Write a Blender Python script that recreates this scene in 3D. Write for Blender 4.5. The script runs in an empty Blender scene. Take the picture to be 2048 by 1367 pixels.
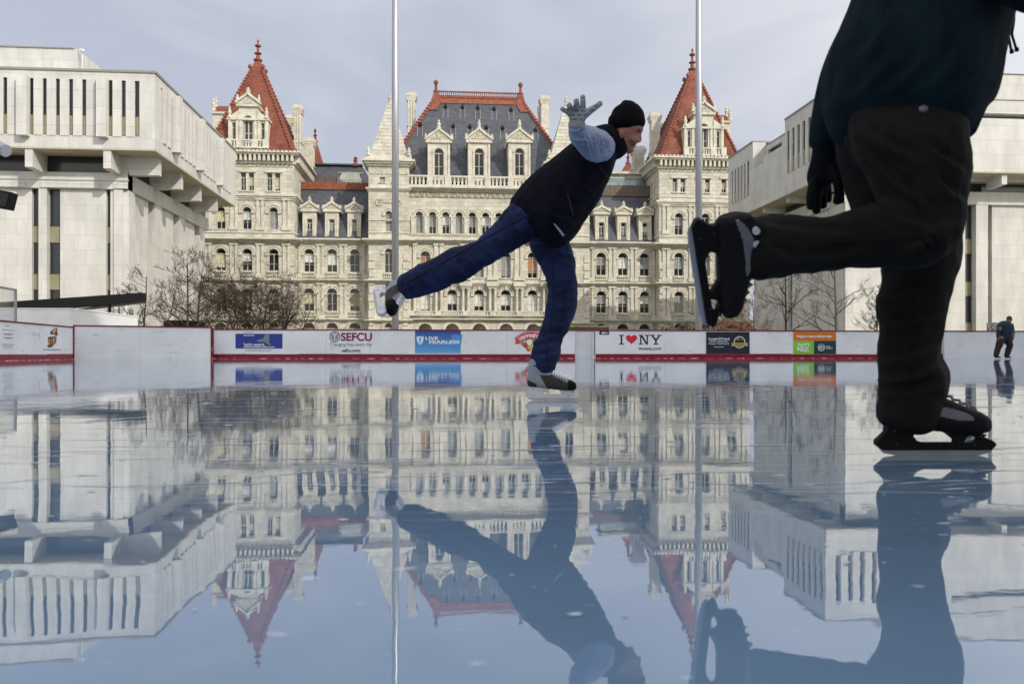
import bpy, bmesh, math, random
from mathutils import Vector, Matrix, noise
from math import sin, cos, tan, pi, radians, sqrt, atan, atan2, floor
SC = bpy.context.scene
COL = SC.collection

# ------------------------------------------------------------ camera, sky, sun, exposure
F, CX, HY, CH = 1593.0, 1024.0, 705.0, 0.24        # focal length in photo pixels, optical column, horizon row, eye height
TH = atan(136.0 / F)                               # camera turned a little to the right of the plaza's axis
cs, sn = cos(TH), sin(TH)
cam = bpy.data.cameras.new('camera')
cam.sensor_width = 36.0
cam.lens = F / 2048 * 36
cam.shift_y = (HY - 683.5) / 2048
cam.clip_start, cam.clip_end = 0.05, 3000
cam.dof.use_dof = True
cam.dof.focus_distance = 9.0
cam.dof.aperture_fstop = 7.0
camo = bpy.data.objects.new('camera', cam)
camo.location = (0, 0, CH)
camo.rotation_euler = (pi / 2, 0, -TH)
COL.objects.link(camo)
SC.camera = camo

SUN_EL, SUN_AZ = 33.0, 38.0                        # azimuth measured from straight behind the camera towards the right
sdir = Vector((sin(radians(SUN_AZ)) * cos(radians(SUN_EL)), -cos(radians(SUN_AZ)) * cos(radians(SUN_EL)), sin(radians(SUN_EL))))
W = bpy.data.worlds.new('World')
SC.world = W
W.use_nodes = True
nt = W.node_tree
nt.nodes.clear()
out = nt.nodes.new('ShaderNodeOutputWorld')
bg = nt.nodes.new('ShaderNodeBackground')
sky = nt.nodes.new('ShaderNodeTexSky')
sky.sky_type = 'NISHITA'
sky.sun_disc = False
sky.sun_elevation = radians(SUN_EL)
sky.sun_rotation = radians(180 - SUN_AZ)
sky.air_density, sky.dust_density, sky.ozone_density = 1.0, 1.6, 1.6
tc = nt.nodes.new('ShaderNodeTexCoord')
mp = nt.nodes.new('ShaderNodeMapping')
mp.inputs['Scale'].default_value = (1.6, 1.6, 4.2)
mp.inputs['Rotation'].default_value = (0.0, 0.25, 0.6)
nz = nt.nodes.new('ShaderNodeTexNoise')
nz.inputs['Scale'].default_value = 2.2
nz.inputs['Detail'].default_value = 7
nz.inputs['Roughness'].default_value = 0.55
nz.inputs['Distortion'].default_value = 0.6
rp = nt.nodes.new('ShaderNodeValToRGB')
rp.color_ramp.elements[0].position, rp.color_ramp.elements[0].color = 0.30, (0.80, 0.80, 0.80, 1)
rp.color_ramp.elements[1].position, rp.color_ramp.elements[1].color = 0.70, (0.96, 0.96, 0.96, 1)
mx = nt.nodes.new('ShaderNodeMixRGB')
nz2 = nt.nodes.new('ShaderNodeTexNoise')                       # broad soft bright cloud in the veil
nz2.inputs['Scale'].default_value = 1.5
nz2.inputs['Detail'].default_value = 5
nz2.inputs['Distortion'].default_value = 0.8
rp3 = nt.nodes.new('ShaderNodeValToRGB')
rp3.color_ramp.elements[0].position, rp3.color_ramp.elements[0].color = 0.42, (0.97, 0.97, 0.97, 1)
rp3.color_ramp.elements[1].position, rp3.color_ramp.elements[1].color = 0.66, (1.17, 1.14, 1.08, 1)
cmul = nt.nodes.new('ShaderNodeMixRGB')
cmul.blend_type = 'MULTIPLY'
cmul.inputs['Fac'].default_value = 1.0
mx.inputs['Color2'].default_value = (5.2, 5.65, 6.95, 1)      # thin veil of cloud
dotn = nt.nodes.new('ShaderNodeVectorMath')                  # the veil glows more on the sun's side of the sky
dotn.operation = 'DOT_PRODUCT'
dotn.inputs[1].default_value = sdir
rp2 = nt.nodes.new('ShaderNodeMapRange')
rp2.inputs['From Min'].default_value, rp2.inputs['From Max'].default_value = -0.35, 0.75
glow = nt.nodes.new('ShaderNodeMixRGB')
glow.inputs['Color1'].default_value = (1.08, 1.06, 1.02, 1)
glow.inputs['Color2'].default_value = (2.7, 2.4, 1.95, 1)
gmul = nt.nodes.new('ShaderNodeMixRGB')
gmul.blend_type = 'MULTIPLY'
gmul.inputs['Fac'].default_value = 1.0
L = nt.links.new
L(tc.outputs['Generated'], mp.inputs['Vector'])
L(mp.outputs['Vector'], nz.inputs['Vector'])
L(nz.outputs['Fac'], rp.inputs['Fac'])
L(rp.outputs['Color'], mx.inputs['Fac'])
L(sky.outputs['Color'], mx.inputs['Color1'])
L(tc.outputs['Generated'], dotn.inputs[0])
L(dotn.outputs['Value'], rp2.inputs['Value'])
L(rp2.outputs['Result'], glow.inputs['Fac'])
L(mp.outputs['Vector'], nz2.inputs['Vector'])
L(nz2.outputs['Fac'], rp3.inputs['Fac'])
L(mx.outputs['Color'], cmul.inputs['Color1'])
L(rp3.outputs['Color'], cmul.inputs['Color2'])
L(cmul.outputs['Color'], gmul.inputs['Color1'])
L(glow.outputs['Color'], gmul.inputs['Color2'])
L(gmul.outputs['Color'], bg.inputs['Color'])
bg.inputs['Strength'].default_value = 0.1
L(bg.outputs['Background'], out.inputs['Surface'])

sun = bpy.data.lights.new('sun', 'SUN')
sun.energy, sun.angle, sun.color = 3.05, radians(0.5), (1.0, 0.94, 0.84)
suno = bpy.data.objects.new('sun', sun)
suno.rotation_euler = sdir.to_track_quat('Z', 'Y').to_euler()
suno.location = (60, -80, 120)
COL.objects.link(suno)
SC.view_settings.view_transform = 'Standard'
SC.view_settings.look = 'None'
SC.view_settings.exposure = 0.0
SC.view_settings.gamma = 1.0
SC.view_settings.use_curve_mapping = False

# ------------------------------------------------------------ measuring helpers: photo column/row + real distance -> metres
def gx(px, Y):
    r = (px - CX) / F
    return Y * (r * cs + sn) / (cs - r * sn)
def gz(px, py, Y):
    r = (px - CX) / F
    return CH + Y * ((HY - py) / F) / (cs - r * sn)
def at(px, py, d):
    rv = (px - CX) / F * d
    return Vector((rv * cs + d * sn, -rv * sn + d * cs, CH + (HY - py) / F * d))
FWD, RGT, UP = Vector((sn, cs, 0)), Vector((cs, -sn, 0)), Vector((0, 0, 1))

# ------------------------------------------------------------ materials
def mat(name, col, rough=0.7, spec=0.3, metal=0.0, var=0.0, vscale=1.0, bump=0.0, bscale=40.0, stretch=(1, 1, 1), col2=None, brick=None, ramp=(0.35, 0.65), scuff=None):
    m = bpy.data.materials.new(name)
    m.use_nodes = True
    n = m.node_tree
    b = n.nodes['Principled BSDF']
    b.inputs['Roughness'].default_value = rough
    b.inputs['Specular IOR Level'].default_value = spec
    b.inputs['Metallic'].default_value = metal
    c = (*col, 1)
    b.inputs['Base Color'].default_value = c
    geo = n.nodes.new('ShaderNodeNewGeometry')
    src = None
    def mapped(scale):
        q = n.nodes.new('ShaderNodeMapping')
        q.inputs['Scale'].default_value = scale
        n.links.new(geo.outputs['Position'], q.inputs['Vector'])
        return q.outputs['Vector']
    if brick:                                    # coursed blocks: (block width, course height, joint, joint colour factor, tone spread)
        bw, bh, mort, dark, tone = brick
        sep = n.nodes.new('ShaderNodeSeparateXYZ')
        n.links.new(geo.outputs['Position'], sep.inputs[0])
        add = n.nodes.new('ShaderNodeMath')
        add.operation = 'ADD'
        n.links.new(sep.outputs['X'], add.inputs[0])
        n.links.new(sep.outputs['Y'], add.inputs[1])
        cmb = n.nodes.new('ShaderNodeCombineXYZ')
        n.links.new(add.outputs[0], cmb.inputs['X'])
        n.links.new(sep.outputs['Z'], cmb.inputs['Y'])
        bt = n.nodes.new('ShaderNodeTexBrick')
        bt.inputs['Scale'].default_value = 1.0
        bt.inputs['Brick Width'].default_value = bw
        bt.inputs['Row Height'].default_value = bh
        bt.inputs['Mortar Size'].default_value = mort
        bt.inputs['Mortar Smooth'].default_value = 0.3
        bt.inputs['Color1'].default_value = (*[x * (1 + tone) for x in col], 1)
        bt.inputs['Color2'].default_value = (*[x * (1 - tone) for x in col], 1)
        bt.inputs['Mortar'].default_value = (*[x * dark for x in col], 1)
        n.links.new(cmb.outputs[0], bt.inputs['Vector'])
        src = bt.outputs['Color']
    if var or col2:
        t = n.nodes.new('ShaderNodeTexNoise')
        t.inputs['Scale'].default_value = vscale
        t.inputs['Detail'].default_value = 6
        t.inputs['Roughness'].default_value = 0.6
        n.links.new(mapped(stretch), t.inputs['Vector'])
        r = n.nodes.new('ShaderNodeValToRGB')
        r.color_ramp.elements[0].position, r.color_ramp.elements[1].position = ramp
        n.links.new(t.outputs['Fac'], r.inputs['Fac'])
        if col2:
            r.color_ramp.elements[0].color = c
            r.color_ramp.elements[1].color = (*col2, 1)
            if src:
                mxx = n.nodes.new('ShaderNodeMixRGB')
                mxx.inputs['Fac'].default_value = 0.4
                n.links.new(src, mxx.inputs['Color1'])
                n.links.new(r.outputs['Color'], mxx.inputs['Color2'])
                src = mxx.outputs['Color']
            else:
                src = r.outputs['Color']
        else:
            r.color_ramp.elements[0].color = (1 - var, 1 - var, 1 - var, 1)
            r.color_ramp.elements[1].color = (1 + var, 1 + var, 1 + var, 1)
            mxx = n.nodes.new('ShaderNodeMixRGB')
            mxx.blend_type = 'MULTIPLY'
            mxx.inputs['Fac'].default_value = 1
            if src:
                n.links.new(src, mxx.inputs['Color1'])
            else:
                mxx.inputs['Color1'].default_value = c
            n.links.new(r.outputs['Color'], mxx.inputs['Color2'])
            src = mxx.outputs['Color']
    if scuff:                                    # scattered streaky marks: (scale, stretch, threshold, colour, strength)
        t3 = n.nodes.new('ShaderNodeTexNoise')
        t3.inputs['Scale'].default_value = scuff[0]
        t3.inputs['Detail'].default_value = 4
        t3.inputs['Roughness'].default_value = 0.65
        n.links.new(mapped(scuff[1]), t3.inputs['Vector'])
        r3 = n.nodes.new('ShaderNodeValToRGB')
        r3.color_ramp.elements[0].position, r3.color_ramp.elements[1].position = scuff[2], scuff[2] + 0.06
        r3.color_ramp.elements[1].color = (scuff[4],) * 3 + (1,)
        n.links.new(t3.outputs['Fac'], r3.inputs['Fac'])
        m3 = n.nodes.new('ShaderNodeMixRGB')
        n.links.new(r3.outputs['Color'], m3.inputs['Fac'])
        if src:
            n.links.new(src, m3.inputs['Color1'])
        else:
            m3.inputs['Color1'].default_value = c
        m3.inputs['Color2'].default_value = (*scuff[3], 1)
        src = m3.outputs['Color']
    if src:
        n.links.new(src, b.inputs['Base Color'])
    if bump:
        t2 = n.nodes.new('ShaderNodeTexNoise')
        t2.inputs['Scale'].default_value = bscale
        t2.inputs['Detail'].default_value = 3
        n.links.new(mapped(stretch), t2.inputs['Vector'])
        bp = n.nodes.new('ShaderNodeBump')
        bp.inputs['Distance'].default_value = bump
        bp.inputs['Strength'].default_value = 1
        n.links.new(t2.outputs['Fac'], bp.inputs['Height'])
        n.links.new(bp.outputs['Normal'], b.inputs['Normal'])
    return m

M = {}
M['granite'] = mat('granite', (0.53, 0.51, 0.435), 0.85, 0.2, var=0.17, vscale=0.5, brick=(1.5, 0.62, 0.030, 0.58, 0.09), bump=0.06, bscale=4)
M['granite_trim'] = mat('granite_trim', (0.55, 0.53, 0.455), 0.85, 0.2, var=0.17, vscale=0.9, bump=0.06, bscale=5)
M['granite_roof'] = mat('granite_roof', (0.47, 0.455, 0.39), 0.85, 0.2, var=0.2, vscale=1.0, brick=(30, 0.62, 0.05, 0.55, 0.04))
M['carved'] = mat('carved_stone', (0.46, 0.44, 0.36), 0.9, 0.2, var=0.35, vscale=3.0, bump=0.25, bscale=3.5)
M['slate'] = mat('slate', (0.062, 0.070, 0.086), 0.55, 0.4, var=0.22, vscale=0.6, stretch=(1, 1, 2.5), brick=(0.5, 0.32, 0.02, 0.7, 0.16))
M['red_tile'] = mat('red_tile', (0.19, 0.063, 0.040), 0.7, 0.25, var=0.28, vscale=0.45, brick=(0.6, 0.34, 0.03, 0.6, 0.16))
M['terracotta'] = mat('terracotta', (0.215, 0.072, 0.047), 0.7, 0.25, var=0.3, vscale=2)
M['copper'] = mat('brown_metal', (0.11, 0.085, 0.07), 0.6, 0.4, var=0.25, vscale=1.5, stretch=(3, 3, 0.3))
M['glass'] = mat('dark_glass', (0.018, 0.022, 0.026), 0.12, 0.5)
M['green_glass'] = mat('green_glass', (0.15, 0.21, 0.21), 0.2, 0.6, var=0.35, vscale=0.8)
M['frame'] = mat('cream_frame', (0.46, 0.45, 0.38), 0.6)
for k, c in dict(white=(0.62, 0.63, 0.62), grey=(0.25, 0.27, 0.28), olive=(0.32, 0.31, 0.20), tan=(0.36, 0.19, 0.10), green=(0.16, 0.29, 0.22), cream=(0.55, 0.52, 0.36)).items():
    M['blind_' + k] = mat('blind_' + k, c, 0.7, 0.4, var=0.12, vscale=1.5)
M['marble'] = mat('marble', (0.56, 0.56, 0.535), 0.55, 0.35, var=0.10, vscale=0.6, stretch=(1.3, 1.3, 0.4), brick=(2.2, 1.5, 0.022, 0.76, 0.05))
M['marble_fin'] = mat('marble_fin', (0.57, 0.57, 0.545), 0.55, 0.35, var=0.10, vscale=0.9, stretch=(1.3, 1.3, 0.3), brick=(40, 1.7, 0.025, 0.68, 0.05))
M['soffit'] = mat('soffit', (0.50, 0.45, 0.36), 0.8, 0.2, var=0.06, vscale=0.5, brick=(2.9, 2.9, 0.03, 0.8, 0.03))
M['parapet'] = mat('parapet_cap', (0.25, 0.25, 0.23), 0.6)
M['spandrel'] = mat('spandrel', (0.26, 0.24, 0.15), 0.45, 0.5, var=0.1, vscale=1)
M['bronze'] = mat('bronze', (0.035, 0.032, 0.03), 0.4, 0.5)
M['board'] = mat('board_plastic', (0.74, 0.765, 0.785), 0.35, 0.5, var=0.07, vscale=0.9, bump=0.0015, bscale=1.2, scuff=(3.0, (0.5, 0.5, 4.0), 0.63, (0.25, 0.26, 0.28), 0.55))
M['board_gate'] = mat('board_gate', (0.66, 0.68, 0.71), 0.35, 0.5, var=0.08, vscale=0.8, scuff=(3.0, (0.5, 0.5, 4.0), 0.62, (0.25, 0.26, 0.28), 0.5))
M['red_rail'] = mat('red_plastic', (0.21, 0.008, 0.020), 0.45, 0.3, var=0.15, vscale=3)
M['black'] = mat('black_plastic', (0.006, 0.006, 0.007), 0.6, 0.2)
M['ink'] = mat('black_print', (0.016, 0.016, 0.02), 0.5, 0.4)
M['white_print'] = mat('white_print', (0.82, 0.83, 0.85), 0.5, 0.4)
M['steel'] = mat('brushed_steel', (0.40, 0.41, 0.43), 0.42, 0.5, metal=0.8, var=0.12, vscale=2, stretch=(6, 6, 0.3))
M['bark'] = mat('bark', (0.060, 0.048, 0.038), 0.9, 0.1, var=0.25, vscale=6)
M['bark_pale'] = mat('pale_bark', (0.13, 0.115, 0.095), 0.9, 0.1, var=0.25, vscale=6)
M['twig'] = mat('twig', (0.050, 0.036, 0.028), 0.9, 0.1, var=0.25, vscale=3)
M['paving'] = mat('paving', (0.33, 0.32, 0.30), 0.85, 0.2, var=0.12, vscale=0.4)
M['lawn'] = mat('winter_lawn', (0.13, 0.12, 0.06), 0.95, 0.1, var=0.3, vscale=1.2)

# ------------------------------------------------------------ object helpers
def wm(o):
    m = o.matrix_basis.copy()
    if o.parent:
        m = wm(o.parent) @ o.matrix_parent_inverse @ m
    return m
def tag(o, label=None, cat=None, group=None, kind=None):
    for k, v in (('label', label), ('category', cat), ('group', group), ('kind', kind)):
        if v:
            o[k] = v
    return o
def thing(name, loc, label, cat, group=None):
    o = bpy.data.objects.new(name, None)
    o.empty_display_size = 0.3
    o.location = loc
    COL.objects.link(o)
    return tag(o, label, cat, group)
def put(name, mesh, parent=None, loc=None, rotz=0.0, local=False):
    o = bpy.data.objects.new(name, mesh)
    if loc is not None:
        o.location = loc
        o.rotation_euler = (0, 0, rotz)
    if parent:
        o.parent = parent
        if not local:
            o.matrix_parent_inverse = wm(parent).inverted()
    COL.objects.link(o)
    return o
class FR:                                        # a vertical face: origin, direction along it, outward normal
    def __init__(s, O, U):
        s.O = Vector((O[0], O[1], 0)); s.U = Vector((U[0], U[1], 0)).normalized()
        s.N = Vector((s.U.y, -s.U.x, 0)); s.rz = atan2(s.U.y, s.U.x)
    def p(s, u, n, z):
        return s.O + s.U * u + s.N * n + Vector((0, 0, z))
def front(Y): return FR((0, Y), (1, 0))
def rside(X): return FR((X, 0), (0, 1))
def lside(X): return FR((X, 0), (0, -1))         # u = -y
class MB:
    def __init__(s): s.v = []; s.f = []
    def add(s, vs, fs):
        b = len(s.v); s.v += [tuple(x) for x in vs]; s.f += [tuple(i + b for i in f) for f in fs]
    def quad(s, *p): s.add(p, [tuple(range(len(p)))])
    def box(s, x0, x1, y0, y1, z0, z1):
        s.add([(x0, y0, z0), (x1, y0, z0), (x1, y1, z0), (x0, y1, z0), (x0, y0, z1), (x1, y0, z1), (x1, y1, z1), (x0, y1, z1)],
              [(0, 3, 2, 1), (4, 5, 6, 7), (0, 1, 5, 4), (1, 2, 6, 5), (2, 3, 7, 6), (3, 0, 4, 7)])
    def fbox(s, fr, u0, u1, n0, n1, z0, z1):
        s.add([fr.p(u, n, z) for z in (z0, z1) for u, n in ((u0, n1), (u1, n1), (u1, n0), (u0, n0))],
              [(0, 3, 2, 1), (4, 5, 6, 7), (0, 1, 5, 4), (1, 2, 6, 5), (2, 3, 7, 6), (3, 0, 4, 7)])
    def fpoly(s, fr, pts, n0, n1):
        k = len(pts)
        s.add([fr.p(u, n1, z) for u, z in pts] + [fr.p(u, n0, z) for u, z in pts],
              [tuple(range(k)), tuple(range(2 * k - 1, k - 1, -1))] + [(i, i + k, (i + 1) % k + k, (i + 1) % k) for i in range(k)])
    def frustum(s, x0, x1, y0, y1, z0, X0, X1, Y0, Y1, z1):
        s.add([(x0, y0, z0), (x1, y0, z0), (x1, y1, z0), (x0, y1, z0), (X0, Y0, z1), (X1, Y0, z1), (X1, Y1, z1), (X0, Y1, z1)],
              [(0, 3, 2, 1), (4, 5, 6, 7), (0, 1, 5, 4), (1, 2, 6, 5), (2, 3, 7, 6), (3, 0, 4, 7)])
    def tube(s, path, rad, k=8, cap=True):
        rings = []
        ref = None
        for i, p in enumerate(path):
            p = Vector(p)
            a = Vector(path[max(i - 1, 0)]); b = Vector(path[min(i + 1, len(path) - 1)])
            t = (b - a).normalized() if (b - a).length > 1e-9 else Vector((0, 0, 1))
            if ref is None:
                ref = Vector((1, 0, 0)) if abs(t.x) < 0.8 else Vector((0, 1, 0))
            e = (ref - t * ref.dot(t)).normalized(); ref = e
            g = t.cross(e)
            r = rad[i] if hasattr(rad, '__len__') else rad
            rings.append([p + e * (r * cos(2 * pi * j / k)) + g * (r * sin(2 * pi * j / k)) for j in range(k)])
        vs = [q for ring in rings for q in ring]
        fs = [(i * k + j, i * k + (j + 1) % k, (i + 1) * k + (j + 1) % k, (i + 1) * k + j) for i in range(len(path) - 1) for j in range(k)]
        if cap:
            fs += [tuple(range(k - 1, -1, -1)), tuple((len(path) - 1) * k + j for j in range(k))]
        s.add(vs, fs)
    def lathe(s, c, prof, k=10):
        s.tube([(c[0], c[1], c[2] + z) for r, z in prof], [max(r, 0.002) for r, z in prof], k)
    def ring(s, fr, uc, zc, r0, r1, n0, n1, a0=0.0, a1=pi, k=10):
        for i in range(k):
            a, b = a0 + (a1 - a0) * i / k, a0 + (a1 - a0) * (i + 1) / k
            s.fpoly(fr, [(uc + r0 * cos(a), zc + r0 * sin(a)), (uc + r1 * cos(a), zc + r1 * sin(a)), (uc + r1 * cos(b), zc + r1 * sin(b)), (uc + r0 * cos(b), zc + r0 * sin(b))], n0, n1)
    def wall(s, fr, u0, u1, z0, z1, n, wins, depth=0.55):     # a face with real openings and their reveals
        Q = lambda a, b, c, d: s.quad(fr.p(a, n, c), fr.p(b, n, c), fr.p(b, n, d), fr.p(a, n, d))
        cur = u0
        for uc, w, zb, zt, arch in sorted(wins):
            a, b = uc - w / 2, uc + w / 2
            Q(cur, a, z0, z1); cur = b
            Q(a, b, z0, zb)
            zs = zt - w / 2 if arch else zt
            pts = [(a, zb), (a, zs)]
            if arch:
                K = 10
                pts += [(uc - w / 2 * cos(pi * i / K), zs + w / 2 * sin(pi * i / K)) for i in range(1, K)] + [(b, zs)]
                top = pts[1:]
                for (p, q), (p2, q2) in zip(top, top[1:]):
                    s.quad(fr.p(p, n, q), fr.p(p2, n, q2), fr.p(p2, n, z1), fr.p(p, n, z1))
            else:
                pts += [(b, zs)]
                Q(a, b, zt, z1)
            pts += [(b, zb), (a, zb)]
            for (p, q), (p2, q2) in zip(pts, pts[1:]):
                s.quad(fr.p(p, n, q), fr.p(p2, n, q2), fr.p(p2, n - depth, q2), fr.p(p, n - depth, q))
        Q(cur, u1, z0, z1)
    def mesh(s, name, material, smooth=False, bevel=0):
        me = bpy.data.meshes.new(name)
        me.from_pydata(s.v, [], s.f)
        bm = bmesh.new(); bm.from_mesh(me)
        bmesh.ops.recalc_face_normals(bm, faces=bm.faces)
        bm.to_mesh(me); bm.free()
        if material is not None:
            me.materials.append(material)
        if smooth:
            me.polygons.foreach_set('use_smooth', [True] * len(me.polygons))
        return me
    def build(s, name, material, parent=None, smooth=False):
        return put(name, s.mesh(name, material, smooth), parent)
def cornice(mb, fr, u0, u1, zt, h, proj, ret=True, steps=3):
    proj *= 1.3
    for i in range(steps):
        p = proj * (i + 1) / steps
        e = p if ret else 0
        mb.fbox(fr, u0 - e, u1 + e, -0.3, p, zt - h + h * i / steps, zt - h + h * (i + 1) / steps - (0.002 if i < steps - 1 else 0))
def dentils(mb, fr, u0, u1, z0, z1, n1, step, w):
    k = max(1, int((u1 - u0) / step))
    for i in range(k + 1):
        u = u0 + (u1 - u0) * i / k
        mb.fbox(fr, u - w / 2, u + w / 2, -0.1, n1, z0, z1)
def balustrade(mb, fr, u0, u1, z0, z1, n, step=0.42, posts=()):
    h = z1 - z0
    mb.fbox(fr, u0, u1, n - 0.3, n, z0, z0 + 0.16 * h)
    mb.fbox(fr, u0, u1, n - 0.34, n + 0.04, z1 - 0.16 * h, z1)
    k = max(2, int((u1 - u0) / step))
    for i in range(k):
        u = u0 + (u1 - u0) * (i + 0.5) / k
        for w, a, b in ((0.17, 0.16, 0.5), (0.11, 0.5, 0.84)):
            mb.fbox(fr, u - step * w * 1.6, u + step * w * 1.6, n - 0.24, n - 0.04, z0 + a * h, z0 + b * h)
    for p in posts:
        mb.fbox(fr, p - 0.45, p + 0.45, n - 0.42, n + 0.08, z0, z1 + 0.06)
WC = {}
def window(parent, fr, uc, w, zb, zt, arch, depth=0.55, blind=None, frac=0.5, mull=True, fm='frame', fw=None, name='window'):
    h = zt - zb
    key = (round(w, 2), round(h, 2), arch, mull, fm, fw)
    f0 = front(0)
    fw = fw or max(0.075, w * 0.055)
    zs = h - w / 2 if arch else h * 0.74
    if key not in WC:
        m = MB()
        m.fbox(f0, -w / 2, -w / 2 + fw, 0.0, 0.16, 0, zs); m.fbox(f0, w / 2 - fw, w / 2, 0.0, 0.16, 0, zs)
        m.fbox(f0, -w / 2 + fw, w / 2 - fw, 0.0, 0.18, 0, fw * 1.2)
        m.fbox(f0, -w / 2 + fw, w / 2 - fw, 0.0, 0.17, zs - fw * 0.8, zs + fw * 0.8)
        if mull:
            m.fbox(f0, -fw * 0.6, fw * 0.6, 0.0, 0.15, fw * 1.2, zs - fw * 0.8)
        m.fbox(f0, -w / 2 + fw, w / 2 - fw, 0.0, 0.13, zs * 0.42 - fw * 0.35, zs * 0.42 + fw * 0.35)
        if arch:
            m.ring(f0, 0, zs, w / 2 - fw * 0.8, w / 2, 0.0, 0.16)
        else:
            m.fbox(f0, -w / 2, w / 2, 0.0, 0.16, h - fw, h)
            m.fbox(f0, -w / 2, -w / 2 + fw, 0, 0.16, zs, h - fw); m.fbox(f0, w / 2 - fw, w / 2, 0, 0.16, zs, h - fw)
        p = MB()
        pts = [(-w / 2, 0), (w / 2, 0), (w / 2, zs)]
        if arch:
            pts += [(w / 2 * cos(pi * i / 10), zs + w / 2 * sin(pi * i / 10)) for i in range(1, 10)]
        else:
            pts += [(w / 2, h), (-w / 2, h)]
        pts += [(-w / 2, zs)]
        p.fpoly(f0, pts, -0.05, 0.03)
        WC[key] = (m.mesh('window_frame', M[fm]), p.mesh('window_pane', M['glass']))
    o = put(name, WC[key][0], parent, fr.p(uc, -depth, zb), fr.rz)
    put('pane', WC[key][1], o, (0, 0, 0), 0, local=True)
    if blind:
        bk = ('b', key, blind, round(frac, 2))
        if bk not in WC:
            m = MB()
            m.fbox(f0, -w / 2 + fw, w / 2 - fw, 0.0, 0.06, max(zs * (1 - frac), fw * 1.2), zs - fw * 0.8)
            WC[bk] = m.mesh('window_blind', M['blind_' + blind])
        put('blind', WC[bk], o, (0, 0, 0), 0, local=True)
    return o
RW = random.Random(5)
def rblind():
    return RW.choice([('white', 0.45), ('grey', 0.6), ('grey', 1.0), ('cream', 0.55), ('olive', 0.7), ('white', 0.6), (None, 0), (None, 0), ('cream', 0.8), ('grey', 0.45)])
def winrow(parent, mb, trim, fr, u0, u1, z0, z1, n, wins, depth=0.55, mould=True, sill=True, blinds=None, key=False):
    mb.wall(fr, u0, u1, z0, z1, n, wins, depth)
    for i, (uc, w, zb, zt, arch) in enumerate(wins):
        b, fr_ = blinds[i % len(blinds)] if blinds else rblind()
        fr2 = FR((fr.O + fr.N * n)[:2], fr.U[:2])
        window(parent, fr2, uc, w, zb, zt, arch, depth, b, fr_)
        if mould and arch:
            zs = zt - w / 2
            trim.ring(fr, uc, zs, w / 2 + 0.02, w / 2 + 0.28, n - 0.1, n + 0.16, k=12)
            trim.ring(fr, uc, zs, w / 2 + 0.34, w / 2 + 0.52, n - 0.1, n + 0.24, k=12)
            for sg in (-1, 1):
                trim.fbox(fr, uc + sg * (w / 2 + 0.27) - 0.27, uc + sg * (w / 2 + 0.27) + 0.27, n - 0.1, n + 0.22, zs - 0.28, zs - 0.004)
            if key:
                trim.fpoly(fr, [(uc - 0.14, zt - 0.06), (uc + 0.14, zt - 0.06), (uc + 0.22, zt + 0.62), (uc - 0.22, zt + 0.62)], n - 0.1, n + 0.34)
        if sill:
            trim.fbox(fr, uc - w / 2 - 0.15, uc + w / 2 + 0.15, n - 0.2, n + 0.2, zb - 0.18, zb - 0.003)
# ------------------------------------------------------------ the old stone capitol
YP, YW, YC, YT = 130.0, 132.2, 130.4, 129.2        # corner pavilions, wings, centre block, centre turrets
cap = thing('capitol_building', (gx(958, YC), YC, 0), 'ornate pale stone government palace with red and slate steep roofs, dormers and arched windows', 'building')
def finial(mb, c, h, r):
    mb.lathe(c, [(r * 1.9, 0), (r * 2.1, 0.06 * h), (r * 1.0, 0.12 * h), (r * 0.8, 0.30 * h), (r * 1.7, 0.33 * h), (r * 1.7, 0.36 * h), (r * 0.6, 0.42 * h), (r * 0.55, 0.62 * h),
                 (r * 1.3, 0.66 * h), (r * 1.5, 0.70 * h), (r * 1.0, 0.75 * h), (r * 0.35, 0.78 * h), (r * 0.35, 0.88 * h), (r * 0.6, 0.90 * h), (r * 0.1, h)], 10)
def stub(mb, c, h, r):                             # small stone pinnacle
    mb.lathe(c, [(r * 1.3, 0), (r * 1.3, 0.15 * h), (r * 0.7, 0.22 * h), (r * 1.0, 0.45 * h), (r * 1.1, 0.55 * h), (r * 0.5, 0.68 * h), (r * 0.75, 0.78 * h), (r * 0.1, h)], 8)
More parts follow.
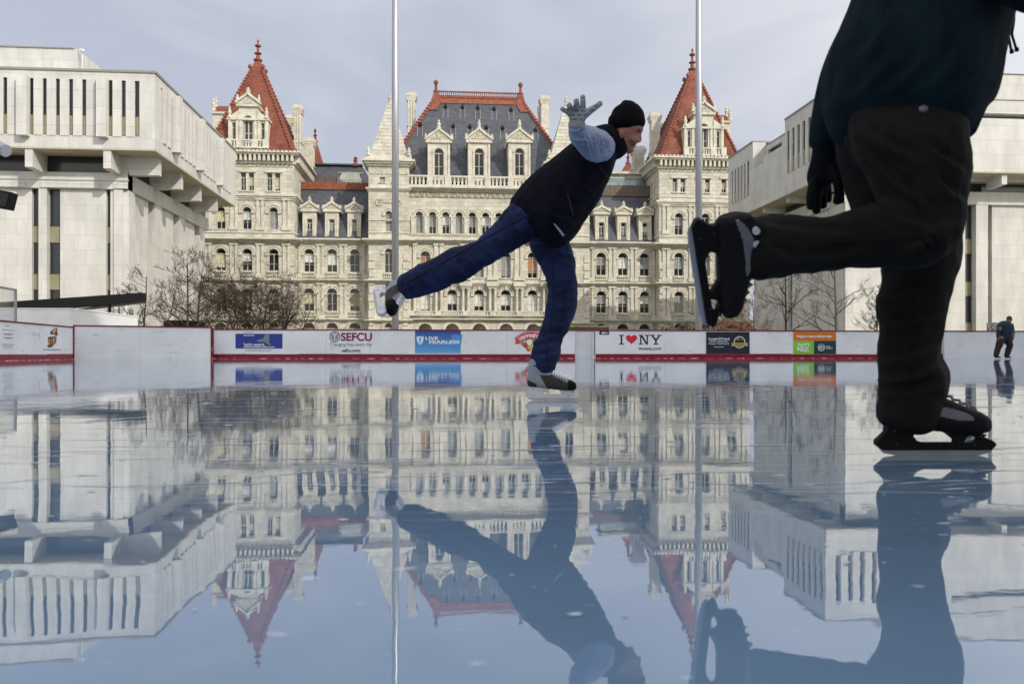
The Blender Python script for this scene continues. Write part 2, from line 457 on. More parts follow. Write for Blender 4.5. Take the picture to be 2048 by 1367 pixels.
def dormer(fr, uc, w, z0, ze, zp, zf, win, n, back, arch, sides=False):
    """stone dormer: front wall at n, walls running back into the roof, pediment and pinnacles"""
    mb = MB()
    ww, zb, zt = win
    mb.wall(fr, uc - w / 2, uc + w / 2, z0, ze, n, [(uc, ww, zb, zt, arch)], 0.45)
    for sg in (-1, 1):
        a, b = sorted((uc + sg * w / 2, uc + sg * (w / 2 - 0.3)))
        mb.fbox(fr, a, b, n - back, n - 0.003, z0, ze)
        mb.fbox(fr, uc + sg * (w / 2 - 0.18) - 0.16, uc + sg * (w / 2 - 0.18) + 0.16, n, n + 0.16, z0, ze - 0.25)
        mb.fbox(fr, uc + sg * (ww / 2 + 0.17) - 0.1, uc + sg * (ww / 2 + 0.17) + 0.1, n, n + 0.12, z0, (zt - ww / 2) if arch else zt)
    hw = w / 2 + 0.32
    mb.fbox(fr, uc - hw, uc + hw, n - back, n + 0.32, ze, ze + 0.3)
    mb.fpoly(fr, [(uc - hw, ze + 0.303), (uc + hw, ze + 0.303), (uc + hw, ze + 0.6), (uc, zp), (uc - hw, ze + 0.6)], n - back, n + 0.12)
    for sg in (-1, 1):                             # raking mouldings
        mb.fpoly(fr, [(uc + sg * (hw + 0.12), ze + 0.42), (uc + sg * (hw + 0.12), ze + 0.85), (uc, zp + 0.35), (uc, zp - 0.05)], n - 0.2, n + 0.36)
        c = fr.p(uc + sg * hw, n + 0.02, ze + 0.7)
        stub(mb, c, (zf - zp) * 0.55, 0.20)
    stub(mb, fr.p(uc, n + 0.02, zp + 0.1), zf - zp, 0.3)
    if arch:
        mb.ring(fr, uc, zt - ww / 2, ww / 2 + 0.02, ww / 2 + 0.3, n - 0.1, n + 0.2)
    o = mb.build('dormer', M['granite_trim'], cap)
    mc = MB()
    mc.fpoly(fr, [(uc - hw * 0.62, ze + 0.62), (uc + hw * 0.62, ze + 0.62), (uc, ze + 0.5 + (zp - ze) * 0.72)], n - 0.1, n + 0.2)
    mc.build('carving', M['carved'], o)
    fr2 = FR((fr.O + fr.N * n)[:2], fr.U[:2])
    b, f_ = RW.choice([(None, 0), ('white', 0.45), ('grey', 0.5), (None, 0)])
    window(o, fr2, uc, ww, zb, zt, arch, 0.45, b, f_, fw=0.10)
    return o
def chimney(px0, px1, pyt, pyb, Y, dep=1.6):
    mb = MB()
    x0, x1 = gx(px0, Y), gx(px1, Y)
    c = (px0 + px1) / 2
    z0, z1 = gz(c, pyb, Y), gz(c, pyt, Y)
    w = x1 - x0
    mb.box(x0 + 0.1 * w, x1 - 0.1 * w, Y, Y + dep, z0 - 4, z1 - 0.5)
    k = max(2, int(w / 0.45))
    for i in range(k):
        u = x0 + w * 0.1 + w * 0.8 * (i + 0.5) / k
        mb.box(u - 0.1 * w, u + 0.1 * w, Y - 0.12, Y - 0.002, z0, z1 - 1.3)
    mb.box(x0 + 0.02 * w, x1 - 0.02 * w, Y - 0.16, Y + dep + 0.16, z0 + (z1 - z0) * 0.16, z0 + (z1 - z0) * 0.2)
    for a, e in ((1.5, 0.0), (1.15, 0.04), (0.8, 0.09)):
        mb.box(x0 - e * w, x1 + e * w, Y - 0.14 - e, Y + dep + 0.14 + e, z1 - a, z1 - a + 0.33)
    mb.box(x0 + 0.05 * w, x1 - 0.05 * w, Y - 0.05, Y + dep + 0.05, z1 - 0.46, z1)
    return mb.build('chimney', M['granite_trim'], cap)

def floors(fr, u0, u1, n, pxc, Y, centers, rows, extra=(), pil=0.5, inner=True):
    """storeys of arched windows; rows: (py_top_of_band, py_bottom_of_band, py_win_top, py_win_bot, px_width, arch, key, balcony)"""
    z = lambda py: gz(pxc, py, Y)
    wl, tr = MB(), MB()
    sc = F / Y
    for (pt, pb, wt, wb, pw, arch, key, bal) in rows:
        ws = [(gx(c, Y), pw / sc, z(wb), z(wt), arch) for c in centers]
        winrow(cap, wl, tr, fr, u0, u1, z(pb), z(pt), n, ws, 0.55, True, True, None, key)
        if bal:
            for c in ws:
                balustrade(tr, fr, c[0] - c[1] / 2 - 0.15, c[0] + c[1] / 2 + 0.15, c[2] - 0.85, c[2] - 0.2, n + 0.24, 0.3)
        if pil:
            xs = [gx(c, Y) for c in centers]
            mids = [(a + b) / 2 for a, b in zip(xs, xs[1:])]
            gap = (xs[1] - xs[0]) / 2 if len(xs) > 1 else (u1 - u0) / 2
            mids += [xs[0] - gap, xs[-1] + gap]
            for m_ in mids:
                if u0 + 0.3 < m_ < u1 - 0.3:
                    for s_ in (-0.38, 0.38):
                        tr.fbox(fr, m_ + s_ - 0.2, m_ + s_ + 0.2, n - 0.1, n + 0.2, z(pb) + 0.9, z(pt) - 0.55)
                    tr.fbox(fr, m_ - 0.72, m_ + 0.72, n - 0.1, n + 0.3, z(pt) - 0.55, z(pt) - 0.25)
                    tr.fbox(fr, m_ - 0.72, m_ + 0.72, n - 0.1, n + 0.3, z(pb) + 0.3, z(pb) + 0.9)
    return wl, tr

# ---- corner pavilions with their tower stage and red pyramid roofs
def pavilion(pxl, pxr, centers, pys, pairs, inner_right, roof, dorm):
    Y = YP
    fr = front(Y)
    pc = (pxl + pxr) / 2
    z = lambda py: gz(pc, py, Y)
    u0, u1 = gx(pxl, Y), gx(pxr, Y)
    g, sC, cB, mA, sN, cT, top = pys['ground'], pys['strC'], pys['corB'], pys['mid'], pys['strN'], pys['corT'], pys['top']
    rows = [(sC + 3, g, pys['C'][0], pys['C'][1], 19.7, True, True, True),
            (cB + 5, sC, pys['B'][0], pys['B'][1], 19.7, True, False, True),
            (sN + 2, mA, pys['A'][0], pys['A'][1], 17.2, True, False, False)]
    wl, tr = floors(fr, u0, u1, 0, pc, Y, centers, rows)
    wl.wall(fr, u0, u1, z(mA), z(cB + 5), 0, [])
    ws = [(gx(c, Y), 10.2 * Y / F, z(pys['N'][1]), z(pys['N'][0]), False) for c in pairs]
    winrow(cap, wl, tr, fr, u0, u1, z(sN + 2), z(top + 12), 0, ws, 0.5, False, True)
    for c0, c1 in zip(pairs[::2], pairs[1::2]):
        a, b = gx(c0, Y) - 0.75, gx(c1, Y) + 0.75
        tr.fbox(fr, a, b, -0.1, 0.2, z(pys['N'][0]) + 0.05, z(pys['N'][0]) + 0.35)
    gws = [(gx(c, Y), 1.7, z(g + 14), z(g + 4), True) for c in centers]
    winrow(cap, wl, tr, fr, u0, u1, 0, z(g), 0, [(a, b, max(c, 0.3), d, e) for a, b, c, d, e in gws], 0.6, True, False)
    # inner side wall, the body behind it
    D = 15.5
    sx, sf = (u1, rside(u1)) if inner_right else (u0, lside(u0))
    a0, a1 = (Y, Y + D) if inner_right else (-Y - D, -Y)
    zs_ = (z(pys['N'][1]), z(pys['N'][0]))
    sw = [((a0 + a1) / 2 + d, 1.0, zs_[0], zs_[1], False) for d in (-2.6, -1.2, 1.6, 3.0)]
    winrow(cap, wl, tr, sf, a0, a1, z(sN + 2), z(top + 12), 0, sw, 0.5, False, True)
    wl.wall(sf, a0, a1, 0, z(sN + 2), 0, [])
    ox = u0 if inner_right else u1
    wl.wall(lside(ox) if inner_right else rside(ox), *( (-Y - D, -Y) if inner_right else (Y, Y + D)), 0, z(top + 12), 0, [])
    wl.quad((u0, Y + D, 0), (u1, Y + D, 0), (u1, Y + D, z(top + 12)), (u0, Y + D, z(top + 12)))
    for f_, p, q, free in ((fr, u0, u1, True), (sf, a0 + (0.302 if inner_right else 0), a1 - (0 if inner_right else 0.302), False)):
        cornice(tr, f_, p, q, z(g) + 0.25, 0.5, 0.5, free)
        cornice(tr, f_, p, q, z(sC) + 0.15, 0.6, 0.55, free)
        cornice(tr, f_, p, q, z(cB) + 0.15, 0.75, 0.8, free)
        tr.fbox(f_, p, q, -0.1, 0.14, z(mA) - 0.15, z(mA) + 0.25)
        cornice(tr, f_, p, q, z(sN) + 0.2, 0.9, 0.42, free)
        tr.fbox(f_, p, q, -0.1, 0.1, z(pys['N'][1]) - 0.9, z(pys['N'][1]) - 0.6)
        # bracketed main cornice
        zt, zc = z(top), z(top + 26)
        dentils(tr, f_, p + 0.2, q - 0.2, zc + 0.35, zc + 1.35, 0.85, 0.72, 0.34)
        e = 1 if free else 0
        tr.fbox(f_, p - 0.3 * e, q + 0.3 * e, -0.1, 0.25, zc, zc + 0.35)
        tr.fbox(f_, p - 0.9 * e, q + 0.9 * e, -0.3, 0.95, zc + 1.353, zc + 1.6)
        tr.fbox(f_, p - 1.15 * e, q + 1.15 * e, -0.3, 1.2, zc + 1.603, zt - 0.35)
        dentils(tr, f_, p - 0.9 * e, q + 0.9 * e, zt - 0.347, zt - 0.08, 1.1, 0.62, 0.34)
    # quoins
    for uq in (u0 + 0.5, u1 - 0.5):
        for i in range(11):
            zz = 0.6 + i * 1.35
            if zz < z(cB) - 1.5:
                tr.fbox(fr, uq - 0.5 + 0.1 * (i % 2), uq + 0.5 - 0.1 * (i % 2), -0.1, 0.18, zz, zz + 1.1)
    # carved caps between the upper arches
    cv = MB()
    xs = [gx(c, Y) for c in centers]
    for a, b in zip(xs, xs[1:]):
        cv.fbox(fr, (a + b) / 2 - 0.75, (a + b) / 2 + 0.75, -0.1, 0.16, z(pys['A'][0] - 3), z(pys['A'][0] - 9))
    cv.fbox(fr, u0 + 0.3, u1 - 0.3, -0.1, 0.07, z(top + 32), z(top + 27.5))
    w_ = wl.build('wall', M['granite'], cap)
    tr.build('stone_trim', M['granite_trim'], w_)
    cv.build('carving', M['carved'], w_)
    # roof
    (pl, pr, pyb, ptl, ptr, pyt) = roof
    zb, ztop = gz(pc, pyb, Y), gz(pc, pyt, Y + 7)
    X0, X1 = gx(pl, Y + 0.3), gx(pr, Y + 0.3)
    xm = (X0 + X1) / 2
    hw = (gx(ptr, Y + 7) - gx(ptl, Y + 7)) / 2
    ym = Y + 0.3 + (X1 - X0) / 2
    xa = (gx(ptl, ym) + gx(ptr, ym)) / 2
    rf = MB()
    rf.frustum(X0, X1, Y + 0.3, Y + 0.3 + (X1 - X0), zb - 0.6, xa - hw, xa + hw, ym - hw, ym + hw, ztop)
    ro = rf.build('roof', M['red_tile'], cap)
    tc_ = MB()
    for (x, y, X, Yy) in ((X0, Y + 0.3, xa - hw, ym - hw), (X1, Y + 0.3, xa + hw, ym - hw), (X0, Y + 0.3 + X1 - X0, xa - hw, ym + hw), (X1, Y + 0.3 + X1 - X0, xa + hw, ym + hw)):
        A, B = Vector((x, y, zb - 0.5)), Vector((X, Yy, ztop))
        tc_.tube([A, B], 0.2, 6)
        k = int((B - A).length / 0.62)
        for i in range(k):
            p = A.lerp(B, (i + 0.5) / k)
            tc_.lathe(p - Vector((0, 0, 0.16)), [(0.16, 0), (0.33, 0.1), (0.30, 0.3), (0.1, 0.42)], 6)
    tc_.build('ridge_tiles', M['terracotta'], ro)
    zc_ = ztop
    fn = MB()
    fn.frustum(xa - hw * 1.25, xa + hw * 1.25, ym - hw * 1.25, ym + hw * 1.25, zc_ - 1.6, xa - hw * 1.15, xa + hw * 1.15, ym - hw * 1.15, ym + hw * 1.15, zc_ + 0.2)
    for sx_ in (-1, 1):
        for sy_ in (-1, 1):
            fn.lathe((xa + sx_ * hw * 1.3, ym + sy_ * hw * 1.3, zc_ - 0.1), [(0.2, 0), (0.35, 0.15), (0.3, 0.5), (0.1, 0.75)], 6)
    fn.frustum(xa - hw, xa + hw, ym - hw, ym + hw, zc_ + 0.2, xa - 0.35, xa + 0.35, ym - 0.35, ym + 0.35, zc_ + 1.7)
    finial(fn, (xa, ym, zc_ + 1.5), gz(pc, roof[5] - 61, ym) - zc_ - 1.5, 0.36)
    fn.build('finial', M['terracotta'], ro)
    # grand dormer on the front slope: tall middle bay, lower sides, parapet with balusters
    d = dorm
    zd = lambda py: gz(d['c'], py, Y + 0.6)
    xd = lambda px: gx(px, Y + 0.6)
    f2 = front(Y + 0.6)
    mb = MB()
    wl_, wr_ = xd(d['c'] - 40), xd(d['c'] + 40)
    zpar = zd(d['py'][1])
    balustrade(mb, f2, wl_, wr_, zd(d['py'][0]), zpar, 0.75, 0.42, [xd(d['c'] + q) for q in (-37, -16, 16, 37)])
    mb.fbox(f2, wl_, wr_, -0.2, 0.4, zd(d['py'][0] + 14), zd(d['py'][0]) - 0.003)
    ze = zd(d['py'][2])                           # top of the side bays
    sw_ = 6.2 * Y / F
    mb.wall(f2, wl_, wr_, zpar - 1.5, ze, 0, [(xd(d['c'] - 29), sw_, zpar - 0.3, ze - 0.35, False), (xd(d['c']), 18.5 * Y / F, zpar - 0.3, ze - 0.02, False), (xd(d['c'] + 29), sw_, zpar - 0.3, ze - 0.35, False)], 0.45)
    mb.fbox(f2, wl_, wl_ + 0.3, -6, -0.003, zpar - 3, ze); mb.fbox(f2, wr_ - 0.3, wr_, -6, -0.003, zpar - 3, ze)
    for q in (-37, -21.5, -15, 15, 21.5, 37):
        mb.fbox(f2, xd(d['c'] + q) - 0.2, xd(d['c'] + q) + 0.2, 0.0, 0.18, zpar - 0.5, ze)
    mb.fbox(f2, wl_ - 0.2, wr_ + 0.2, -5, 0.3, ze + 0.003, ze + 0.35)
    for sg in (-1, 1):
        a, b = xd(d['c'] + sg * 40), xd(d['c'] + sg * 19)
        mb.fpoly(f2, [(a, ze + 0.353), (b, ze + 0.353), (b, ze + 1.6)], -4, 0.2)
        stub(mb, f2.p(a - sg * 0.25, 0.1, ze + 0.3), 1.9, 0.3)
    cw = xd(d['c'] + 19) - xd(d['c'])
    za, zp = zd(d['py'][3]), zd(d['py'][4])
    xc = xd(d['c'])
    mb.wall(f2, xc - cw, xc + cw, ze + 0.353, za, 0.02, [(xc, 17.0 * Y / F, ze + 0.354, zd(d['py'][3] + 17.5), True)], 0.45)
    mb.fbox(f2, xc - cw, xc - cw + 0.3, -5, 0.0, ze + 0.36, za); mb.fbox(f2, xc + cw - 0.3, xc + cw, -5, 0.0, ze + 0.36, za)
    mb.ring(f2, xc, zd(d['py'][3] + 17.5) - 17.0 * Y / F / 2, 8.6 * Y / F, 12.5 * Y / F, -0.1, 0.2, k=12)
    mb.fbox(f2, xc - cw - 0.3, xc + cw + 0.3, -5, 0.4, za + 0.003, za + 0.35)
    mb.fpoly(f2, [(xc - cw - 0.3, za + 0.353), (xc + cw + 0.3, za + 0.353), (xc, zp)], -5, 0.15)
    for sg in (-1, 1):
        mb.fpoly(f2, [(xc + sg * (cw + 0.5), za + 0.4), (xc + sg * (cw + 0.5), za + 0.8), (xc, zp + 0.4), (xc, zp - 0.05)], -0.3, 0.45)
        stub(mb, f2.p(xc + sg * (cw + 0.2), 0.05, za + 0.5), 1.5, 0.26)
    stub(mb, f2.p(xc, 0.05, zp), zd(d['py'][5]) - zp, 0.38)
    do = mb.build('dormer', M['granite_trim'], cap)
    cv = MB()
    cv.fpoly(f2, [(xc - cw * 0.7, za + 0.45), (xc + cw * 0.7, za + 0.45), (xc, za + (zp - za) * 0.75)], 0.0, 0.2)
    cv.build('carving', M['carved'], do)
    fz = front(Y + 0.6)
    window(do, fz, xc, 17.0 * Y / F, zpar - 0.25, zd(d['py'][3] + 17.5) - 0.02, True, 0.44, None, fw=0.16)
    for sg in (-1, 1):
        window(do, fz, xd(d['c'] + sg * 29), sw_ - 0.02, zpar - 0.28, ze - 0.37, False, 0.44, None, mull=False, fw=0.06)
    # side dormer seen edge-on at the outer slope
    sd = MB()
    xo = X0 if inner_right else X1
    sg = -1 if inner_right else 1
    zq = zd(d['py'][3])
    y0 = ym - 2.3
    xs0, xs1 = sorted((xo + sg * 0.1, xo - sg * 4.5))
    sd.box(xs0, xs1, y0, y0 + 4.6, zpar - 1, zq)
    sd.box(xs0 - 0.2, xs1, y0 - 0.25, y0 + 4.85, zq + 0.003, zq + 0.4)
    sd.fpoly(lside(xs0) if inner_right else rside(xs1), [((-1 if inner_right else 1) * (y0 - 0.2), zq + 0.403), ((-1 if inner_right else 1) * (y0 + 4.8), zq + 0.403), ((-1 if inner_right else 1) * (y0 + 2.3), zp)], -3.5, 0.1)
    stub(sd, (xo + sg * 0.0, y0 + 0.2, zq + 0.4), 2.4, 0.34)
    stub(sd, (xo + sg * 0.2, y0 + 2.3, zp - 0.2), 1.9, 0.34)
    stub(sd, (xo + sg * 0.0, y0 + 0.0, zpar + 0.5), 3.0, 0.4)
    so = sd.build('dormer', M['granite_trim'], cap)
    sr = MB()
    xr0, xr1 = sorted((xo + sg * 0.0, xo - sg * 6))
    sr.add([(xr0, y0 - 0.3, zq + 0.41), (xr1, y0 - 0.3, zq + 0.41), (xr1, y0 + 2.3, zp + 0.12), (xr0, y0 + 2.3, zp + 0.12), (xr0, y0 + 4.9, zq + 0.41), (xr1, y0 + 4.9, zq + 0.41)], [(0, 1, 2, 3), (3, 2, 5, 4)])
    sr.build('dormer_roof', M['red_tile'], so)

pavilion(397, 588, [441.5, 494, 547], dict(ground=641, strC=560, corB=478, mid=464, strN=391, corT=310, top=301, C=(576.5, 622), B=(497, 541), A=(414, 458), N=(345, 381)),
         [435, 451, 486.5, 502.5, 539, 555], True, (410, 587, 298, 506, 526, 139), dict(c=496.5, py=(298, 281, 241, 214, 190, 175)))
pavilion(1318, 1499, [1358, 1411, 1464], dict(ground=643, strC=567, corB=489, mid=473, strN=405, corT=322, top=313, C=(583, 627), B=(506, 552), A=(427, 471), N=(358, 385)),
         [1350, 1366, 1399, 1415, 1448, 1464], False, (1320, 1480, 310, 1375, 1394, 158), dict(c=1407.5, py=(313, 297, 258, 230, 207, 192)))
chimney(586, 604, 209, 300, YP + 9)
chimney(570, 585, 229, 300, YP + 13.5)
chimney(606, 629, 275, 345, YP + 17)
chimney(1301, 1322, 225, 320, YP + 9)
chimney(1322, 1334, 246, 320, YP + 13.5)
chimney(1264, 1291, 292, 348, YP + 17)

# ---- wings between pavilion and centre
def wing(pxl, pxr, centers, dcs, pys, side):
    Y = YW
    fr = front(Y)
    pc = (pxl + pxr) / 2
    z = lambda py, yy=Y: gz(pc, py, yy)
    u0, u1 = gx(pxl, Y) - 1.2, gx(pxr, Y) + 1.2
    rows = [(pys['strC'] + 3, pys['ground'], pys['C'][0], pys['C'][1], 19.7, True, True, True),
            (pys['eave'] + 6, pys['strC'], pys['B'][0], pys['B'][1], 19.7, True, False, True)]
    wl, tr = floors(fr, u0, u1, 0, pc, Y, centers, rows)
    g = pys['ground']
    gws = [(gx(c, Y), 2.0, 0.3, z(g + 5), True) for c in centers]
    winrow(cap, wl, tr, fr, u0, u1, 0, z(g), 0, gws, 0.6, True, False)
    wl.box(u0, u1, Y + 0.9, Y + 14, 0, z(pys['eave'] + 6))
    cornice(tr, fr, u0, u1, z(g) + 0.25, 0.5, 0.5, False)
    cornice(tr, fr, u0, u1, z(pys['strC']) + 0.15, 0.6, 0.55, False)
    cornice(tr, fr, u0, u1, z(pys['eave']) + 0.1, 0.8, 0.8, False)
    tr.fbox(fr, u0, u1, -0.1, 0.08, z(pys['eave'] + 12), z(pys['eave'] + 7))
    w_ = wl.build('wall', M['granite'], cap)
    tr.build('stone_trim', M['granite_trim'], w_)
    # mansard
    y1 = Y + 4.2
    ze, zr = z(pys['eave']), z(pys['slate'], y1)
    rf = MB()
    rf.add([(u0, Y + 0.1, ze), (u1, Y + 0.1, ze), (u1, y1, zr), (u0, y1, zr), (u0, Y + 14, zr), (u1, Y + 14, zr)], [(0, 1, 2, 3), (3, 2, 5, 4)])
    ro = rf.build('roof', M['slate'], cap)
    bd = MB()
    bd.fbox(front(y1), u0, u1, -0.6, 0.25, zr - 0.05, z(pys['band'], y1))
    if side < 0:
        for i in range(int((u1 - u0) / 0.42)):
            bd.lathe((u0 + 0.42 * i, y1, z(pys['band'], y1)), [(0.13, 0), (0.16, 0.12), (0.05, 0.3)], 5)
    bd.build('ridge_band', M['terracotta'] if side < 0 else M['copper'], ro)
    for c in dcs:
        yd = Y + 0.5
        zz = lambda py: gz(pc, py, yd)
        dormer(front(yd), gx(c, yd), 26.5 * yd / F, zz(pys['D'][1] + 4), zz(pys['D'][2]), zz(pys['D'][3]), zz(pys['D'][4]), (10.5 * yd / F, zz(pys['D'][1]), zz(pys['D'][0])), 0, 4.0, False)
    return z, u0, u1
wing(588, 737, [618, 664, 709.5], [619, 663.5, 708.5], dict(ground=640, strC=560, eave=479, slate=379, band=366, C=(576.5, 622), B=(498, 544), D=(438, 469, 424, 406, 394)), -1)
wing(1179, 1320, [1202.5, 1246, 1289.5], [1203, 1247, 1290], dict(ground=642, strC=567, eave=486, slate=392, band=371, C=(582, 626), B=(505.6, 551), D=(445, 476, 430, 415, 403)), 1)

# ---- centre turrets
def turret(pxl, pxr, shift):
    Y = YT
    fr = front(Y)
    pc = (pxl + pxr) / 2
    z = lambda py: gz(pc, py + shift, Y)
    u0, u1 = gx(pxl, Y), gx(pxr, Y)
    rows = [(563, 640, 577, 621, 16, True, True, True), (485, 560, 497, 545, 16, True, False, True), (400, 471, 422, 463, 12.5, True, False, False)]
    rows = [tuple(v + shift for v in r[:4]) + r[4:] for r in rows]
    wl, tr = floors(fr, u0, u1, 0, pc, Y, [pc], rows, pil=0)
    wl.wall(fr, u0, u1, z(471), z(485), 0, [])
    sws = [(gx(pc + d, Y), 0.9, z(364), z(354), False) for d in (-13, 13)]
    winrow(cap, wl, tr, fr, u0, u1, z(400), z(325), 0, sws, 0.5, False, True)
    winrow(cap, wl, tr, fr, u0, u1, 0, z(640), 0, [(gx(pc, Y), 1.4, 0.3, z(646), True)], 0.6, True, False)
    D = u1 - u0
    for f_, p, q in ((rside(u1), Y, Y + D), (lside(u0), -Y - D, -Y)):
        wl.wall(f_, p, q, 0, z(325), 0, [])
    wl.quad((u0, Y + D, 0), (u1, Y + D, 0), (u1, Y + D, z(325)), (u0, Y + D, z(325)))
    for f_, p, q in ((fr, u0, u1), (rside(u1), Y + 0.302, Y + D), (lside(u0), -Y - D, -Y - 0.302)):
        e_ = f_ is fr
        cornice(tr, f_, p, q, z(639), 0.5, 0.5, e_)
        cornice(tr, f_, p, q, z(559), 0.6, 0.55, e_)
        cornice(tr, f_, p, q, z(478), 0.75, 0.7, e_)
        cornice(tr, f_, p, q, z(376), 0.5, 0.35, e_)
        tr.fbox(f_, p, q, -0.1, 0.12, z(466), z(464))
        tr.fbox(f_, p, q, -0.1, 0.14, z(441), z(438.5))
        cornice(tr, f_, p, q, z(320), 1.0, 0.75, e_)
        tr.fbox(f_, p - 0.4 * e_, q + 0.4 * e_, -0.3, 0.4, z(320) + 0.003, z(312))
        for i in range(12):
            zz = 0.7 + i * 1.3
            if zz < z(482):
                for e in (p + 0.5, q - 0.5):
                    tr.fbox(f_, e - 0.5 + 0.1 * (i % 2), e + 0.5 - 0.1 * (i % 2), -0.1, 0.16, zz, zz + 1.05)
    for f_, e in ((fr, u0), (fr, u1)):
        stub(tr, f_.p(e, 0.3, z(312)), 1.4, 0.3)
    cv = MB()
    for d in (-19, 19):
        c = gx(pc + d, Y)
        cv.ring(fr, c, z(404), 0.32, 0.62, -0.1, 0.15, 0, 2 * pi, 14)
        cv.ring(fr, c, z(404), 0.02, 0.2, -0.1, 0.15, 0, 2 * pi, 10)
    cv.fbox(fr, gx(pc - 10, Y), gx(pc + 10, Y), -0.1, 0.1, z(406), z(398))
    cv.fbox(fr, u0 + 0.2, u1 - 0.2, -0.1, 0.08, z(349), z(345))
    w_ = wl.build('wall', M['granite'], cap)
    tr.build('stone_trim', M['granite_trim'], w_)
    cv.build('carving', M['carved'], w_)
    rf = MB()
    xm, ym = (u0 + u1) / 2, Y + D / 2
    zt = gz(pc, 207 + shift, ym)
    zb = z(312)
    rf.frustum(u0 + 0.1, u1 - 0.1, Y + 0.1, Y + D - 0.1, zb - 0.2, xm - 0.35, xm + 0.35, ym - 0.35, ym + 0.35, zt)
    stub(rf, (xm, ym, zt), 1.7, 0.32)
    rf.build('roof', M['granite_roof'], cap)
turret(737, 818, 0)
turret(1098, 1179, 6)

# ---- centre block
def centre():
    Y = YC
    fr = front(Y)
    pc = 958
    z = lambda py, yy=Y: gz(pc, py, yy)
    u0, u1 = gx(817, Y) - 1, gx(1099, Y) + 1
    five = [850.6, 904.4, 958, 1011.6, 1065.2]
    wl, tr = MB(), MB()
    sc = Y / F
    # small upper arcade of ten
    ten = [838.5 + 26.55 * i for i in range(10)]
    ws = [(gx(c, Y), 14.2 * sc, z(468), z(425), True) for c in ten]
    winrow(cap, wl, tr, fr, u0, u1, z(485), z(383), 0, ws, 0.7, True, True, [('grey', 0.97), ('grey', 0.6), ('white', 0.5)])
    for c in [838.5 + 26.55 * (i - 0.5) for i in range(11)]:
        tr.fbox(fr, gx(c, Y) - 0.22, gx(c, Y) + 0.22, -0.1, 0.25, z(469), z(434))
    ws = [(gx(c, Y), 19.7 * sc, z(555), z(503.5), True) for c in five]
    winrow(cap, wl, tr, fr, u0, u1, z(567), z(485), 0, ws, 0.7, True, True, [('tan', 0.9), ('grey', 0.85), ('grey', 0.95), ('grey', 0.9), ('tan', 0.75)])
    ws = [(gx(c, Y), 19.7 * sc, z(621.5), z(579), True) for c in five]
    winrow(cap, wl, tr, fr, u0, u1, z(640), z(567), 0, ws, 0.7, True, False, [('white', 0.9), ('white', 0.55), ('white', 0.7), ('white', 0.65), ('white', 0.95)], True)
    gws = [(gx(c, Y), 27 * sc, 0.2, z(647.5), True) for c in five]
    wl.wall(fr, u0, u1, 0, z(640), 0.9, gws, 1.6)
    for c in gws:
        tr.ring(fr, c[0], c[3] - c[1] / 2, c[1] / 2 + 0.02, c[1] / 2 + 0.5, 0.8, 1.02, k=12)
    wl.box(u0, u1, Y + 1.0, Y + 18, 0, z(378))
    wl.fbox(fr, u0, u1, -0.1, 0.9, z(640) - 0.2, z(640))
    # columns, brackets and balconies
    mids = [(a + b) / 2 for a, b in zip(five, five[1:])] + [824, 1092]
    for c in mids:
        for d in (-5.2, 5.2):
            u = gx(c + d, Y)
            tr.lathe(fr.p(u, 0.5, z(630)), [(0.34, 0), (0.34, 0.3), (0.25, 0.4), (0.22, z(577) - z(630) - 0.4), (0.36, z(577) - z(630) - 0.1), (0.36, z(577) - z(630))], 10)
            tr.fbox(fr, gx(c + d * 1.1, Y) - 0.3, gx(c + d * 1.1, Y) + 0.3, -0.1, 0.22, z(560), z(492))
            tr.fbox(fr, gx(c + d * 1.1, Y) - 0.42, gx(c + d * 1.1, Y) + 0.42, -0.1, 0.34, z(492), z(488))
        tr.fbox(fr, gx(c - 10, Y), gx(c + 10, Y), -0.1, 0.85, z(577), z(573))
        tr.fbox(fr, gx(c - 11, Y), gx(c + 11, Y), -0.1, 0.55, z(560), z(552))
    cornice(tr, fr, u0, u1, z(564), 0.9, 0.55, False)
    for c in mids:
        tr.fbox(fr, gx(c - 12, Y), gx(c + 12, Y), 0.4, 1.05, z(573) + 0.003, z(563.5))
    tr.fbox(fr, u0, u1, -0.1, 0.14, z(472), z(469))
    cornice(tr, fr, u0, u1, z(479.5), 0.7, 0.7, False)
    cornice(tr, fr, u0, u1, z(640.5) + 0.25, 0.55, 1.25, False)
    dentils(tr, fr, u0, u1, z(643.5), z(641), 1.15, 0.42, 0.2)
    cornice(tr, fr, u0, u1, z(376.5), 0.75, 0.9, False)
    balustrade(tr, fr, u0, u1, z(632), z(622.5), 0.95, 0.42, [gx(c, Y) for c in mids])
    # parapet balustrade under the dormers
    dc = [877.7, 958.2, 1038.9]
    po = [gx(c + d, Y) for c in dc for d in (-17.5, 17.5)]
    balustrade(tr, fr, u0, u1, z(375), z(353), 0.35, 0.62, po)
    cv = MB()
    cv.fbox(fr, u0, u1, -0.1, 0.12, z(396), z(385))
    for i in range(26):
        c = u0 + (u1 - u0) * (i + 0.5) / 26
        cv.ring(fr, c, z(391), 0.1, 0.36, 0.0, 0.24, 0, 2 * pi, 8)
    w_ = wl.build('wall', M['granite'], cap)
    tr.build('stone_trim', M['granite_trim'], w_)
    cv.build('carving', M['carved'], w_)
    # great hipped slate roof
    y0, y1 = Y + 0.9, Y + 11.5
    e0, e1 = gx(756, y0), gx(1160, y0)
    r0, r1 = gx(872, y1), gx(1041, y1)
    zb, zt = z(366, y0), z(197, y1)
    yb = y1 + (y1 - y0)
    rf = MB()
    rf.add([(e0, y0, zb), (e1, y0, zb), (e1, yb, zb), (e0, yb, zb), (r0, y1, zt), (r1, y1, zt)], [(0, 1, 5, 4), (1, 2, 5), (2, 3, 4, 5), (3, 0, 4)])
    ro = rf.build('roof', M['slate'], cap)
    tc_ = MB()
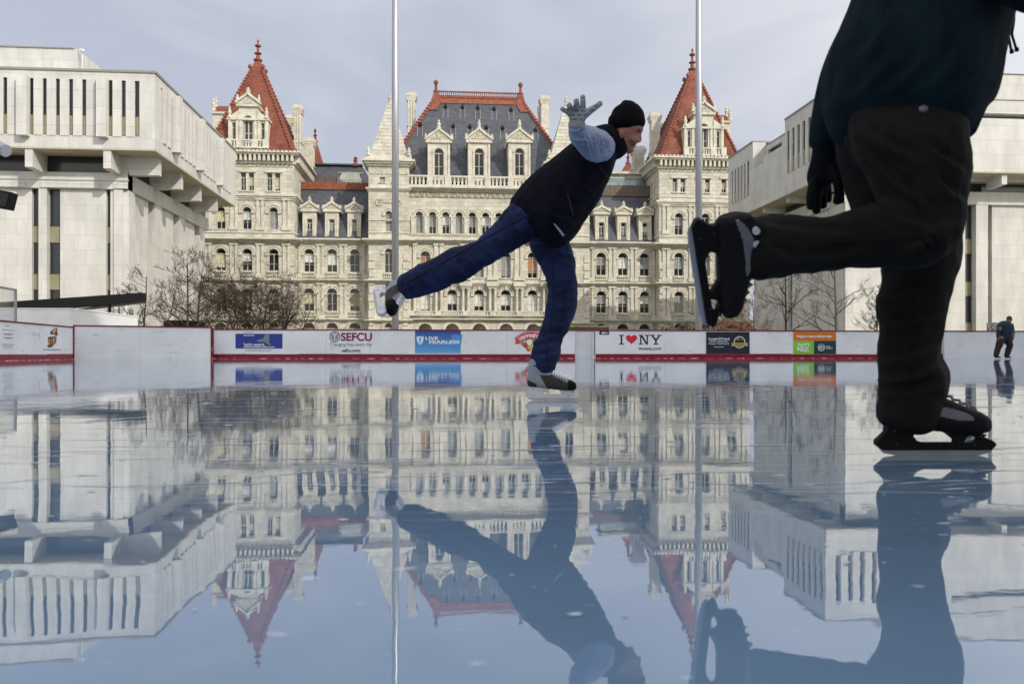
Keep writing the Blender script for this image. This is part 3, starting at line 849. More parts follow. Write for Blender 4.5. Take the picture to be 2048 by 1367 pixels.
    for A, B in (((e0, y0, zb), (r0, y1, zt)), ((e1, y0, zb), (r1, y1, zt)), ((e0, yb, zb), (r0, y1, zt)), ((e1, yb, zb), (r1, y1, zt))):
        A, B = Vector(A), Vector(B)
        tc_.tube([A, B], 0.3, 6)
        k = int((B - A).length / 0.75)
        for i in range(k):
            tc_.lathe(A.lerp(B, (i + 0.5) / k) - Vector((0, 0, 0.05)), [(0.2, 0), (0.42, 0.15), (0.36, 0.35), (0.1, 0.5)], 6)
    # red ridge: sloping band, cresting, corner pieces with finials
    t = 0.075
    P = lambda u, v, o: Vector((e0 + (r0 - e0) * v, y0 + (y1 - y0) * v, zb + (zt - zb) * v)).lerp(Vector((e1 + (r1 - e1) * v, y0 + (y1 - y0) * v, zb + (zt - zb) * v)), u) + Vector((0, -o, o * 0.5))
    tc_.quad(P(0, 1 - t, 0.1), P(1, 1 - t, 0.1), P(1, 1, 0.1), P(0, 1, 0.1))
    for a, b in ((0.0, 0.09), (0.91, 1.0)):
        tc_.quad(P(a, 1 - 2.2 * t, 0.16), P(b, 1 - 2.2 * t, 0.16), P(b, 1, 0.16), P(a, 1, 0.16))
    tc_.box(r0, r1, y1 - 0.3, y1 + 0.3, zt - 0.1, zt + 0.35)
    k = int((r1 - r0) / 0.36)
    for i in range(k):
        x = r0 + (r1 - r0) * (i + 0.5) / k
        tc_.box(x - 0.07, x + 0.07, y1 - 0.08, y1 + 0.08, zt + 0.353, zt + 0.95)
    tc_.box(r0, r1, y1 - 0.14, y1 + 0.14, zt + 0.953, zt + 1.15)
    for x in (r0, r1):
        tc_.frustum(x - 0.9, x + 0.9, y1 - 0.9, y1 + 0.9, zt - 1.2, x - 0.35, x + 0.35, y1 - 0.35, y1 + 0.35, zt + 1.0)
        tc_.lathe((x, y1, zt + 0.9), [(0.5, 0), (0.5, 0.25), (0.25, 0.4), (0.22, 1.1), (0.32, 1.2), (0.2, 1.35), (0.42, 1.6), (0.4, 1.9), (0.1, 2.2)], 10)
    tc_.build('ridge_tiles', M['terracotta'], ro)
    for px, py in [(891, 219), (925, 219), (955.5, 220), (988, 221), (1022, 222), (840.5, 257.5), (906.5, 259), (939.5, 259.5), (972.5, 260), (1005, 260.5), (1071, 262.5)]:
        v = (366 - py) / (366 - 197.0)
        yy = y0 + (y1 - y0) * v
        x, zz = gx(px, yy), zb + (zt - zb) * v
        vt, gl = MB(), MB()
        vt.frustum(x - 0.32, x + 0.32, yy - 0.35, yy + 0.6, zz, x - 0.12, x + 0.12, yy - 0.2, yy + 0.6, zz + 0.65)
        s_ = (y1 - y0) / (zt - zb)
        for dx in (-0.42, 0.42):                  # guide rails running down the slates below each vent
            gl.add([(x + dx - 0.05, yy - 0.1, zz), (x + dx + 0.05, yy - 0.1, zz), (x + dx + 0.05, yy - 0.1 - 2.2 * s_, zz - 2.2), (x + dx - 0.05, yy - 0.1 - 2.2 * s_, zz - 2.2)], [(0, 1, 2, 3)])
        vt.build('roof_vent', M['black'], ro)
        gl.build('snow_rail', M['parapet'], ro)
    for c in dc:
        yd = Y + 0.7
        zz = lambda py: gz(c, py, yd)
        dormer(front(yd), gx(c, yd), 44.5 * yd / F, zz(374), zz(286), zz(259.5), zz(240), (18.8 * yd / F, zz(351), zz(297)), 0, 8.0, True)
    return ro
centre()
chimney(813, 832.5, 184, 265, YC + 16)
chimney(1080.5, 1100, 191, 270, YC + 16)
chimney(1076, 1081, 209, 270, YC + 19, 0.8)

# ---- higher roofs behind the left wing and the right wing
def behind():
    Y = YW + 13
    z = lambda px, py, yy=Y: gz(px, py, yy)
    rf = MB()
    x0, x1 = gx(608, Y), gx(704, Y)
    rf.add([(x0, Y, z(660, 372)), (x1 + 4, Y, z(660, 372)), (x1 + 1.5, Y + 4, z(660, 331, Y + 4)), (x0, Y + 4, z(660, 331, Y + 4)), (x0, Y + 10, z(660, 331)), (x1, Y + 10, z(660, 331))], [(0, 1, 2, 3), (3, 2, 5, 4)])
    rf.box(x0, x1 + 1.5, Y + 3.4, Y + 4.6, z(660, 331, Y + 4), z(660, 328, Y + 4))
    ro = rf.build('rear_roof', M['slate'], cap)
    q = MB(); q.fbox(front(Y - 0.1), gx(622, Y), gx(672, Y), -1, 0.3, z(650, 372), z(650, 353))
    q.build('roof_curb', M['copper'], ro)
    g = MB()
    a, b = gx(672, Y - 1), gx(723, Y - 1)
    g.add([(a, Y - 1, z(700, 372)), (b, Y - 1, z(700, 372)), (b - 0.8, Y + 2, z(700, 341)), (a + 0.8, Y + 2, z(700, 341))], [(0, 1, 2, 3)])
    go = g.build('skylight', M['green_glass'], ro)
    bars = MB()
    for i in range(15):
        x = a + (b - a) * i / 14
        bars.tube([(x, Y - 1.05, z(700, 372)), (x + 0.8 - 1.6 * i / 14, Y + 1.95, z(700, 341))], 0.06, 4)
    for v in (0.45, 1.0):
        bars.tube([(a, Y - 1.1 + 3 * v, z(700, 372 - 31 * v)), (b, Y - 1.1 + 3 * v, z(700, 372 - 31 * v))], 0.09, 4)
    bars.build('glazing_bars', M['frame'], go)
    h = MB()
    Yh = Y + 4
    h.add([(gx(700, Yh), Yh, z(710, 345, Yh)), (gx(735, Yh), Yh - 3, z(710, 368, Yh)), (gx(735, Yh), Yh + 4, z(710, 368, Yh)), (gx(717, Yh), Yh, z(710, 331, Yh)), (gx(702, Yh), Yh, z(710, 331, Yh))], [(0, 1, 3, 4), (1, 2, 3), (2, 0, 4, 3)])
    h.lathe((gx(711, Yh), Yh, z(710, 333, Yh)), [(0.8, 0), (0.4, 0.5), (0.28, 0.9), (0.45, 1.0), (0.25, 1.2), (0.42, 1.5), (0.1, 1.9)], 8)
    h.build('red_hip', M['terracotta'], ro)
    # dark red spire behind the left chimneys and its twin on the right
    for (pa, pb, pt, pyb, fin) in ((604, 648, 626, 330, 246), (1237, 1282, 1262, 346, 290)):
        s = MB()
        Ys = Y + 8
        X0, X1, xm = gx(pa, Ys), gx(pb, Ys), gx(pt, Ys)
        s.frustum(X0, X1, Ys, Ys + 5, z(pt, pyb + 12, Ys), xm - 0.25, xm + 0.25, Ys + 2.2, Ys + 2.8, z(pt, fin + 30, Ys))
        s.lathe((xm, Ys + 2.5, z(pt, fin + 32, Ys)), [(0.6, 0), (0.3, 0.5), (0.22, 1.2), (0.45, 1.3), (0.2, 1.5), (0.16, 2.0), (0.3, 2.2), (0.05, 2.7)], 8)
        s.build('red_spire', M['red_tile'], cap)
    # grey plant, rails and ledges above the right wing
    p = MB()
    Yr = YW + 7
    p.box(gx(1205, Yr), gx(1290, Yr), Yr, Yr + 4, z(1250, 380, Yr), z(1250, 349, Yr))
    p.box(gx(1200, Yr), gx(1300, Yr), Yr - 0.6, Yr + 4.2, z(1250, 349, Yr) + 0.003, z(1250, 344, Yr))
    p.build('rear_parapet', M['granite_trim'], cap)
    k = MB()
    k.add([(gx(1200, Yr - 1), Yr - 1, z(1250, 372, Yr - 1)), (gx(1300, Yr - 1), Yr - 1, z(1250, 372, Yr - 1)), (gx(1300, Yr), Yr - 0.1, z(1250, 357, Yr)), (gx(1200, Yr), Yr - 0.1, z(1250, 357, Yr))], [(0, 1, 2, 3)])
    k.build('skylight', M['green_glass'], cap)
behind()
# ------------------------------------------------------------ the two marble office buildings
def slot_window(parent, fr, u, w, z0, z1, n, bands=None):
    """tall narrow window: dark glass strip with bronze bars, or stacked panes and spandrels"""
    key = ('slot', round(w, 2), round(z1 - z0, 2), tuple(bands or ()))
    f0 = front(0)
    h = z1 - z0
    if key not in WC:
        g, b, s = MB(), MB(), MB()
        g.fbox(f0, -w / 2, w / 2, -0.1, 0, 0, h)
        if bands:
            for i, (a, c, t) in enumerate(bands):
                if t:
                    s.fbox(f0, -w / 2 + 0.03, w / 2 - 0.03, 0.0, 0.05, a * h, c * h)
                b.fbox(f0, -w / 2, w / 2, 0.0, 0.1, a * h - 0.05, a * h + 0.05)
        else:
            for q in (0.38, 0.62):
                b.fbox(f0, -w / 2, w / 2, 0.0, 0.06, q * h - 0.05, q * h + 0.05)
            s.fbox(f0, -w / 2 + 0.02, w / 2 - 0.02, 0.0, 0.03, 0.02 * h, 0.36 * h)
        WC[key] = (g.mesh('slot_glass', M['glass']), b.mesh('slot_bars', M['bronze']), s.mesh('slot_panels', M['spandrel']) if s.v else None)
    g, b, s = WC[key]
    o = put('window', g, parent, fr.p(u, n, z0), fr.rz)
    put('bars', b, o, (0, 0, 0), local=True)
    if s:
        put('panel_cladding', s, o, (0, 0, 0), local=True)
    return o
BANDS = [(0.0, 0.115, 0), (0.115, 0.21, 1), (0.21, 0.385, 0), (0.385, 0.487, 1), (0.487, 0.672, 0), (0.672, 0.778, 1), (0.778, 1.0, 0)]

def left_office():
    Y = 80.0
    E = 2.6                                       # overhang
    X1 = gx(310, Y)                               # right front corner of the upper block
    z = lambda py, px=310, yy=Y: gz(px, py, yy)
    X0 = X1 - 46
    YB = 110.0
    o = thing('office_building', (X1 - 20, Y + 12, 0), 'white marble office block with overhanging finned storey on deep brackets, left of the palace', 'building')
    fr, sd = front(Y), rside(X1)
    zb, zt = z(299), z(147)
    w0, w1 = z(274), z(163)
    wl, fin = MB(), MB()
    sp = 26.3 * Y / F * 1.02
    us = [gx(274 - 26.3 * i, Y) for i in range(14)]
    ww = 9.0 * Y / F
    wl.wall(fr, X0, X1, zb, zt, 0, [(u, ww, w0, w1, False) for u in us], 0.26)
    for u in us:
        slot_window(o, fr, u, ww, w0, w1, -0.2)
    # raised fins between the slots, thick ones every sixth
    for i, u in enumerate(us[:-1]):
        m = (u + us[i + 1]) / 2
        if i % 6 == 2:
            fin.fbox(fr, m - sp * 0.34, m + sp * 0.34, 0, 0.75, w0 - 0.25, w1 + 0.15)
        else:
            fin.fbox(fr, m - sp * 0.31, m + sp * 0.31, 0, 0.06, w0 - 0.05, w1)
    # side face
    n_s = int((YB - Y - 2) / sp)
    vs = [Y + 1.9 + sp * i for i in range(n_s)]
    keep = [v for i, v in enumerate(vs) if i % 6 != 5]
    wl.wall(sd, Y, YB, zb, zt, 0, [(v, ww, w0, w1, False) for v in vs], 0.9)
    for v in vs:
        slot_window(o, sd, v, ww, w0, w1, -0.85)
    for i, v in enumerate(vs[:-1]):
        m = (v + vs[i + 1]) / 2
        if i % 6 == 2:
            fin.fbox(sd, m - sp * 0.36, m + sp * 0.36, 0, 0.8, w0 - 0.25, w1 + 0.15)
        else:
            fin.fbox(sd, m - sp * 0.33, m + sp * 0.33, 0, 0.12, w0 - 0.05, w1)
    wl.box(X0, X1 - 1.1, Y + 1.1, YB, zb + 0.02, zt - 0.02)
    uo = wl.build('upper_storey', M['marble'], o)
    fin.build('slat_cladding', M['marble_fin'], uo)
    cp = MB()
    cp.box(X0, X1 + 0.12, Y - 0.12, YB, zt + 0.003, zt + 0.22)
    cp.build('parapet_cap', M['parapet'], uo)
    sf = MB()
    sf.box(X0, X1 - 0.02, Y + 0.02, YB, zb - 0.12, zb - 0.002)
    sf.build('soffit', M['soffit'], o)
    # setback top storey
    ph = MB()
    Yp = Y + 9
    xp = gx(155, Yp)
    ph.box(X0, xp, Yp, YB - 6, zt + 0.22, gz(100, 97, Yp))
    po = ph.build('top_storey', M['marble'], o)
    pc = MB(); pc.box(X0, xp - 0.4, Yp - 0.1, YB - 6, gz(100, 97, Yp) + 0.003, gz(100, 94.5, Yp))
    pc.build('parapet_cap', M['parapet'], po)
    # lower block
    Yl = Y + E
    Xl = gx(256, Yl)
    ES = X1 - Xl
    zl = lambda py: gz(230, py, Yl)
    zc = zl(346)                                  # top of the stone beam
    dk = MB()
    dk.box(X0, Xl - 0.4, Yl + 0.4, YB, zc - 0.5, zb - 0.12)
    dk.build('clerestory', M['glass'], o)
    lw = MB()
    fl, sl = front(Yl), rside(Xl)
    zbm = zl(378)
    lw.fbox(fl, X0, Xl, -1.2, 0, zbm, zc)
    lw.fbox(sl, Yl + 0.004, YB, -1.2, 0, zbm, zc)
    lw.box(X0, Xl - 2.2, Yl + 2.2, YB - 0.1, 0, zbm + 0.3)
    X = lambda px: gx(px, Yl)
    # wall panels and piers in front of recessed window strips
    zp1 = zbm - 0.003
    strips = []
    def bay(xa):                                  # xa: photo column of the strip's left edge
        lw.fbox(fl, X(xa + 16.5), X(xa + 33.0), -1.8, -0.05, 0, zp1)
        strips.append((X(xa + 8.2), 16.5)); strips.append((X(xa + 43.5), 21))
    for base in (60 - 149.5 * 2, 60 - 149.5, 60):
        lw.fbox(fl, X(base + 57), X(base + 149.5), -1.8, -0.35, 0, zp1)
        bay(base)
    strips.append((X(218), 17))
    lw.fbox(fl, X(227), X(245), -1.8, -0.05, 0, zp1)
    lw.fbox(fl, X(246), Xl - 0.003, -1.8, -0.3, 0, zp1 - 0.9)
    for u, w in strips:
        slot_window(o, fl, u, w * Yl / F, 0.2, zbm, -0.75, BANDS)
    # side of the lower block: alternating panels and dark recesses
    v = Yl + 2.0
    bw = (YB - 1.0 - v) / 3.05
    lw.fbox(sl, Yl + 0.28, v, -1.8, -0.05, 0, zp1)
    for i in range(4):
        a = v + bw * i
        if a + bw * 0.6 > YB: break
        lw.fbox(sl, a + 0.02, a + bw * 0.56, -1.8, -0.35, 0, zp1)
        lw.fbox(sl, a + bw * 0.70, a + bw * 0.98, -1.8, -0.05, 0, zp1)
        slot_window(o, sl, a + bw * 0.63, bw * 0.14, 0.2, zbm, -1.3, BANDS)
    lo = lw.build('lower_wall', M['marble'], o)
    mo = MB()
    mo.fbox(fl, X0, Xl + 0.1, 0.002, 0.12, zl(361.5), zl(359.5))
    for a, b in ((X0, X(51)), (X(82), X(200)), (X(228), Xl)):
        mo.fbox(fl, a, b, 0.002, 0.10, zl(377), zl(366))
    mo.build('beam_moulding', M['marble_fin'], lo)
    # brackets under the overhang
    bk = MB()
    zk = gz(56, 337, Y + 0.9)
    def bracket(fr_, u, w, ln, n0):
        bk.add([fr_.p(u - w, n0, zk), fr_.p(u + w, n0, zk), fr_.p(u + w, n0 - ln, zk - 0.1), fr_.p(u - w, n0 - ln, zk - 0.1),
                fr_.p(u - w, n0, zb - 0.121), fr_.p(u + w, n0, zb - 0.121), fr_.p(u + w, n0 - ln, zb - 0.121), fr_.p(u - w, n0 - ln, zb - 0.121)],
               [(0, 3, 2, 1), (4, 5, 6, 7), (0, 1, 5, 4), (1, 2, 6, 5), (2, 3, 7, 6), (3, 0, 4, 7)])
    step = gx(213, Y) - gx(56, Y)
    made = []
    for i in range(4):
        bk.v, bk.f = [], []
        bracket(fr, gx(213, Y) - step * i, 0.36, E + 0.6, -0.15)
        bk.build('bracket', M['marble_fin'], o)
    for i in range(4):
        bk.v, bk.f = [], []
        bracket(sd, Yl + 0.6 + step * i * 0.93, 0.36, ES + 0.4, -0.6)
        bk.build('bracket', M['marble_fin'], o)
    return o, zt
LO, LZT = left_office()
def roof_camera():
    Y = 88.0
    t = thing('roof_camera', (gx(155, Y), Y, gz(155, 97, Y)), 'tiny white surveillance camera on the roof edge of the left marble block', 'camera')
    m = MB(); p = gx(156, Y); zz = gz(155, 97, Y)
    m.tube([(p, Y + 1, zz - 2.4), (p, Y + 1, zz + 0.1)], 0.035, 6)
    m.build('post', M['white_print'], t)
    h = MB(); h.tube([(p - 0.2, Y + 0.9, zz + 0.16), (p + 0.25, Y + 0.7, zz + 0.1)], 0.12, 8)
    h.lathe((p + 0.05, Y + 0.85, zz - 0.1), [(0.02, 0), (0.11, 0.04), (0.12, 0.14)], 8)
    h.build('housing', M['white_print'], t)
roof_camera()

def right_office():
    Y = 80.0
    E = 4.2
    X0 = gx(1651, Y)                              # left front corner of the upper block
    z = lambda py, px=1651, yy=Y: gz(px, py, yy)
    X1, YB = X0 + 52, 108.5
    o = thing('office_building', (X0 + 15, Y + 12, 0), 'grey marble courthouse block with shaded slotted side and sunlit front, right of the palace', 'building')
    fr, sd = front(Y), lside(X0)
    zt, zb = z(186), z(352)
    w1, w0 = z(214), z(308)
    sp = 25.5 * Y / F
    ww = 9.5 * Y / F
    wl, fin = MB(), MB()
    us = [X0 + 1.3 + sp * i for i in range(4)]
    XP = gx(1795, Y)                              # plain projecting bay starts here
    wl.wall(fr, X0, XP, zb, zt, 0, [(u, ww, w0, w1, False) for u in us], 0.36)
    for u in us:
        slot_window(o, fr, u, ww, w0, w1, -0.3)
    # side: near run of slots, plain stretch with a letterbox opening, far run of slots
    ya, yb_, = Y + 9.9, Y + 19.6                 # near run ends / far run starts
    vs = [-(Y + 1.0 + 1.34 * i) for i in range(7)]
    wl.wall(sd, -ya, -Y, zb, zt, 0, [(v, 0.62, w0, w1, False) for v in vs], 0.16)
    for v in vs:
        slot_window(o, sd, v, 0.62, w0, w1, -0.14)
    zt2 = zt
    zm = zt - 3.3
    s2 = lside(X0)
    wl.wall(s2, -yb_, -ya, zb, zm, -0.2, [], 0)
    wl.wall(s2, -yb_, -ya, zm, zt2 - 0.5, -1.7, [(-(ya + 6.9), 4.2, zt2 - 2.35, zt2 - 1.15, False)], 0.5)
    wl.fbox(s2, -yb_ + 2.8, -ya, -1.68, -0.2, zm + 0.003, zt2 - 2.6)
    wl.quad((X0, ya, zb), (X0 + 1.75, ya, zb), (X0 + 1.75, ya, zt), (X0, ya, zt))
    vs2 = [-(yb_ + 1.6 + 1.13 * i) for i in range(6)]
    wl.wall(sd, -YB, -yb_, zb, zt2, 0, [(v, 0.62, w0 - 0.3, w1 - 0.6, False) for v in vs2], 0.16)
    wl.quad((X0, yb_, zb), (X0 + 1.75, yb_, zb), (X0 + 1.75, yb_, zt2), (X0, yb_, zt2))
    for v in vs2:
        slot_window(o, sd, v, 0.62, w0 - 0.3, w1 - 0.6, -0.14)
    dkk = MB(); dkk.fbox(s2, -(ya + 9.3), -(ya + 4.5), -2.3, -2.1, zt2 - 2.4, zt2 - 1.2)
    dkk.build('recess', M['glass'], o)
    wl.box(X0 + 1.8, X1, Y + 1.2, ya - 0.02, zb + 0.02, zt - 0.02)
    wl.box(X0 + 2.4, X1, ya, YB, zb + 0.02, zt2 - 0.52)
    wl.quad((X0, Y, zt), (XP, Y, zt), (XP, ya, zt), (X0, ya, zt))
    wl.quad((X0 + 1.7, ya, zt2 - 0.5), (XP, ya, zt2 - 0.5), (XP, yb_, zt2 - 0.5), (X0 + 1.7, yb_, zt2 - 0.5))
    wl.quad((X0, yb_, zt2), (XP, yb_, zt2), (XP, YB, zt2), (X0, YB, zt2))
    # plain projecting bay, taller, with its long slot
    Yq = Y - 1.2
    q = lambda py: gz(1960, py, Yq)
    fq = front(Yq)
    wl.wall(fq, XP, X1, q(343), q(217), 0, [((XP + X1) / 2 + 2.2, X1 - XP - 6, q(236), q(226), False)], 1.5)
    wl.fbox(fq, XP, X1, -6, -0.002, q(217) + 0.003, q(199.5))
    wl.fbox(fq, XP, X1, -9, -0.6, q(199) , q(143))
    wl.quad((XP, Yq, q(343)), (XP, Y, q(343)), (XP, Y, q(217)), (XP, Yq, q(217)))
    uo = wl.build('upper_storey', M['marble'], o)
    fn = MB()
    for i in range(5):
        m = X0 + 1.3 + sp * (i - 0.5)
        if i: fn.fbox(fr, m - sp * 0.3, m + sp * 0.3, 0, 0.14, w0 - 0.05, w1)
    for i in range(7):
        m = -(Y + 1.0 + 1.34 * (i - 0.5))
        if 0 < i < 7: fn.fbox(sd, m - 0.26, m + 0.26, 0, 0.05, w0 - 0.05, w1)
    for i in range(1, 6):
        m = -(yb_ + 1.6 + 1.13 * (i - 0.5))
        fn.fbox(sd, m - 0.26, m + 0.26, 0, 0.05, w0 - 0.3, w1 - 0.6)
    fn.build('slat_cladding', M['marble_fin'], uo)
    cp = MB()
    cp.box(X0 - 0.08, XP, Y - 0.08, ya, zt + 0.003, zt + 0.2)
    cp.box(X0 + 1.66, XP, ya + 0.01, yb_ - 0.01, zt2 - 0.497, zt2 - 0.34)
    cp.box(X0 - 0.08, XP, yb_, YB, zt2 + 0.003, zt2 + 0.2)
    cp.fbox(fq, XP, X1, -9, -0.5, q(143) + 0.003, q(141.5))
    cp.fbox(fq, XP, X1, -0.8, 0.06, q(199.4), q(198))
    cp.build('parapet_cap', M['parapet'], uo)
    sl_ = MB(); sl_.fbox(fq, XP + 4.8, X1 - 0.5, -1.6, -1.45, q(236), q(226)); sl_.build('slot_glass', M['glass'], uo)
    sf = MB()
    sf.box(X0 + 0.02, XP, Y + 0.02, YB, zb - 0.12, zb - 0.002)
    sf.box(XP + 0.002, X1, Yq + 0.02, YB, q(343) - 0.12, q(343) - 0.002)
    sf.build('soffit', M['soffit'], o)
    # lower block
    Yl = Y + 1.8
    Xl = gx(1689, Yl)
    E = Xl - X0
    fl, sl = front(Yl), lside(Xl)
    zl = lambda py: gz(1960, py, Yl)
    zc, zbm = zl(384), zl(409)
    dk = MB(); dk.box(Xl + 0.5, X1, Yl + 0.5, YB, zc - 0.5, zb - 0.12); dk.build('clerestory', M['glass'], o)
    lw = MB()
    lw.fbox(fl, Xl, X1, -1.2, 0, zbm, zc)
    lw.fbox(sl, -YB, -Yl - 0.004, -1.2, 0, zbm, zc)
    X = lambda px: gx(px, Yl)
    lw.fbox(fl, Xl, X(1934), -1.8, -0.3, 0, zbm - 0.003)
    lw.fbox(fl, X(1953), X(1977), -1.8, -0.05, 0, zbm - 0.003)
    lw.fbox(fl, X(1988), X1, -1.8, -0.3, 0, zbm - 0.003)
    lw.box(Xl + 2.2, X1, Yl + 2.2, YB - 0.1, 0, zbm)
    slot_window(o, fl, X(1943.5), 19 * Yl / F, 0.2, zbm, -0.8, BANDS)
    slot_window(o, fl, X(1982.5), 11.5 * Yl / F, 0.2, zbm, -0.8, BANDS)
    # shaded side: panels, two dark slots, blunt far pier
    ys = [(Yl + 0.02, Yl + 3.6, -0.1), (Yl + 4.2, Yl + 13.6, -0.35), (Yl + 14.2, YB - 1.5, -0.1)]
    for a, b, n in ys:
        lw.fbox(sl, -b, -a, -1.8, n, 0, zbm - 0.003)
    slot_window(o, sl, -(Yl + 3.9), 0.6, 0.2, zbm, -0.5, BANDS)
    slot_window(o, sl, -(Yl + 13.9), 0.6, 0.2, zbm, -0.5, BANDS)
    lw.build('lower_wall', M['marble'], o)
    zk = gz(1997, 372, Y)
    def bracket(fr_, u, w, n0, ztp, ln=2.4):
        bk = MB()
        bk.add([fr_.p(u - w, n0, zk), fr_.p(u + w, n0, zk), fr_.p(u + w, n0 - ln, zk - 0.1), fr_.p(u - w, n0 - ln, zk - 0.1),
                fr_.p(u - w, n0, ztp), fr_.p(u + w, n0, ztp), fr_.p(u + w, n0 - ln, ztp), fr_.p(u - w, n0 - ln, ztp)],
               [(0, 3, 2, 1), (4, 5, 6, 7), (0, 1, 5, 4), (1, 2, 6, 5), (2, 3, 7, 6), (3, 0, 4, 7)])
        bk.build('bracket', M['marble_fin'], o)
    for px in (1997, 1850, 2145):
        bracket(fr, gx(px, Y), 0.3, 0.9 if px > 1795 else -0.2, (q(343) if px > 1795 else zb) - 0.121)
    for yy in (Yl + 2.0, Yl + 9.0, Yl + 16.0):
        bracket(sd, -yy, 0.3, -0.7, zb - 0.121, E)
right_office()

# tall slab tower south of the rink, behind the viewer: it keeps the ice and the boards in shade
def tower():
    t = thing('office_tower', (58, -60, 0), 'tall pale slab tower behind the viewer, shading the rink', 'building')
    m = MB(); m.box(0, 116, -75, -45, 0, 71.5)
    o = m.build('wall', M['marble'], t)
    w = MB()
    for i in range(38):
        x = 1.6 + i * 3.0
        w.box(x, x + 1.4, -45.0, -44.6, 4, 69)
    w.build('window_strip', M['glass'], t)
tower()

# ------------------------------------------------------------ ground, ice
def flat(name, pts, z, m):
    mb = MB(); mb.add([(x, y, z) for x, y in pts], [tuple(range(len(pts)))])
    return tag(mb.build(name, m), kind='structure')
flat('ground', [(-900, -400), (900, -400), (900, 1600), (-900, 1600)], -0.06, M['paving'])
flat('lawn', [(-70, 62), (80, 62), (80, 126), (-70, 126)], -0.03, M['lawn'])
YBD = 33.0
A0 = at(424, 705, 31.4); A1 = at(146, 705, 29.2); A2 = at(-60, 705, 21.6); A3 = at(-420, 705, 14.5)
XE = gx(2230, YBD)
ice_m = bpy.data.materials.new('wet_ice')
ice_m.use_nodes = True
n = ice_m.node_tree
n.nodes.clear()
N_ = n.nodes.new
geo = N_('ShaderNodeNewGeometry')
def nmap(s, r=(0, 0, 0)):
    q = N_('ShaderNodeMapping'); q.inputs['Scale'].default_value = s; q.inputs['Rotation'].default_value = r
    n.links.new(geo.outputs['Position'], q.inputs['Vector']); return q.outputs['Vector']
def ntex(vec, sc, det=2, ro=0.5, dist=0.0):
    q = N_('ShaderNodeTexNoise'); q.inputs['Scale'].default_value = sc; q.inputs['Detail'].default_value = det
    q.inputs['Roughness'].default_value = ro; q.inputs['Distortion'].default_value = dist
    n.links.new(vec, q.inputs['Vector']); return q.outputs['Fac']
def math_(op, a, b=None, clamp=False):
    q = N_('ShaderNodeMath'); q.operation = op; q.use_clamp = clamp
    for i, x in enumerate((a, b)):
        if x is None: continue
        if isinstance(x, (int, float)): q.inputs[i].default_value = x
        else: n.links.new(x, q.inputs[i])
    return q.outputs[0]
def ramp_(x, a, b, ca=0.0, cb=1.0):
    q = N_('ShaderNodeValToRGB')
    q.color_ramp.elements[0].position, q.color_ramp.elements[1].position = a, b
    q.color_ramp.elements[0].color, q.color_ramp.elements[1].color = (ca, ca, ca, 1), (cb, cb, cb, 1)
    n.links.new(x, q.inputs['Fac']); return q.outputs['Color']
wave = ntex(nmap((1.0, 0.55, 1)), 2.6, 2, 0.5, 0.3)                     # slow undulation of the water film
rip = ntex(nmap((1.0, 1.6, 1), (0, 0, 0.12)), 9.0, 3, 0.6)               # small ripples
calm = ramp_(ntex(nmap((0.35, 1.0, 1)), 1.1, 2), 0.40, 0.62, 0.12, 1.0)  # calm and ruffled patches
scr = ntex(nmap((0.55, 9.0, 1), (0, 0, 0.05)), 5.0, 4, 0.62)              # long scrapes
sepp = N_('ShaderNodeSeparateXYZ'); n.links.new(geo.outputs['Position'], sepp.inputs[0])
mr = N_('ShaderNodeMapRange'); mr.inputs['From Min'].default_value, mr.inputs['From Max'].default_value = 0.9, 1.9   # worn, scraped ice begins about a metre out
n.links.new(sepp.outputs['Y'], mr.inputs['Value'])
worn = mr.outputs['Result']
h = math_('ADD', math_('MULTIPLY', wave, 0.0014), math_('MULTIPLY', math_('MULTIPLY', rip, calm), 0.00020))
h = math_('ADD', h, math_('MULTIPLY', math_('MULTIPLY', scr, worn), 0.00006))
bump = N_('ShaderNodeBump'); bump.inputs['Strength'].default_value = 1.0; bump.inputs['Distance'].default_value = 1.0
n.links.new(h, bump.inputs['Height'])
lw_ = N_('ShaderNodeLayerWeight'); lw_.inputs['Blend'].default_value = 0.5
fres = math_('MULTIPLY', math_('POWER', lw_.outputs['Facing'], 2.9), 0.98)
frost = math_('MULTIPLY', ramp_(scr, 0.555, 0.66), math_('MULTIPLY', worn, 0.75))
speck = ramp_(ntex(nmap((1, 2.2, 1)), 16.0, 2), 0.69, 0.74)
fr_ = math_('MULTIPLY', math_('MAXIMUM', frost, speck), math_('ADD', math_('MULTIPLY', calm, 0.7), 0.2), True)
fac = math_('MULTIPLY', fres, math_('SUBTRACT', 1.0, math_('MULTIPLY', fr_, 0.75)))
mixc = N_('ShaderNodeMixRGB')
mixc.inputs['Color1'].default_value = (0.145, 0.240, 0.372, 1); mixc.inputs['Color2'].default_value = (0.66, 0.71, 0.78, 1)
n.links.new(fr_, mixc.inputs['Fac'])
cl = N_('ShaderNodeMixRGB'); cl.blend_type = 'MULTIPLY'; cl.inputs['Fac'].default_value = 1
n.links.new(mixc.outputs[0], cl.inputs['Color1'])
n.links.new(ramp_(ntex(nmap((1, 1, 1)), 1.7, 5, 0.6), 0.3, 0.7, 0.88, 1.1), cl.inputs['Color2'])
df = N_('ShaderNodeBsdfDiffuse'); n.links.new(cl.outputs[0], df.inputs['Color'])
gl = N_('ShaderNodeBsdfGlossy'); gl.inputs['Roughness'].default_value = 0.006; gl.inputs['Color'].default_value = (0.96, 0.98, 1.0, 1)
n.links.new(bump.outputs['Normal'], gl.inputs['Normal'])
ms = N_('ShaderNodeMixShader'); n.links.new(fac, ms.inputs[0]); n.links.new(df.outputs[0], ms.inputs[1]); n.links.new(gl.outputs[0], ms.inputs[2])
no = N_('ShaderNodeOutputMaterial'); n.links.new(ms.outputs[0], no.inputs['Surface'])
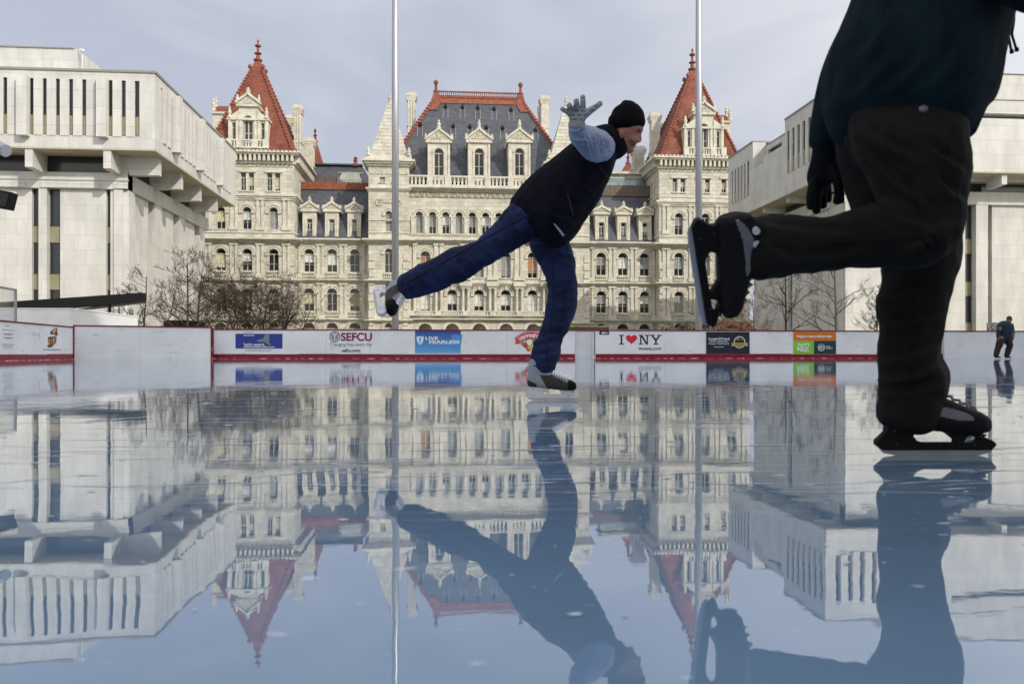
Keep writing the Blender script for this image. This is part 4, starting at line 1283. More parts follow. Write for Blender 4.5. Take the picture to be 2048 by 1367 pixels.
flat('ice', [(A3.x - 6, -14), (70, -14), (70, YBD + 0.2), (A0.x, YBD + 0.2), (A0.x, A0.y), (A1.x, A1.y), (A2.x, A2.y), (A3.x - 6, A3.y)], 0.0, ice_m)

# scraped lines and shavings left by blades on the wet ice
def scratches():
    rn = random.Random(77)
    m = MB()
    for i in range(560):
        y = 1.3 + 6.5 * rn.random() ** 1.15
        x = rn.uniform(-0.62, 0.78) * y * 1.05
        ln = rn.uniform(0.03, 0.20) * (1 + 0.35 * y) * (3.0 if y > 3.2 and rn.random() < 0.12 else 1.0)
        a = rn.gauss(0.0, 0.10) + (0.5 if rn.random() < 0.06 else 0.0)
        w = rn.uniform(0.0008, 0.0032) * (0.5 + 0.42 * y)
        k = rn.uniform(-0.25, 0.25)
        pts = []
        for j in range(7):
            t = j / 6 - 0.5
            pts.append((x + ln * t * cos(a), y + ln * t * sin(a) + k * ln * t * t))
        vs, fs = [], []
        for j, (px_, py_) in enumerate(pts):
            ww = w * (1 - (2 * j / 6 - 1) ** 2) ** 0.5 * rn.uniform(0.5, 1.3) + 0.0004
            vs += [(px_, py_ - ww, 0.0012), (px_, py_ + ww, 0.0012)]
        m.add(vs, [(2 * j, 2 * j + 2, 2 * j + 3, 2 * j + 1) for j in range(6)])
    for i in range(330):
        y = 0.7 + 5.0 * rn.random() ** 1.1
        x = rn.uniform(-0.62, 0.78) * y * 1.05
        r = rn.uniform(0.002, 0.0085) * (0.35 + 0.4 * y) * (0.5 if rn.random() < 0.6 else 1.0)
        q = [(x + r * rn.uniform(.6, 1.3) * cos(2 * pi * j / 7) * 1.5, y + r * rn.uniform(.5, 1.2) * sin(2 * pi * j / 7), 0.0016) for j in range(7)]
        m.add(q + [(x, y, 0.0016 + r * 0.15)], [(j, (j + 1) % 7, 7) for j in range(7)])
    o = m.build('ice_shavings', mat('scraped_ice', (0.42, 0.48, 0.55), 0.6, 0.3, var=0.3, vscale=30))
    tag(o, kind='stuff')
scratches()

# ------------------------------------------------------------ rink boards and their adverts
def txt(s, size, ext=0.0015, bold=0.0, spacing=1.0, shear=0.0):
    c = bpy.data.curves.new('lettering', 'FONT')
    c.body = s; c.size = size; c.align_x = 'CENTER'; c.align_y = 'CENTER'; c.extrude = ext; c.offset = bold; c.space_character = spacing; c.shear = shear
    t = bpy.data.objects.new('lettering', c)
    COL.objects.link(t)
    bpy.context.view_layer.update()
    me = bpy.data.meshes.new_from_object(t.evaluated_get(bpy.context.evaluated_depsgraph_get()))
    bpy.data.objects.remove(t); bpy.data.curves.remove(c)
    return me
RX = Matrix.Rotation(pi / 2, 4, 'X')
def letters(parent, fr, u, n, zc, s, size, m, width=None, bold=0.0, rot=0.0, shear=0.0, name='lettering'):
    me = txt(s, size, bold=bold * size, shear=shear)
    xs = [v.co.x for v in me.vertices]
    if not xs: return
    x0, x1 = min(xs), max(xs)
    k = (width / (x1 - x0)) if width else 1.0
    ys = [v.co.y for v in me.vertices]; yc = (min(ys) + max(ys)) / 2
    me.transform(Matrix.Scale(k, 4, (1, 0, 0)) @ Matrix.Translation((-(x0 + x1) / 2, -yc, 0)))
    me.transform(Matrix.Rotation(fr.rz, 4, 'Z') @ RX @ Matrix.Rotation(rot, 4, 'Z'))
    p = fr.p(u, n, zc)
    me.transform(Matrix.Translation(p))
    me.materials.clear(); me.materials.append(m)
    return put(name, me, parent)
BH = 1.2
def board(A, B, label, group=None, kick=True, gate=False, seams=(), h=BH, mt='board', edge=(1, 1)):
    A, B = Vector((A[0], A[1])), Vector((B[0], B[1]))
    t = thing('rink_board', (*((A + B) / 2), 0), label, 'rink board', 'boards round the rink')
    fr = FR(A, B - A); ln = (B - A).length
    m = MB()
    cuts = [0] + list(seams) + [ln]
    for a, b in zip(cuts, cuts[1:]):
        m.fbox(fr, a + 0.004, b - 0.004, -0.12, 0, 0.0, h - 0.05)
    m.build('panel', M[mt], t)
    r = MB()
    r.fbox(fr, 0, ln, -0.16, 0.025, h - 0.048, h)
    for on, a in zip(edge, (0, ln - 0.05)):
        if on: r.fbox(fr, a, a + 0.05, 0.002, 0.02, 0.0, h - 0.05)
    r.build('top_rail', M['red_rail'], t)
    if kick:
        k = MB()
        rr = random.Random(int(ln * 100))
        a = 0.0
        while a < ln:
            b = min(ln, a + rr.uniform(1.2, 3.2))
            k.fbox(fr, a, b - 0.002, 0.002, 0.025, 0.0, 0.185 + rr.uniform(-0.012, 0.012))
            a = b
        k.build('kick_plate', M['red_rail'], t)
        s = MB()                                   # scraped snow lying along the foot of the board
        a = 0.0
        while a < ln:
            b = a + rr.uniform(0.05, 0.5)
            hh = rr.uniform(0.002, 0.013)
            s.add([fr.p(a, 0.03, 0.001), fr.p(min(b, ln), 0.03, 0.001), fr.p(min(b, ln), 0.03 + rr.uniform(0.03, 0.1), 0.001), fr.p(a, 0.06, 0.001), fr.p((a + min(b, ln)) / 2, 0.04, hh)], [(0, 1, 4), (1, 2, 4), (2, 3, 4), (3, 0, 4)])
            a = b + rr.uniform(0.0, 0.25)
        s.build('scraped_snow', M['white_print'], t)
    return t, fr, ln
def colmat(nm, c):
    if nm not in M: M[nm] = mat(nm, c, 0.45, 0.4)
    return M[nm]
colmat('p_blue', (0.012, 0.035, 0.26)); colmat('p_maroon', (0.22, 0.008, 0.05)); colmat('p_grey', (0.20, 0.21, 0.22)); colmat('p_red', (0.62, 0.02, 0.03))
colmat('p_green', (0.22, 0.52, 0.05)); colmat('p_dkgreen', (0.008, 0.05, 0.045)); colmat('p_orange', (0.62, 0.16, 0.02)); colmat('p_navy', (0.012, 0.018, 0.035))
colmat('p_gold', (0.50, 0.38, 0.08)); colmat('p_map', (0.17, 0.22, 0.20)); colmat('p_yellow', (0.75, 0.42, 0.05)); colmat('p_ltblue', (0.07, 0.28, 0.62)); colmat('p_pale', (0.40, 0.62, 0.82)); colmat('p_leaf', (0.15, 0.33, 0.08)); colmat('p_purple', (0.10, 0.06, 0.30))
lf = bpy.data.materials.new('p_skyblend'); lf.use_nodes = True            # printed blue gradient of one poster
q = lf.node_tree; gq = q.nodes.new('ShaderNodeNewGeometry'); sq = q.nodes.new('ShaderNodeSeparateXYZ'); rq = q.nodes.new('ShaderNodeValToRGB'); dq = q.nodes.new('ShaderNodeMath'); dq.operation = 'DIVIDE'; dq.inputs[1].default_value = BH
rq.color_ramp.elements[0].position, rq.color_ramp.elements[0].color = 0.22, (0.10, 0.36, 0.72, 1)
rq.color_ramp.elements[1].position, rq.color_ramp.elements[1].color = 0.95, (0.015, 0.05, 0.26, 1)
q.links.new(gq.outputs['Position'], sq.inputs[0]); q.links.new(sq.outputs['Z'], dq.inputs[0]); q.links.new(dq.outputs[0], rq.inputs['Fac']); q.links.new(rq.outputs['Color'], q.nodes['Principled BSDF'].inputs['Base Color'])
q.nodes['Principled BSDF'].inputs['Roughness'].default_value = 0.45
M['p_skyblend'] = lf

xl, xr = gx(425, YBD), gx(1150, YBD)
b1, f1, l1 = board((xl, YBD), (xr, YBD), 'long white rink board with blue map, maroon credit union and blue shield adverts', seams=[gx(p, YBD) - xl for p in (519, 652, 740, 924, 1014, 1105)], edge=(1, 0))
xg = gx(1191, YBD)
b2, f2_, l2 = board((xr + 0.01, YBD + 0.22), (xg - 0.01, YBD + 0.22), 'narrow grey gate panel recessed between the two long rink boards', kick=False, mt='board_gate', edge=(0, 0), seams=[0.72])
xw = gx(1888, YBD)
b3, f3, l3 = board((xg, YBD), (xw, YBD), 'long white rink board with heart, black and orange-green adverts, right of the gate', seams=[gx(p, YBD) - xg for p in (1330, 1411, 1500, 1586, 1672, 1760)], edge=(0, 1))
b4, f4, l4 = board((gx(1890, 32.4), 32.4), (gx(2230, 32.4), 32.4), 'plain grey-white rink board behind the distant skater', kick=False, mt='board_gate', edge=(0, 0), h=1.19, seams=[4.6])
b5, f5, l5 = board(A1.xy, A0.xy, 'blank white double door panel in the rink corner', kick=False, edge=(1, 1), seams=[(A1.xy - A0.xy).length * 0.46], h=1.26)
b6, f6, l6 = board(A2.xy, A1.xy, 'white corner rink board with the red and yellow slanted logo', edge=(0, 0), seams=[(A2.xy - A1.xy).length * 0.62])
b7, f7, l7 = board(A3.xy, A2.xy, 'white rink board running out of view under the glass screen', edge=(0, 0))
def u_on(fr, px):                                  # distance along a board where photo column px falls
    d = Vector(((px - CX) / F * cs + sn, -(px - CX) / F * sn + cs))
    O, U = fr.O.xy, fr.U.xy
    den = d.x * U.y - d.y * U.x
    return (O.y * d.x - O.x * d.y) / -den if abs(den) > 1e-9 else 0
def z_on(fr, u, py, px):
    p = fr.p(u, 0, 0)
    return gz(px, py, p.y)
class AD:                                          # print laid on a board, addressed in photo columns and rows
    def __init__(s, b, fr, label=None): s.b, s.fr = b, fr; s.root = None; s.label = label
    def u(s, px): return u_on(s.fr, px)
    def z(s, px, py): return z_on(s.fr, s.u(px), py, px)
    def reg(s, o):
        if s.root is None:
            s.root = o
            if s.label: o['label'] = s.label
        return o
    def par(s): return s.root or s.b
    def rect(s, x0, y0, x1, y1, m, n=0.006, name=None):
        mb = MB(); xm = (x0 + x1) / 2
        mb.fbox(s.fr, s.u(x0), s.u(x1), 0.001, n, s.z(xm, y1), s.z(xm, y0))
        return s.reg(mb.build(name or ('advert' if s.root is None else 'print'), M[m], s.par()))
    def poly(s, pts, m, n=0.009, name=None):
        mb = MB(); mb.fpoly(s.fr, [(s.u(x), s.z(x, y)) for x, y in pts], 0.001, n)
        return s.reg(mb.build(name or ('advert' if s.root is None else 'emblem'), M[m], s.par()))
    def ring(s, x, y, r0, r1, m, n=0.009, k=24, a0=0, a1=2 * pi):
        d = s.fr.p(s.u(x), 0, 0).y / F
        mb = MB(); mb.ring(s.fr, s.u(x), s.z(x, y), r0 * d, r1 * d, 0.001, n, a0, a1, k)
        return s.reg(mb.build('advert' if s.root is None else 'emblem', M[m], s.par()))
    def text(s, x0, x1, y, h, t, m, bold=0.0, n=0.010, rot=0, shear=0.0):
        xm = (x0 + x1) / 2; d = s.fr.p(s.u(xm), 0, 0).y / F
        o = letters(s.par(), s.fr, s.u(xm), n, s.z(xm, y), t, h * d * 1.4, M[m], (s.u(x1) - s.u(x0)), bold, rot, shear, 'advert' if s.root is None else 'lettering')
        return s.reg(o)
    def lines(s, x0, x1, ys, m, h=0.9):
        mb = MB()
        for i, y in enumerate(ys):
            k = (x1 - x0) * 0.06 * (i % 3)
            mb.fbox(s.fr, s.u(x0 + k), s.u(x1 - k), 0.001, 0.009, s.z(x0, y + h / 2), s.z(x0, y - h / 2))
        return s.reg(mb.build('advert' if s.root is None else 'small_print', M[m], s.par()))
# 1 blue map advert
a = AD(b1, f1, 'blue advert with a state map'); a.rect(471, 667, 565, 696.5, 'p_blue')
a.poly([(514, 683), (515.5, 679.5), (521, 677.5), (527, 677), (528.5, 670), (532, 667.8), (538.5, 667.6), (538.8, 678), (538.2, 686), (544, 688.2), (537, 689.8), (534.5, 687), (530, 684.5), (528, 682.8), (520, 683.4)], 'p_map')
a.text(487, 531, 689.3, 5.0, "You'd be surprised...", 'white_print', 0.03); a.lines(487, 549, [693.6], 'white_print', 1.3); a.lines(487, 509, [670.4], 'white_print', 1.2); a.lines(488, 507, [663.6], 'p_grey', 0.7); a.lines(489, 545, [699, 701.2], 'p_grey', 0.5)
# 2 credit union
a = AD(b1, f1, 'maroon and black credit union advert'); a.ring(669.6, 673.2, 9.0, 10.4, 'ink')
for d in (-1, 1):
    for k in (-5.2, -1.4, 2.4):
        a.poly([(669.6 + d * 1.0, 677 + k), (669.6 + d * 7.2, 671 + k), (669.6 + d * 7.2, 673 + k), (669.6 + d * 1.0, 679.2 + k)], 'ink')
a.poly([(667, 665.5), (672, 665.5), (669.6, 668.6)], 'p_maroon')
a.text(682, 744, 673.3, 15.5, 'SEFCU', 'p_maroon', 0.03); a.text(660, 744, 689.2, 7.2, 'Changing lives every day', 'p_grey'); a.text(684, 720.5, 700.2, 6.4, 'sefcu.com', 'ink', 0.02)
# 3 blue shield
def shield(cx, cy, w, h): return [(cx - w, cy - h), (cx - w * .5, cy - h * .86), (cx, cy - h), (cx + w * .5, cy - h * .86), (cx + w, cy - h), (cx + w * .95, cy), (cx + w * .6, cy + h * .62), (cx, cy + h), (cx - w * .6, cy + h * .62), (cx - w * .95, cy)]
a = AD(b1, f1, 'blue shield advert with white slogan'); a.rect(830, 660.5, 921.5, 706, 'p_skyblend')
a.poly(shield(912, 685, 9.4, 17)[:1] + shield(912, 685, 13, 17)[1:5] + [(921.3, 690), (921.3, 695), (912, 702), (903, 694)], 'p_ltblue', 0.008)
a.poly(shield(840.3, 680.5, 7.4, 9.2), 'p_pale'); a.poly(shield(840.3, 680.2, 6.0, 7.4), 'white_print', 0.010); a.poly([(838.6, 675), (842, 675), (842.5, 679), (840.5, 681), (841.5, 685.5), (839.2, 685.5), (838.2, 680)], 'p_ltblue', 0.012)
a.text(851, 876, 676, 6.2, 'LIVE', 'white_print', 0.03); a.text(858.5, 919, 683.4, 6.2, 'FEARLESS', 'white_print', 0.03); a.lines(858.5, 903, [687.6], 'p_pale', 0.7)
# 4 grocer's arched red banner
a = AD(b1, f1, 'red arched banner advert with fruit')
def arc(r, t, cx=1063, cy=712): return (cx + r * sin(t), cy - r * cos(t))
T0, T1 = -0.74, 0.74
a.poly([arc(50, T0 + (T1 - T0) * i / 16) for i in range(17)] + [arc(33, T1 - (T1 - T0) * i / 16) for i in range(17)], 'ink', 0.004)
a.poly([arc(49, T0 + 0.02 + (T1 - T0 - .04) * i / 16) for i in range(17)] + [arc(34, T1 - 0.02 - (T1 - T0 - .04) * i / 16) for i in range(17)], 'white_print', 0.005)
a.poly([arc(48.2, T0 + 0.03 + (T1 - T0 - .06) * i / 16) for i in range(17)] + [arc(34.8, T1 - 0.03 - (T1 - T0 - .06) * i / 16) for i in range(17)], 'p_red', 0.006)
a.poly([(1028, 676), (1036, 679), (1040, 687), (1029, 688), (1032, 682)], 'p_red', 0.0045)
wd = 'Hannaford'
for i, ch in enumerate(wd):
    t = -0.55 + 1.1 * i / (len(wd) - 1)
    x, y = arc(41.2, t)
    a.text(x - 3.0, x + 3.0, y, 9.0, ch, 'white_print', 0.02, 0.009, rot=-t)
for x, y, r, c in ((1052, 690, 5, 'p_red'), (1059, 684, 6, 'white_print'), (1066, 682, 5, 'p_leaf'), (1072, 687, 4.4, 'p_purple'), (1060, 694, 5.2, 'p_yellow'), (1067, 693, 5, 'white_print'), (1075, 681, 4.2, 'p_leaf'), (1047, 688, 3.5, 'p_leaf'), (1057, 698, 3.5, 'p_red')):
    a.ring(x, y, 0.1, r + 0.8, 'ink', 0.0055, 12); a.ring(x, y, 0.05, r, c, 0.0075 + 0.0002 * r, 12)
# 5 small arrow sign
a = AD(b3, f3, 'small black plate with a white arrow'); a.rect(1198.5, 661.2, 1218, 669, 'ink'); a.poly([(1201.5, 665.4), (1207.5, 662.8), (1207.5, 664.4), (1215, 664.4), (1215, 666.4), (1207.5, 666.4), (1207.5, 668)], 'white_print')
# 6 heart slogan in slab letters
a = AD(b3, f3, 'black slab letters with a red heart')
def bar(x0, y0, x1, y1): a.rect(x0, y0, x1, y1, 'ink', 0.006, 'lettering' if a.root else 'advert')
y0, y1 = 669.2, 688.6
bar(1241.2, y0, 1244.6, y1); bar(1237.6, y0, 1248.2, y0 + 1.9); bar(1237.6, y1 - 1.9, 1248.2, y1)
bar(1280.2, y0 + 1.5, 1282.8, y1); bar(1293.2, y0, 1295.8, y1); bar(1277.4, y1 - 1.9, 1286, y1); bar(1277.4, y0, 1284.5, y0 + 1.9); bar(1289.8, y0, 1299.2, y0 + 1.9)
a.poly([(1280.2, y0), (1284.4, y0), (1295.8, y1), (1291.8, y1)], 'ink', 0.0065, 'lettering')
a.poly([(1301.5, y0 + 0.6), (1305.8, y0 + 0.6), (1313.5, y0 + 10.5), (1310, y0 + 12)], 'ink', 0.0065, 'lettering'); a.poly([(1321.5, y0 + 0.6), (1318.0, y0 + 0.6), (1310.2, y0 + 10.5), (1313.4, y0 + 12)], 'ink', 0.007, 'lettering')
bar(1310.1, y0 + 10.5, 1313.4, y1); bar(1306.6, y1 - 1.9, 1317, y1); bar(1300.2, y0, 1309, y0 + 1.9); bar(1315, y0, 1323.8, y0 + 1.9)
hp = []
for i in range(28):
    t = 2 * pi * i / 28
    hp.append((1263 + 0.72 * 16 * sin(t) ** 3, 677.6 - 0.68 * (13 * cos(t) - 5 * cos(2 * t) - 2 * cos(3 * t) - cos(4 * t))))
a.poly(hp, 'p_red', 0.006, 'emblem')
a.text(1277.5, 1322, 697.2, 6.4, 'iloveny.com', 'ink', 0.01)
# 7 black transit advert
a = AD(b3, f3, 'black advert with a gold seal'); a.rect(1412.2, 663.6, 1499, 707, 'p_navy')
a.text(1416, 1459, 677.4, 4.6, 'You made CDTA the #1', 'white_print', 0.02); a.text(1419, 1456, 682.6, 3.6, 'Mid-Size Transportation', 'white_print'); a.text(1417, 1458, 687.2, 3.6, 'Company in North America!', 'white_print'); a.lines(1428, 1447, [693.4], 'p_pale', 1.2)
a.ring(1479, 684, 11.0, 12.2, 'white_print'); a.ring(1479, 684, 9.8, 10.3, 'p_gold')
a.poly([(1462, 685.4), (1496, 685.4), (1494, 688.5), (1496, 691.6), (1462, 691.6), (1464, 688.5)], 'p_gold', 0.012); a.lines(1470, 1488, [688.6], 'ink', 1.4).location = tuple(f3.N * 0.006); a.ring(1476, 677.5, 1.2, 2.6, 'p_gold'); a.lines(1481, 1487, [676, 678.5], 'p_gold', 0.7)
# 8 orange and green college advert
a = AD(b3, f3, 'orange and green advert in three blocks'); a.rect(1586.6, 663.2, 1672, 681, 'p_orange'); a.rect(1586.6, 681.2, 1627.6, 707.5, 'p_green', 0.006, 'print'); a.rect(1627.8, 681.2, 1672, 707.5, 'p_dkgreen', 0.006, 'print')
a.text(1594, 1664, 672.8, 5.4, 'Imagine a future without debt.', 'white_print', 0.02); a.text(1594, 1618.5, 689.4, 6.6, "THAT'S", 'white_print', 0.03); a.text(1594, 1618.5, 698, 8.2, 'BOLD.', 'white_print', 0.04)
a.ring(1642.5, 694.5, 6.6, 7.4, 'white_print'); a.text(1636.6, 1648.6, 692, 2.8, 'hudson', 'white_print', 0.03); a.text(1636.6, 1648.6, 695.6, 2.8, 'valley', 'white_print', 0.03); a.lines(1638, 1647, [698.6], 'white_print', 0.8); a.text(1651.5, 1661, 692.4, 2.6, 'Be bold.', 'white_print', 0.02); a.lines(1651.5, 1665, [696.2], 'white_print', 1.0)
# 9 round emblem mostly behind the near skater
a = AD(b3, f3, 'white panel with a black ring emblem'); a.ring(1772, 691, 9.3, 10.2, 'ink'); a.ring(1772, 691, 4, 5.4, 'ink')
# 10 corner board: grey notice and slanted logo
a = AD(b6, f6, 'notice in faint grey type'); a.lines(4, 28, [659, 667, 674.5], 'p_grey', 1.0); a.lines(3, 27, [688, 691, 695], 'p_grey', 0.8); a.lines(11, 19, [650.5], 'p_grey', 1.6); a.lines(9, 22, [668.4, 675.6], 'p_grey', 1.2)
a = AD(b6, f6, 'slanted red and yellow logo')
a.poly([(100, 664), (105, 658.5), (112, 655), (114.5, 655.5), (114, 663), (116, 669.5), (111.5, 671), (107, 668), (101, 669)], 'ink', 0.005); a.poly([(104, 661.5), (110, 656.5), (112.6, 657.5), (110.5, 664), (106, 667)], 'p_yellow', 0.0075); a.poly([(107, 663.5), (111.5, 660), (112, 666), (109, 668)], 'p_red', 0.009)
a.poly([(95.5, 675), (99, 673), (113, 672), (112.6, 684.5), (107, 689), (103, 694), (97, 694.5), (94, 692.5), (96.5, 688)], 'ink', 0.005)
for i, ch in enumerate('KING'):
    a.text(96.2 + 4.3 * i, 99.8 + 4.3 * i, 683.5 - 1.4 * i, 11.5, ch, 'p_yellow' if i % 2 == 0 else 'p_orange', 0.05, 0.009, shear=0.25)
a.lines(86, 121, [698.6], 'ink', 1.4); a.lines(62, 76, [668.4], 'p_grey', 0.5); a.rect(77.6, 664.2, 78.2, 676, 'p_grey', 0.006, 'print'); a.lines(87, 93, [667], 'p_grey', 0.5)

# ------------------------------------------------------------ things standing by the rink
def left_side():
    t = thing('storage_box', (gx(90, 37), 39, 0), 'large plain white box behind the corner rink boards', 'box')
    m = MB(); xr = gx(141, 36.5)
    zt = gz(141, 618, 36.5)
    m.box(gx(-260, 36.5), xr, 36.5, 44.2, 0, zt); o = m.build('shell', M['board'], t)
    e = MB(); e.box(gx(-260, 36.5), xr + 0.03, 36.47, 44.25, zt + 0.002, zt + 0.05); e.build('lid_edge', M['white_print'], t)
    t = thing('canopy', (gx(140, 46), 46, 0), 'long black sloping canopy beam behind the white box', 'canopy')
    Y = 46.0; m = MB()
    P = lambda px, py: (gx(px, Y), gz(px, py, Y))
    m.fpoly(front(Y), [P(283.5, 602), P(284, 584.8), P(0, 604), P(-140, 613.5), P(-140, 637), P(0, 627)], -0.7, 0); m.build('roof', M['black'], t)
    m = MB(); m.fpoly(front(Y + 0.3), [P(283, 602.5), P(170, 616), P(140, 617.6), P(250, 604)], -0.9, 0); m.build('underside', M['copper'], t)
    m = MB()
    for px in (-90, 60, 215):
        m.tube([(gx(px, Y), Y + 0.35, 0), (gx(px, Y), Y + 0.35, gz(px, 615 - 0.055 * px, Y))], 0.07, 8)
    m.build('post', M['black'], t)
    t = thing('glass_screen', (gx(0, 24.5), 24.5, 0), 'framed clear safety screen above the corner rink board', 'glass screen')
    fr, uA, uB = f6, u_on(f6, 37), u_on(f7, -330)
    m = MB(); z0 = BH + 0.002; z1 = z_on(f6, uA, 580, 37)
    m.fbox(f6, uA - 0.07, uA, -0.1, -0.04, z0, z1 + 0.03)
    m.fbox(f6, 0.0, uA - 0.072, -0.1, -0.04, z1 - 0.03, z1 + 0.03); m.fbox(f7, l7 * 0.2, l7 - 0.1, -0.1, -0.04, z1 - 0.03, z1 + 0.03)
    for q in (0.5, 0.85): m.fbox(f7, l7 * q, l7 * q + 0.07, -0.1, -0.04, z0, z1 - 0.032)
    m.build('frame', M['steel'], t)
    gm = bpy.data.materials.new('clear_screen'); gm.use_nodes = True; k = gm.node_tree; k.nodes.clear()
    tr_ = k.nodes.new('ShaderNodeBsdfTransparent'); tr_.inputs['Color'].default_value = (0.93, 0.95, 0.97, 1); g_ = k.nodes.new('ShaderNodeBsdfGlossy'); g_.inputs['Roughness'].default_value = 0.03
    lwt = k.nodes.new('ShaderNodeLayerWeight'); ff = k.nodes.new('ShaderNodeMath'); ff.operation = 'POWER'; ff.inputs[1].default_value = 4.0; k.links.new(lwt.outputs['Facing'], ff.inputs[0]); x_ = k.nodes.new('ShaderNodeMixShader'); oo = k.nodes.new('ShaderNodeOutputMaterial')
    k.links.new(ff.outputs[0], x_.inputs[0]); k.links.new(tr_.outputs[0], x_.inputs[1]); k.links.new(g_.outputs[0], x_.inputs[2]); k.links.new(x_.outputs[0], oo.inputs['Surface'])
    m = MB(); m.fbox(f6, 0.0, uA - 0.075, -0.08, -0.068, z0, z1 - 0.032); m.fbox(f7, l7 * 0.2, l7 - 0.1, -0.08, -0.068, z0, z1 - 0.034); m.build('pane', gm, t)
    # lamp post just out of view at the left, carrying a floodlight and a loudspeaker that look into the picture
    Yp = 22.0
    xp = gx(-46, Yp)
    t = thing('lamp_post', (xp, Yp, 0), 'dark steel post at the left edge carrying floodlight and loudspeaker', 'lamp post')
    m = MB(); m.tube([(xp, Yp, 0), (xp, Yp, gz(-46, 240, Yp))], [0.09, 0.07], 10); m.build('pole', M['black'], t)
    m = MB(); zf, zs_ = gz(0, 298, Yp), gz(0, 398, Yp)
    m.tube([(xp, Yp, zf), (gx(-12, Yp), Yp, zf)], 0.035, 8); m.tube([(xp, Yp, zs_), (gx(-16, Yp), Yp, zs_)], 0.035, 8); m.build('arm', M['black'], t)
    t = thing('floodlight', (gx(2, Yp), Yp, zf), 'pale grey floodlight tilted down at the left edge', 'floodlight')
    c, ax = Vector((gx(-2, Yp), Yp, gz(0, 294, Yp))), Vector((0.75, -0.45, -0.42)).normalized()
    m = MB(); m.tube([c - ax * 0.30, c - ax * 0.2, c + ax * 0.12, c + ax * 0.32], [0.07, 0.15, 0.165, 0.165], 14); o = m.build('housing', mat('lamp_grey', (0.42, 0.45, 0.50), 0.4), t)
    m = MB(); m.tube([c + ax * 0.322, c + ax * 0.335], [0.14, 0.14], 14); m.build('lens', M['blind_white'], t)
    t = thing('loudspeaker', (gx(2, Yp), Yp, zs_), 'small black box loudspeaker at the left edge below the floodlight', 'loudspeaker')
    m = MB(); P = lambda px, py: (gx(px, Yp), gz(px, py, Yp)); m.fpoly(front(Yp), [P(-24, 376), P(22.5, 384), P(14, 417.5), P(-24, 411)], -0.35, 0); m.build('cabinet', M['black'], t)
    m = MB(); m.fpoly(front(Yp), [P(-20, 380), P(18, 387), P(11, 413), P(-20, 407)], 0.002, 0.01); m.build('grille', M['ink'], t)
    t = thing('bollard_lamp', (gx(262, 52), 52, 0), 'short bollard lamp with rounded head beside the marble block', 'lamp')
    zz = gz(262, 622, 52)
    m = MB(); m.tube([(gx(262, 52), 52, 0), (gx(262, 52), 52, zz - 0.2)], 0.06, 8); m.build('post', M['bronze'], t)
    m = MB(); m.lathe((gx(262, 52), 52, zz - 0.2), [(0.12, 0), (0.14, 0.1), (0.13, 0.22), (0.16, 0.24), (0.12, 0.33), (0.02, 0.38)], 12); m.build('lamp_head', M['parapet'], t)
    t = thing('planter', (gx(355, 56), 56, 0), 'long dark planter wall between the bare trees by the marble block', 'planter')
    m = MB(); m.box(gx(327, 56), gx(384, 56), 56, 59, 0, gz(355, 641, 56)); m.build('wall', M['black'], t)
    m = MB(); m.box(gx(327, 56) + 0.15, gx(384, 56) - 0.15, 56.15, 58.85, gz(355, 641, 56) - 0.1, gz(355, 641, 56) + 0.04); m.build('soil', M['bark'], t)
    t = thing('notice_board', (gx(1985, 37), 37, 0), 'grey speckled notice board behind the rink, beside the distant skater', 'notice board')
    m = MB(); Y = 37.0; m.box(gx(1975, Y), gx(1996, Y), Y, Y + 0.06, gz(1985, 662, Y), gz(1985, 644.5, Y)); o = m.build('panel', mat('speckled', (0.14, 0.14, 0.14), 0.8, col2=(0.45, 0.45, 0.45), vscale=9, ramp=(0.45, 0.55)), t)
    m = MB()
    for px in (1978, 1993): m.tube([(gx(px, Y), Y + 0.1, 0), (gx(px, Y), Y + 0.1, gz(1985, 646, Y))], 0.03, 6)
    m.build('post', M['bronze'], t)
    t = thing('terrace_wall', (gx(1510, 95), 95, 0), 'pale stone balustraded terrace wall between palace and courthouse', 'wall')
    Y = 96.0; m = MB(); balustrade(m, front(Y), gx(1488, Y), gx(1545, Y), gz(1510, 652, Y), gz(1510, 640, Y), 0, 0.4, [gx(1497, Y), gx(1524, Y)]); m.build('balustrade', M['granite_trim'], t)
    m = MB(); m.box(gx(1488, Y), gx(1545, Y), Y + 0.01, Y + 0.5, 0, gz(1510, 652, Y) - 0.003); m.build('base', M['granite'], t)
    t = thing('terrace_wall', (gx(1150, 90), 90, 0), 'low dark ledge with a mossy top in front of the palace centre, by the gate', 'wall')
    Y = 90.0; m = MB(); m.box(gx(1080, Y), gx(1218, Y), Y, Y + 1.2, 0, gz(1150, 654, Y)); m.build('base', M['bronze'], t)
    m = MB(); m.box(gx(1080, Y), gx(1218, Y), Y - 0.1, Y + 1.3, gz(1150, 654, Y) + 0.003, gz(1150, 651, Y)); m.build('coping', mat('mossy', (0.16, 0.15, 0.07), 0.9, var=0.3, vscale=2), t)
left_side()

def flagpole(px, Y, label):
    x = gx(px, Y)
    t = thing('flagpole', (x, Y, 0), label, 'flagpole', 'flagpoles behind the rink')
    m = MB(); r = 6.9 * Y / F
    H = gz(px, -330, Y)
    m.tube([(x, Y, 0.5), (x, Y, H * 0.5), (x, Y, H)], [r, r * 0.98, r * 0.7], 24); m.build('pole', M['steel'], t, True)
    m = MB(); m.lathe((x, Y, 0), [(r * 2.2, 0), (r * 2.2, 0.2), (r * 1.4, 0.28), (r * 1.3, 0.5)], 24); m.build('base', M['steel'], t)
    m = MB(); m.lathe((x, Y, H), [(r * 0.8, 0), (r * 1.3, r), (r * 1.3, r * 2), (0.01, r * 3.2)], 16); m.build('cap', M['steel'], t)
flagpole(790.5, 44, 'tall steel flagpole behind the lifted foot of the leaning skater')
flagpole(1397.5, 44, 'tall steel flagpole in front of the right red-roofed tower')

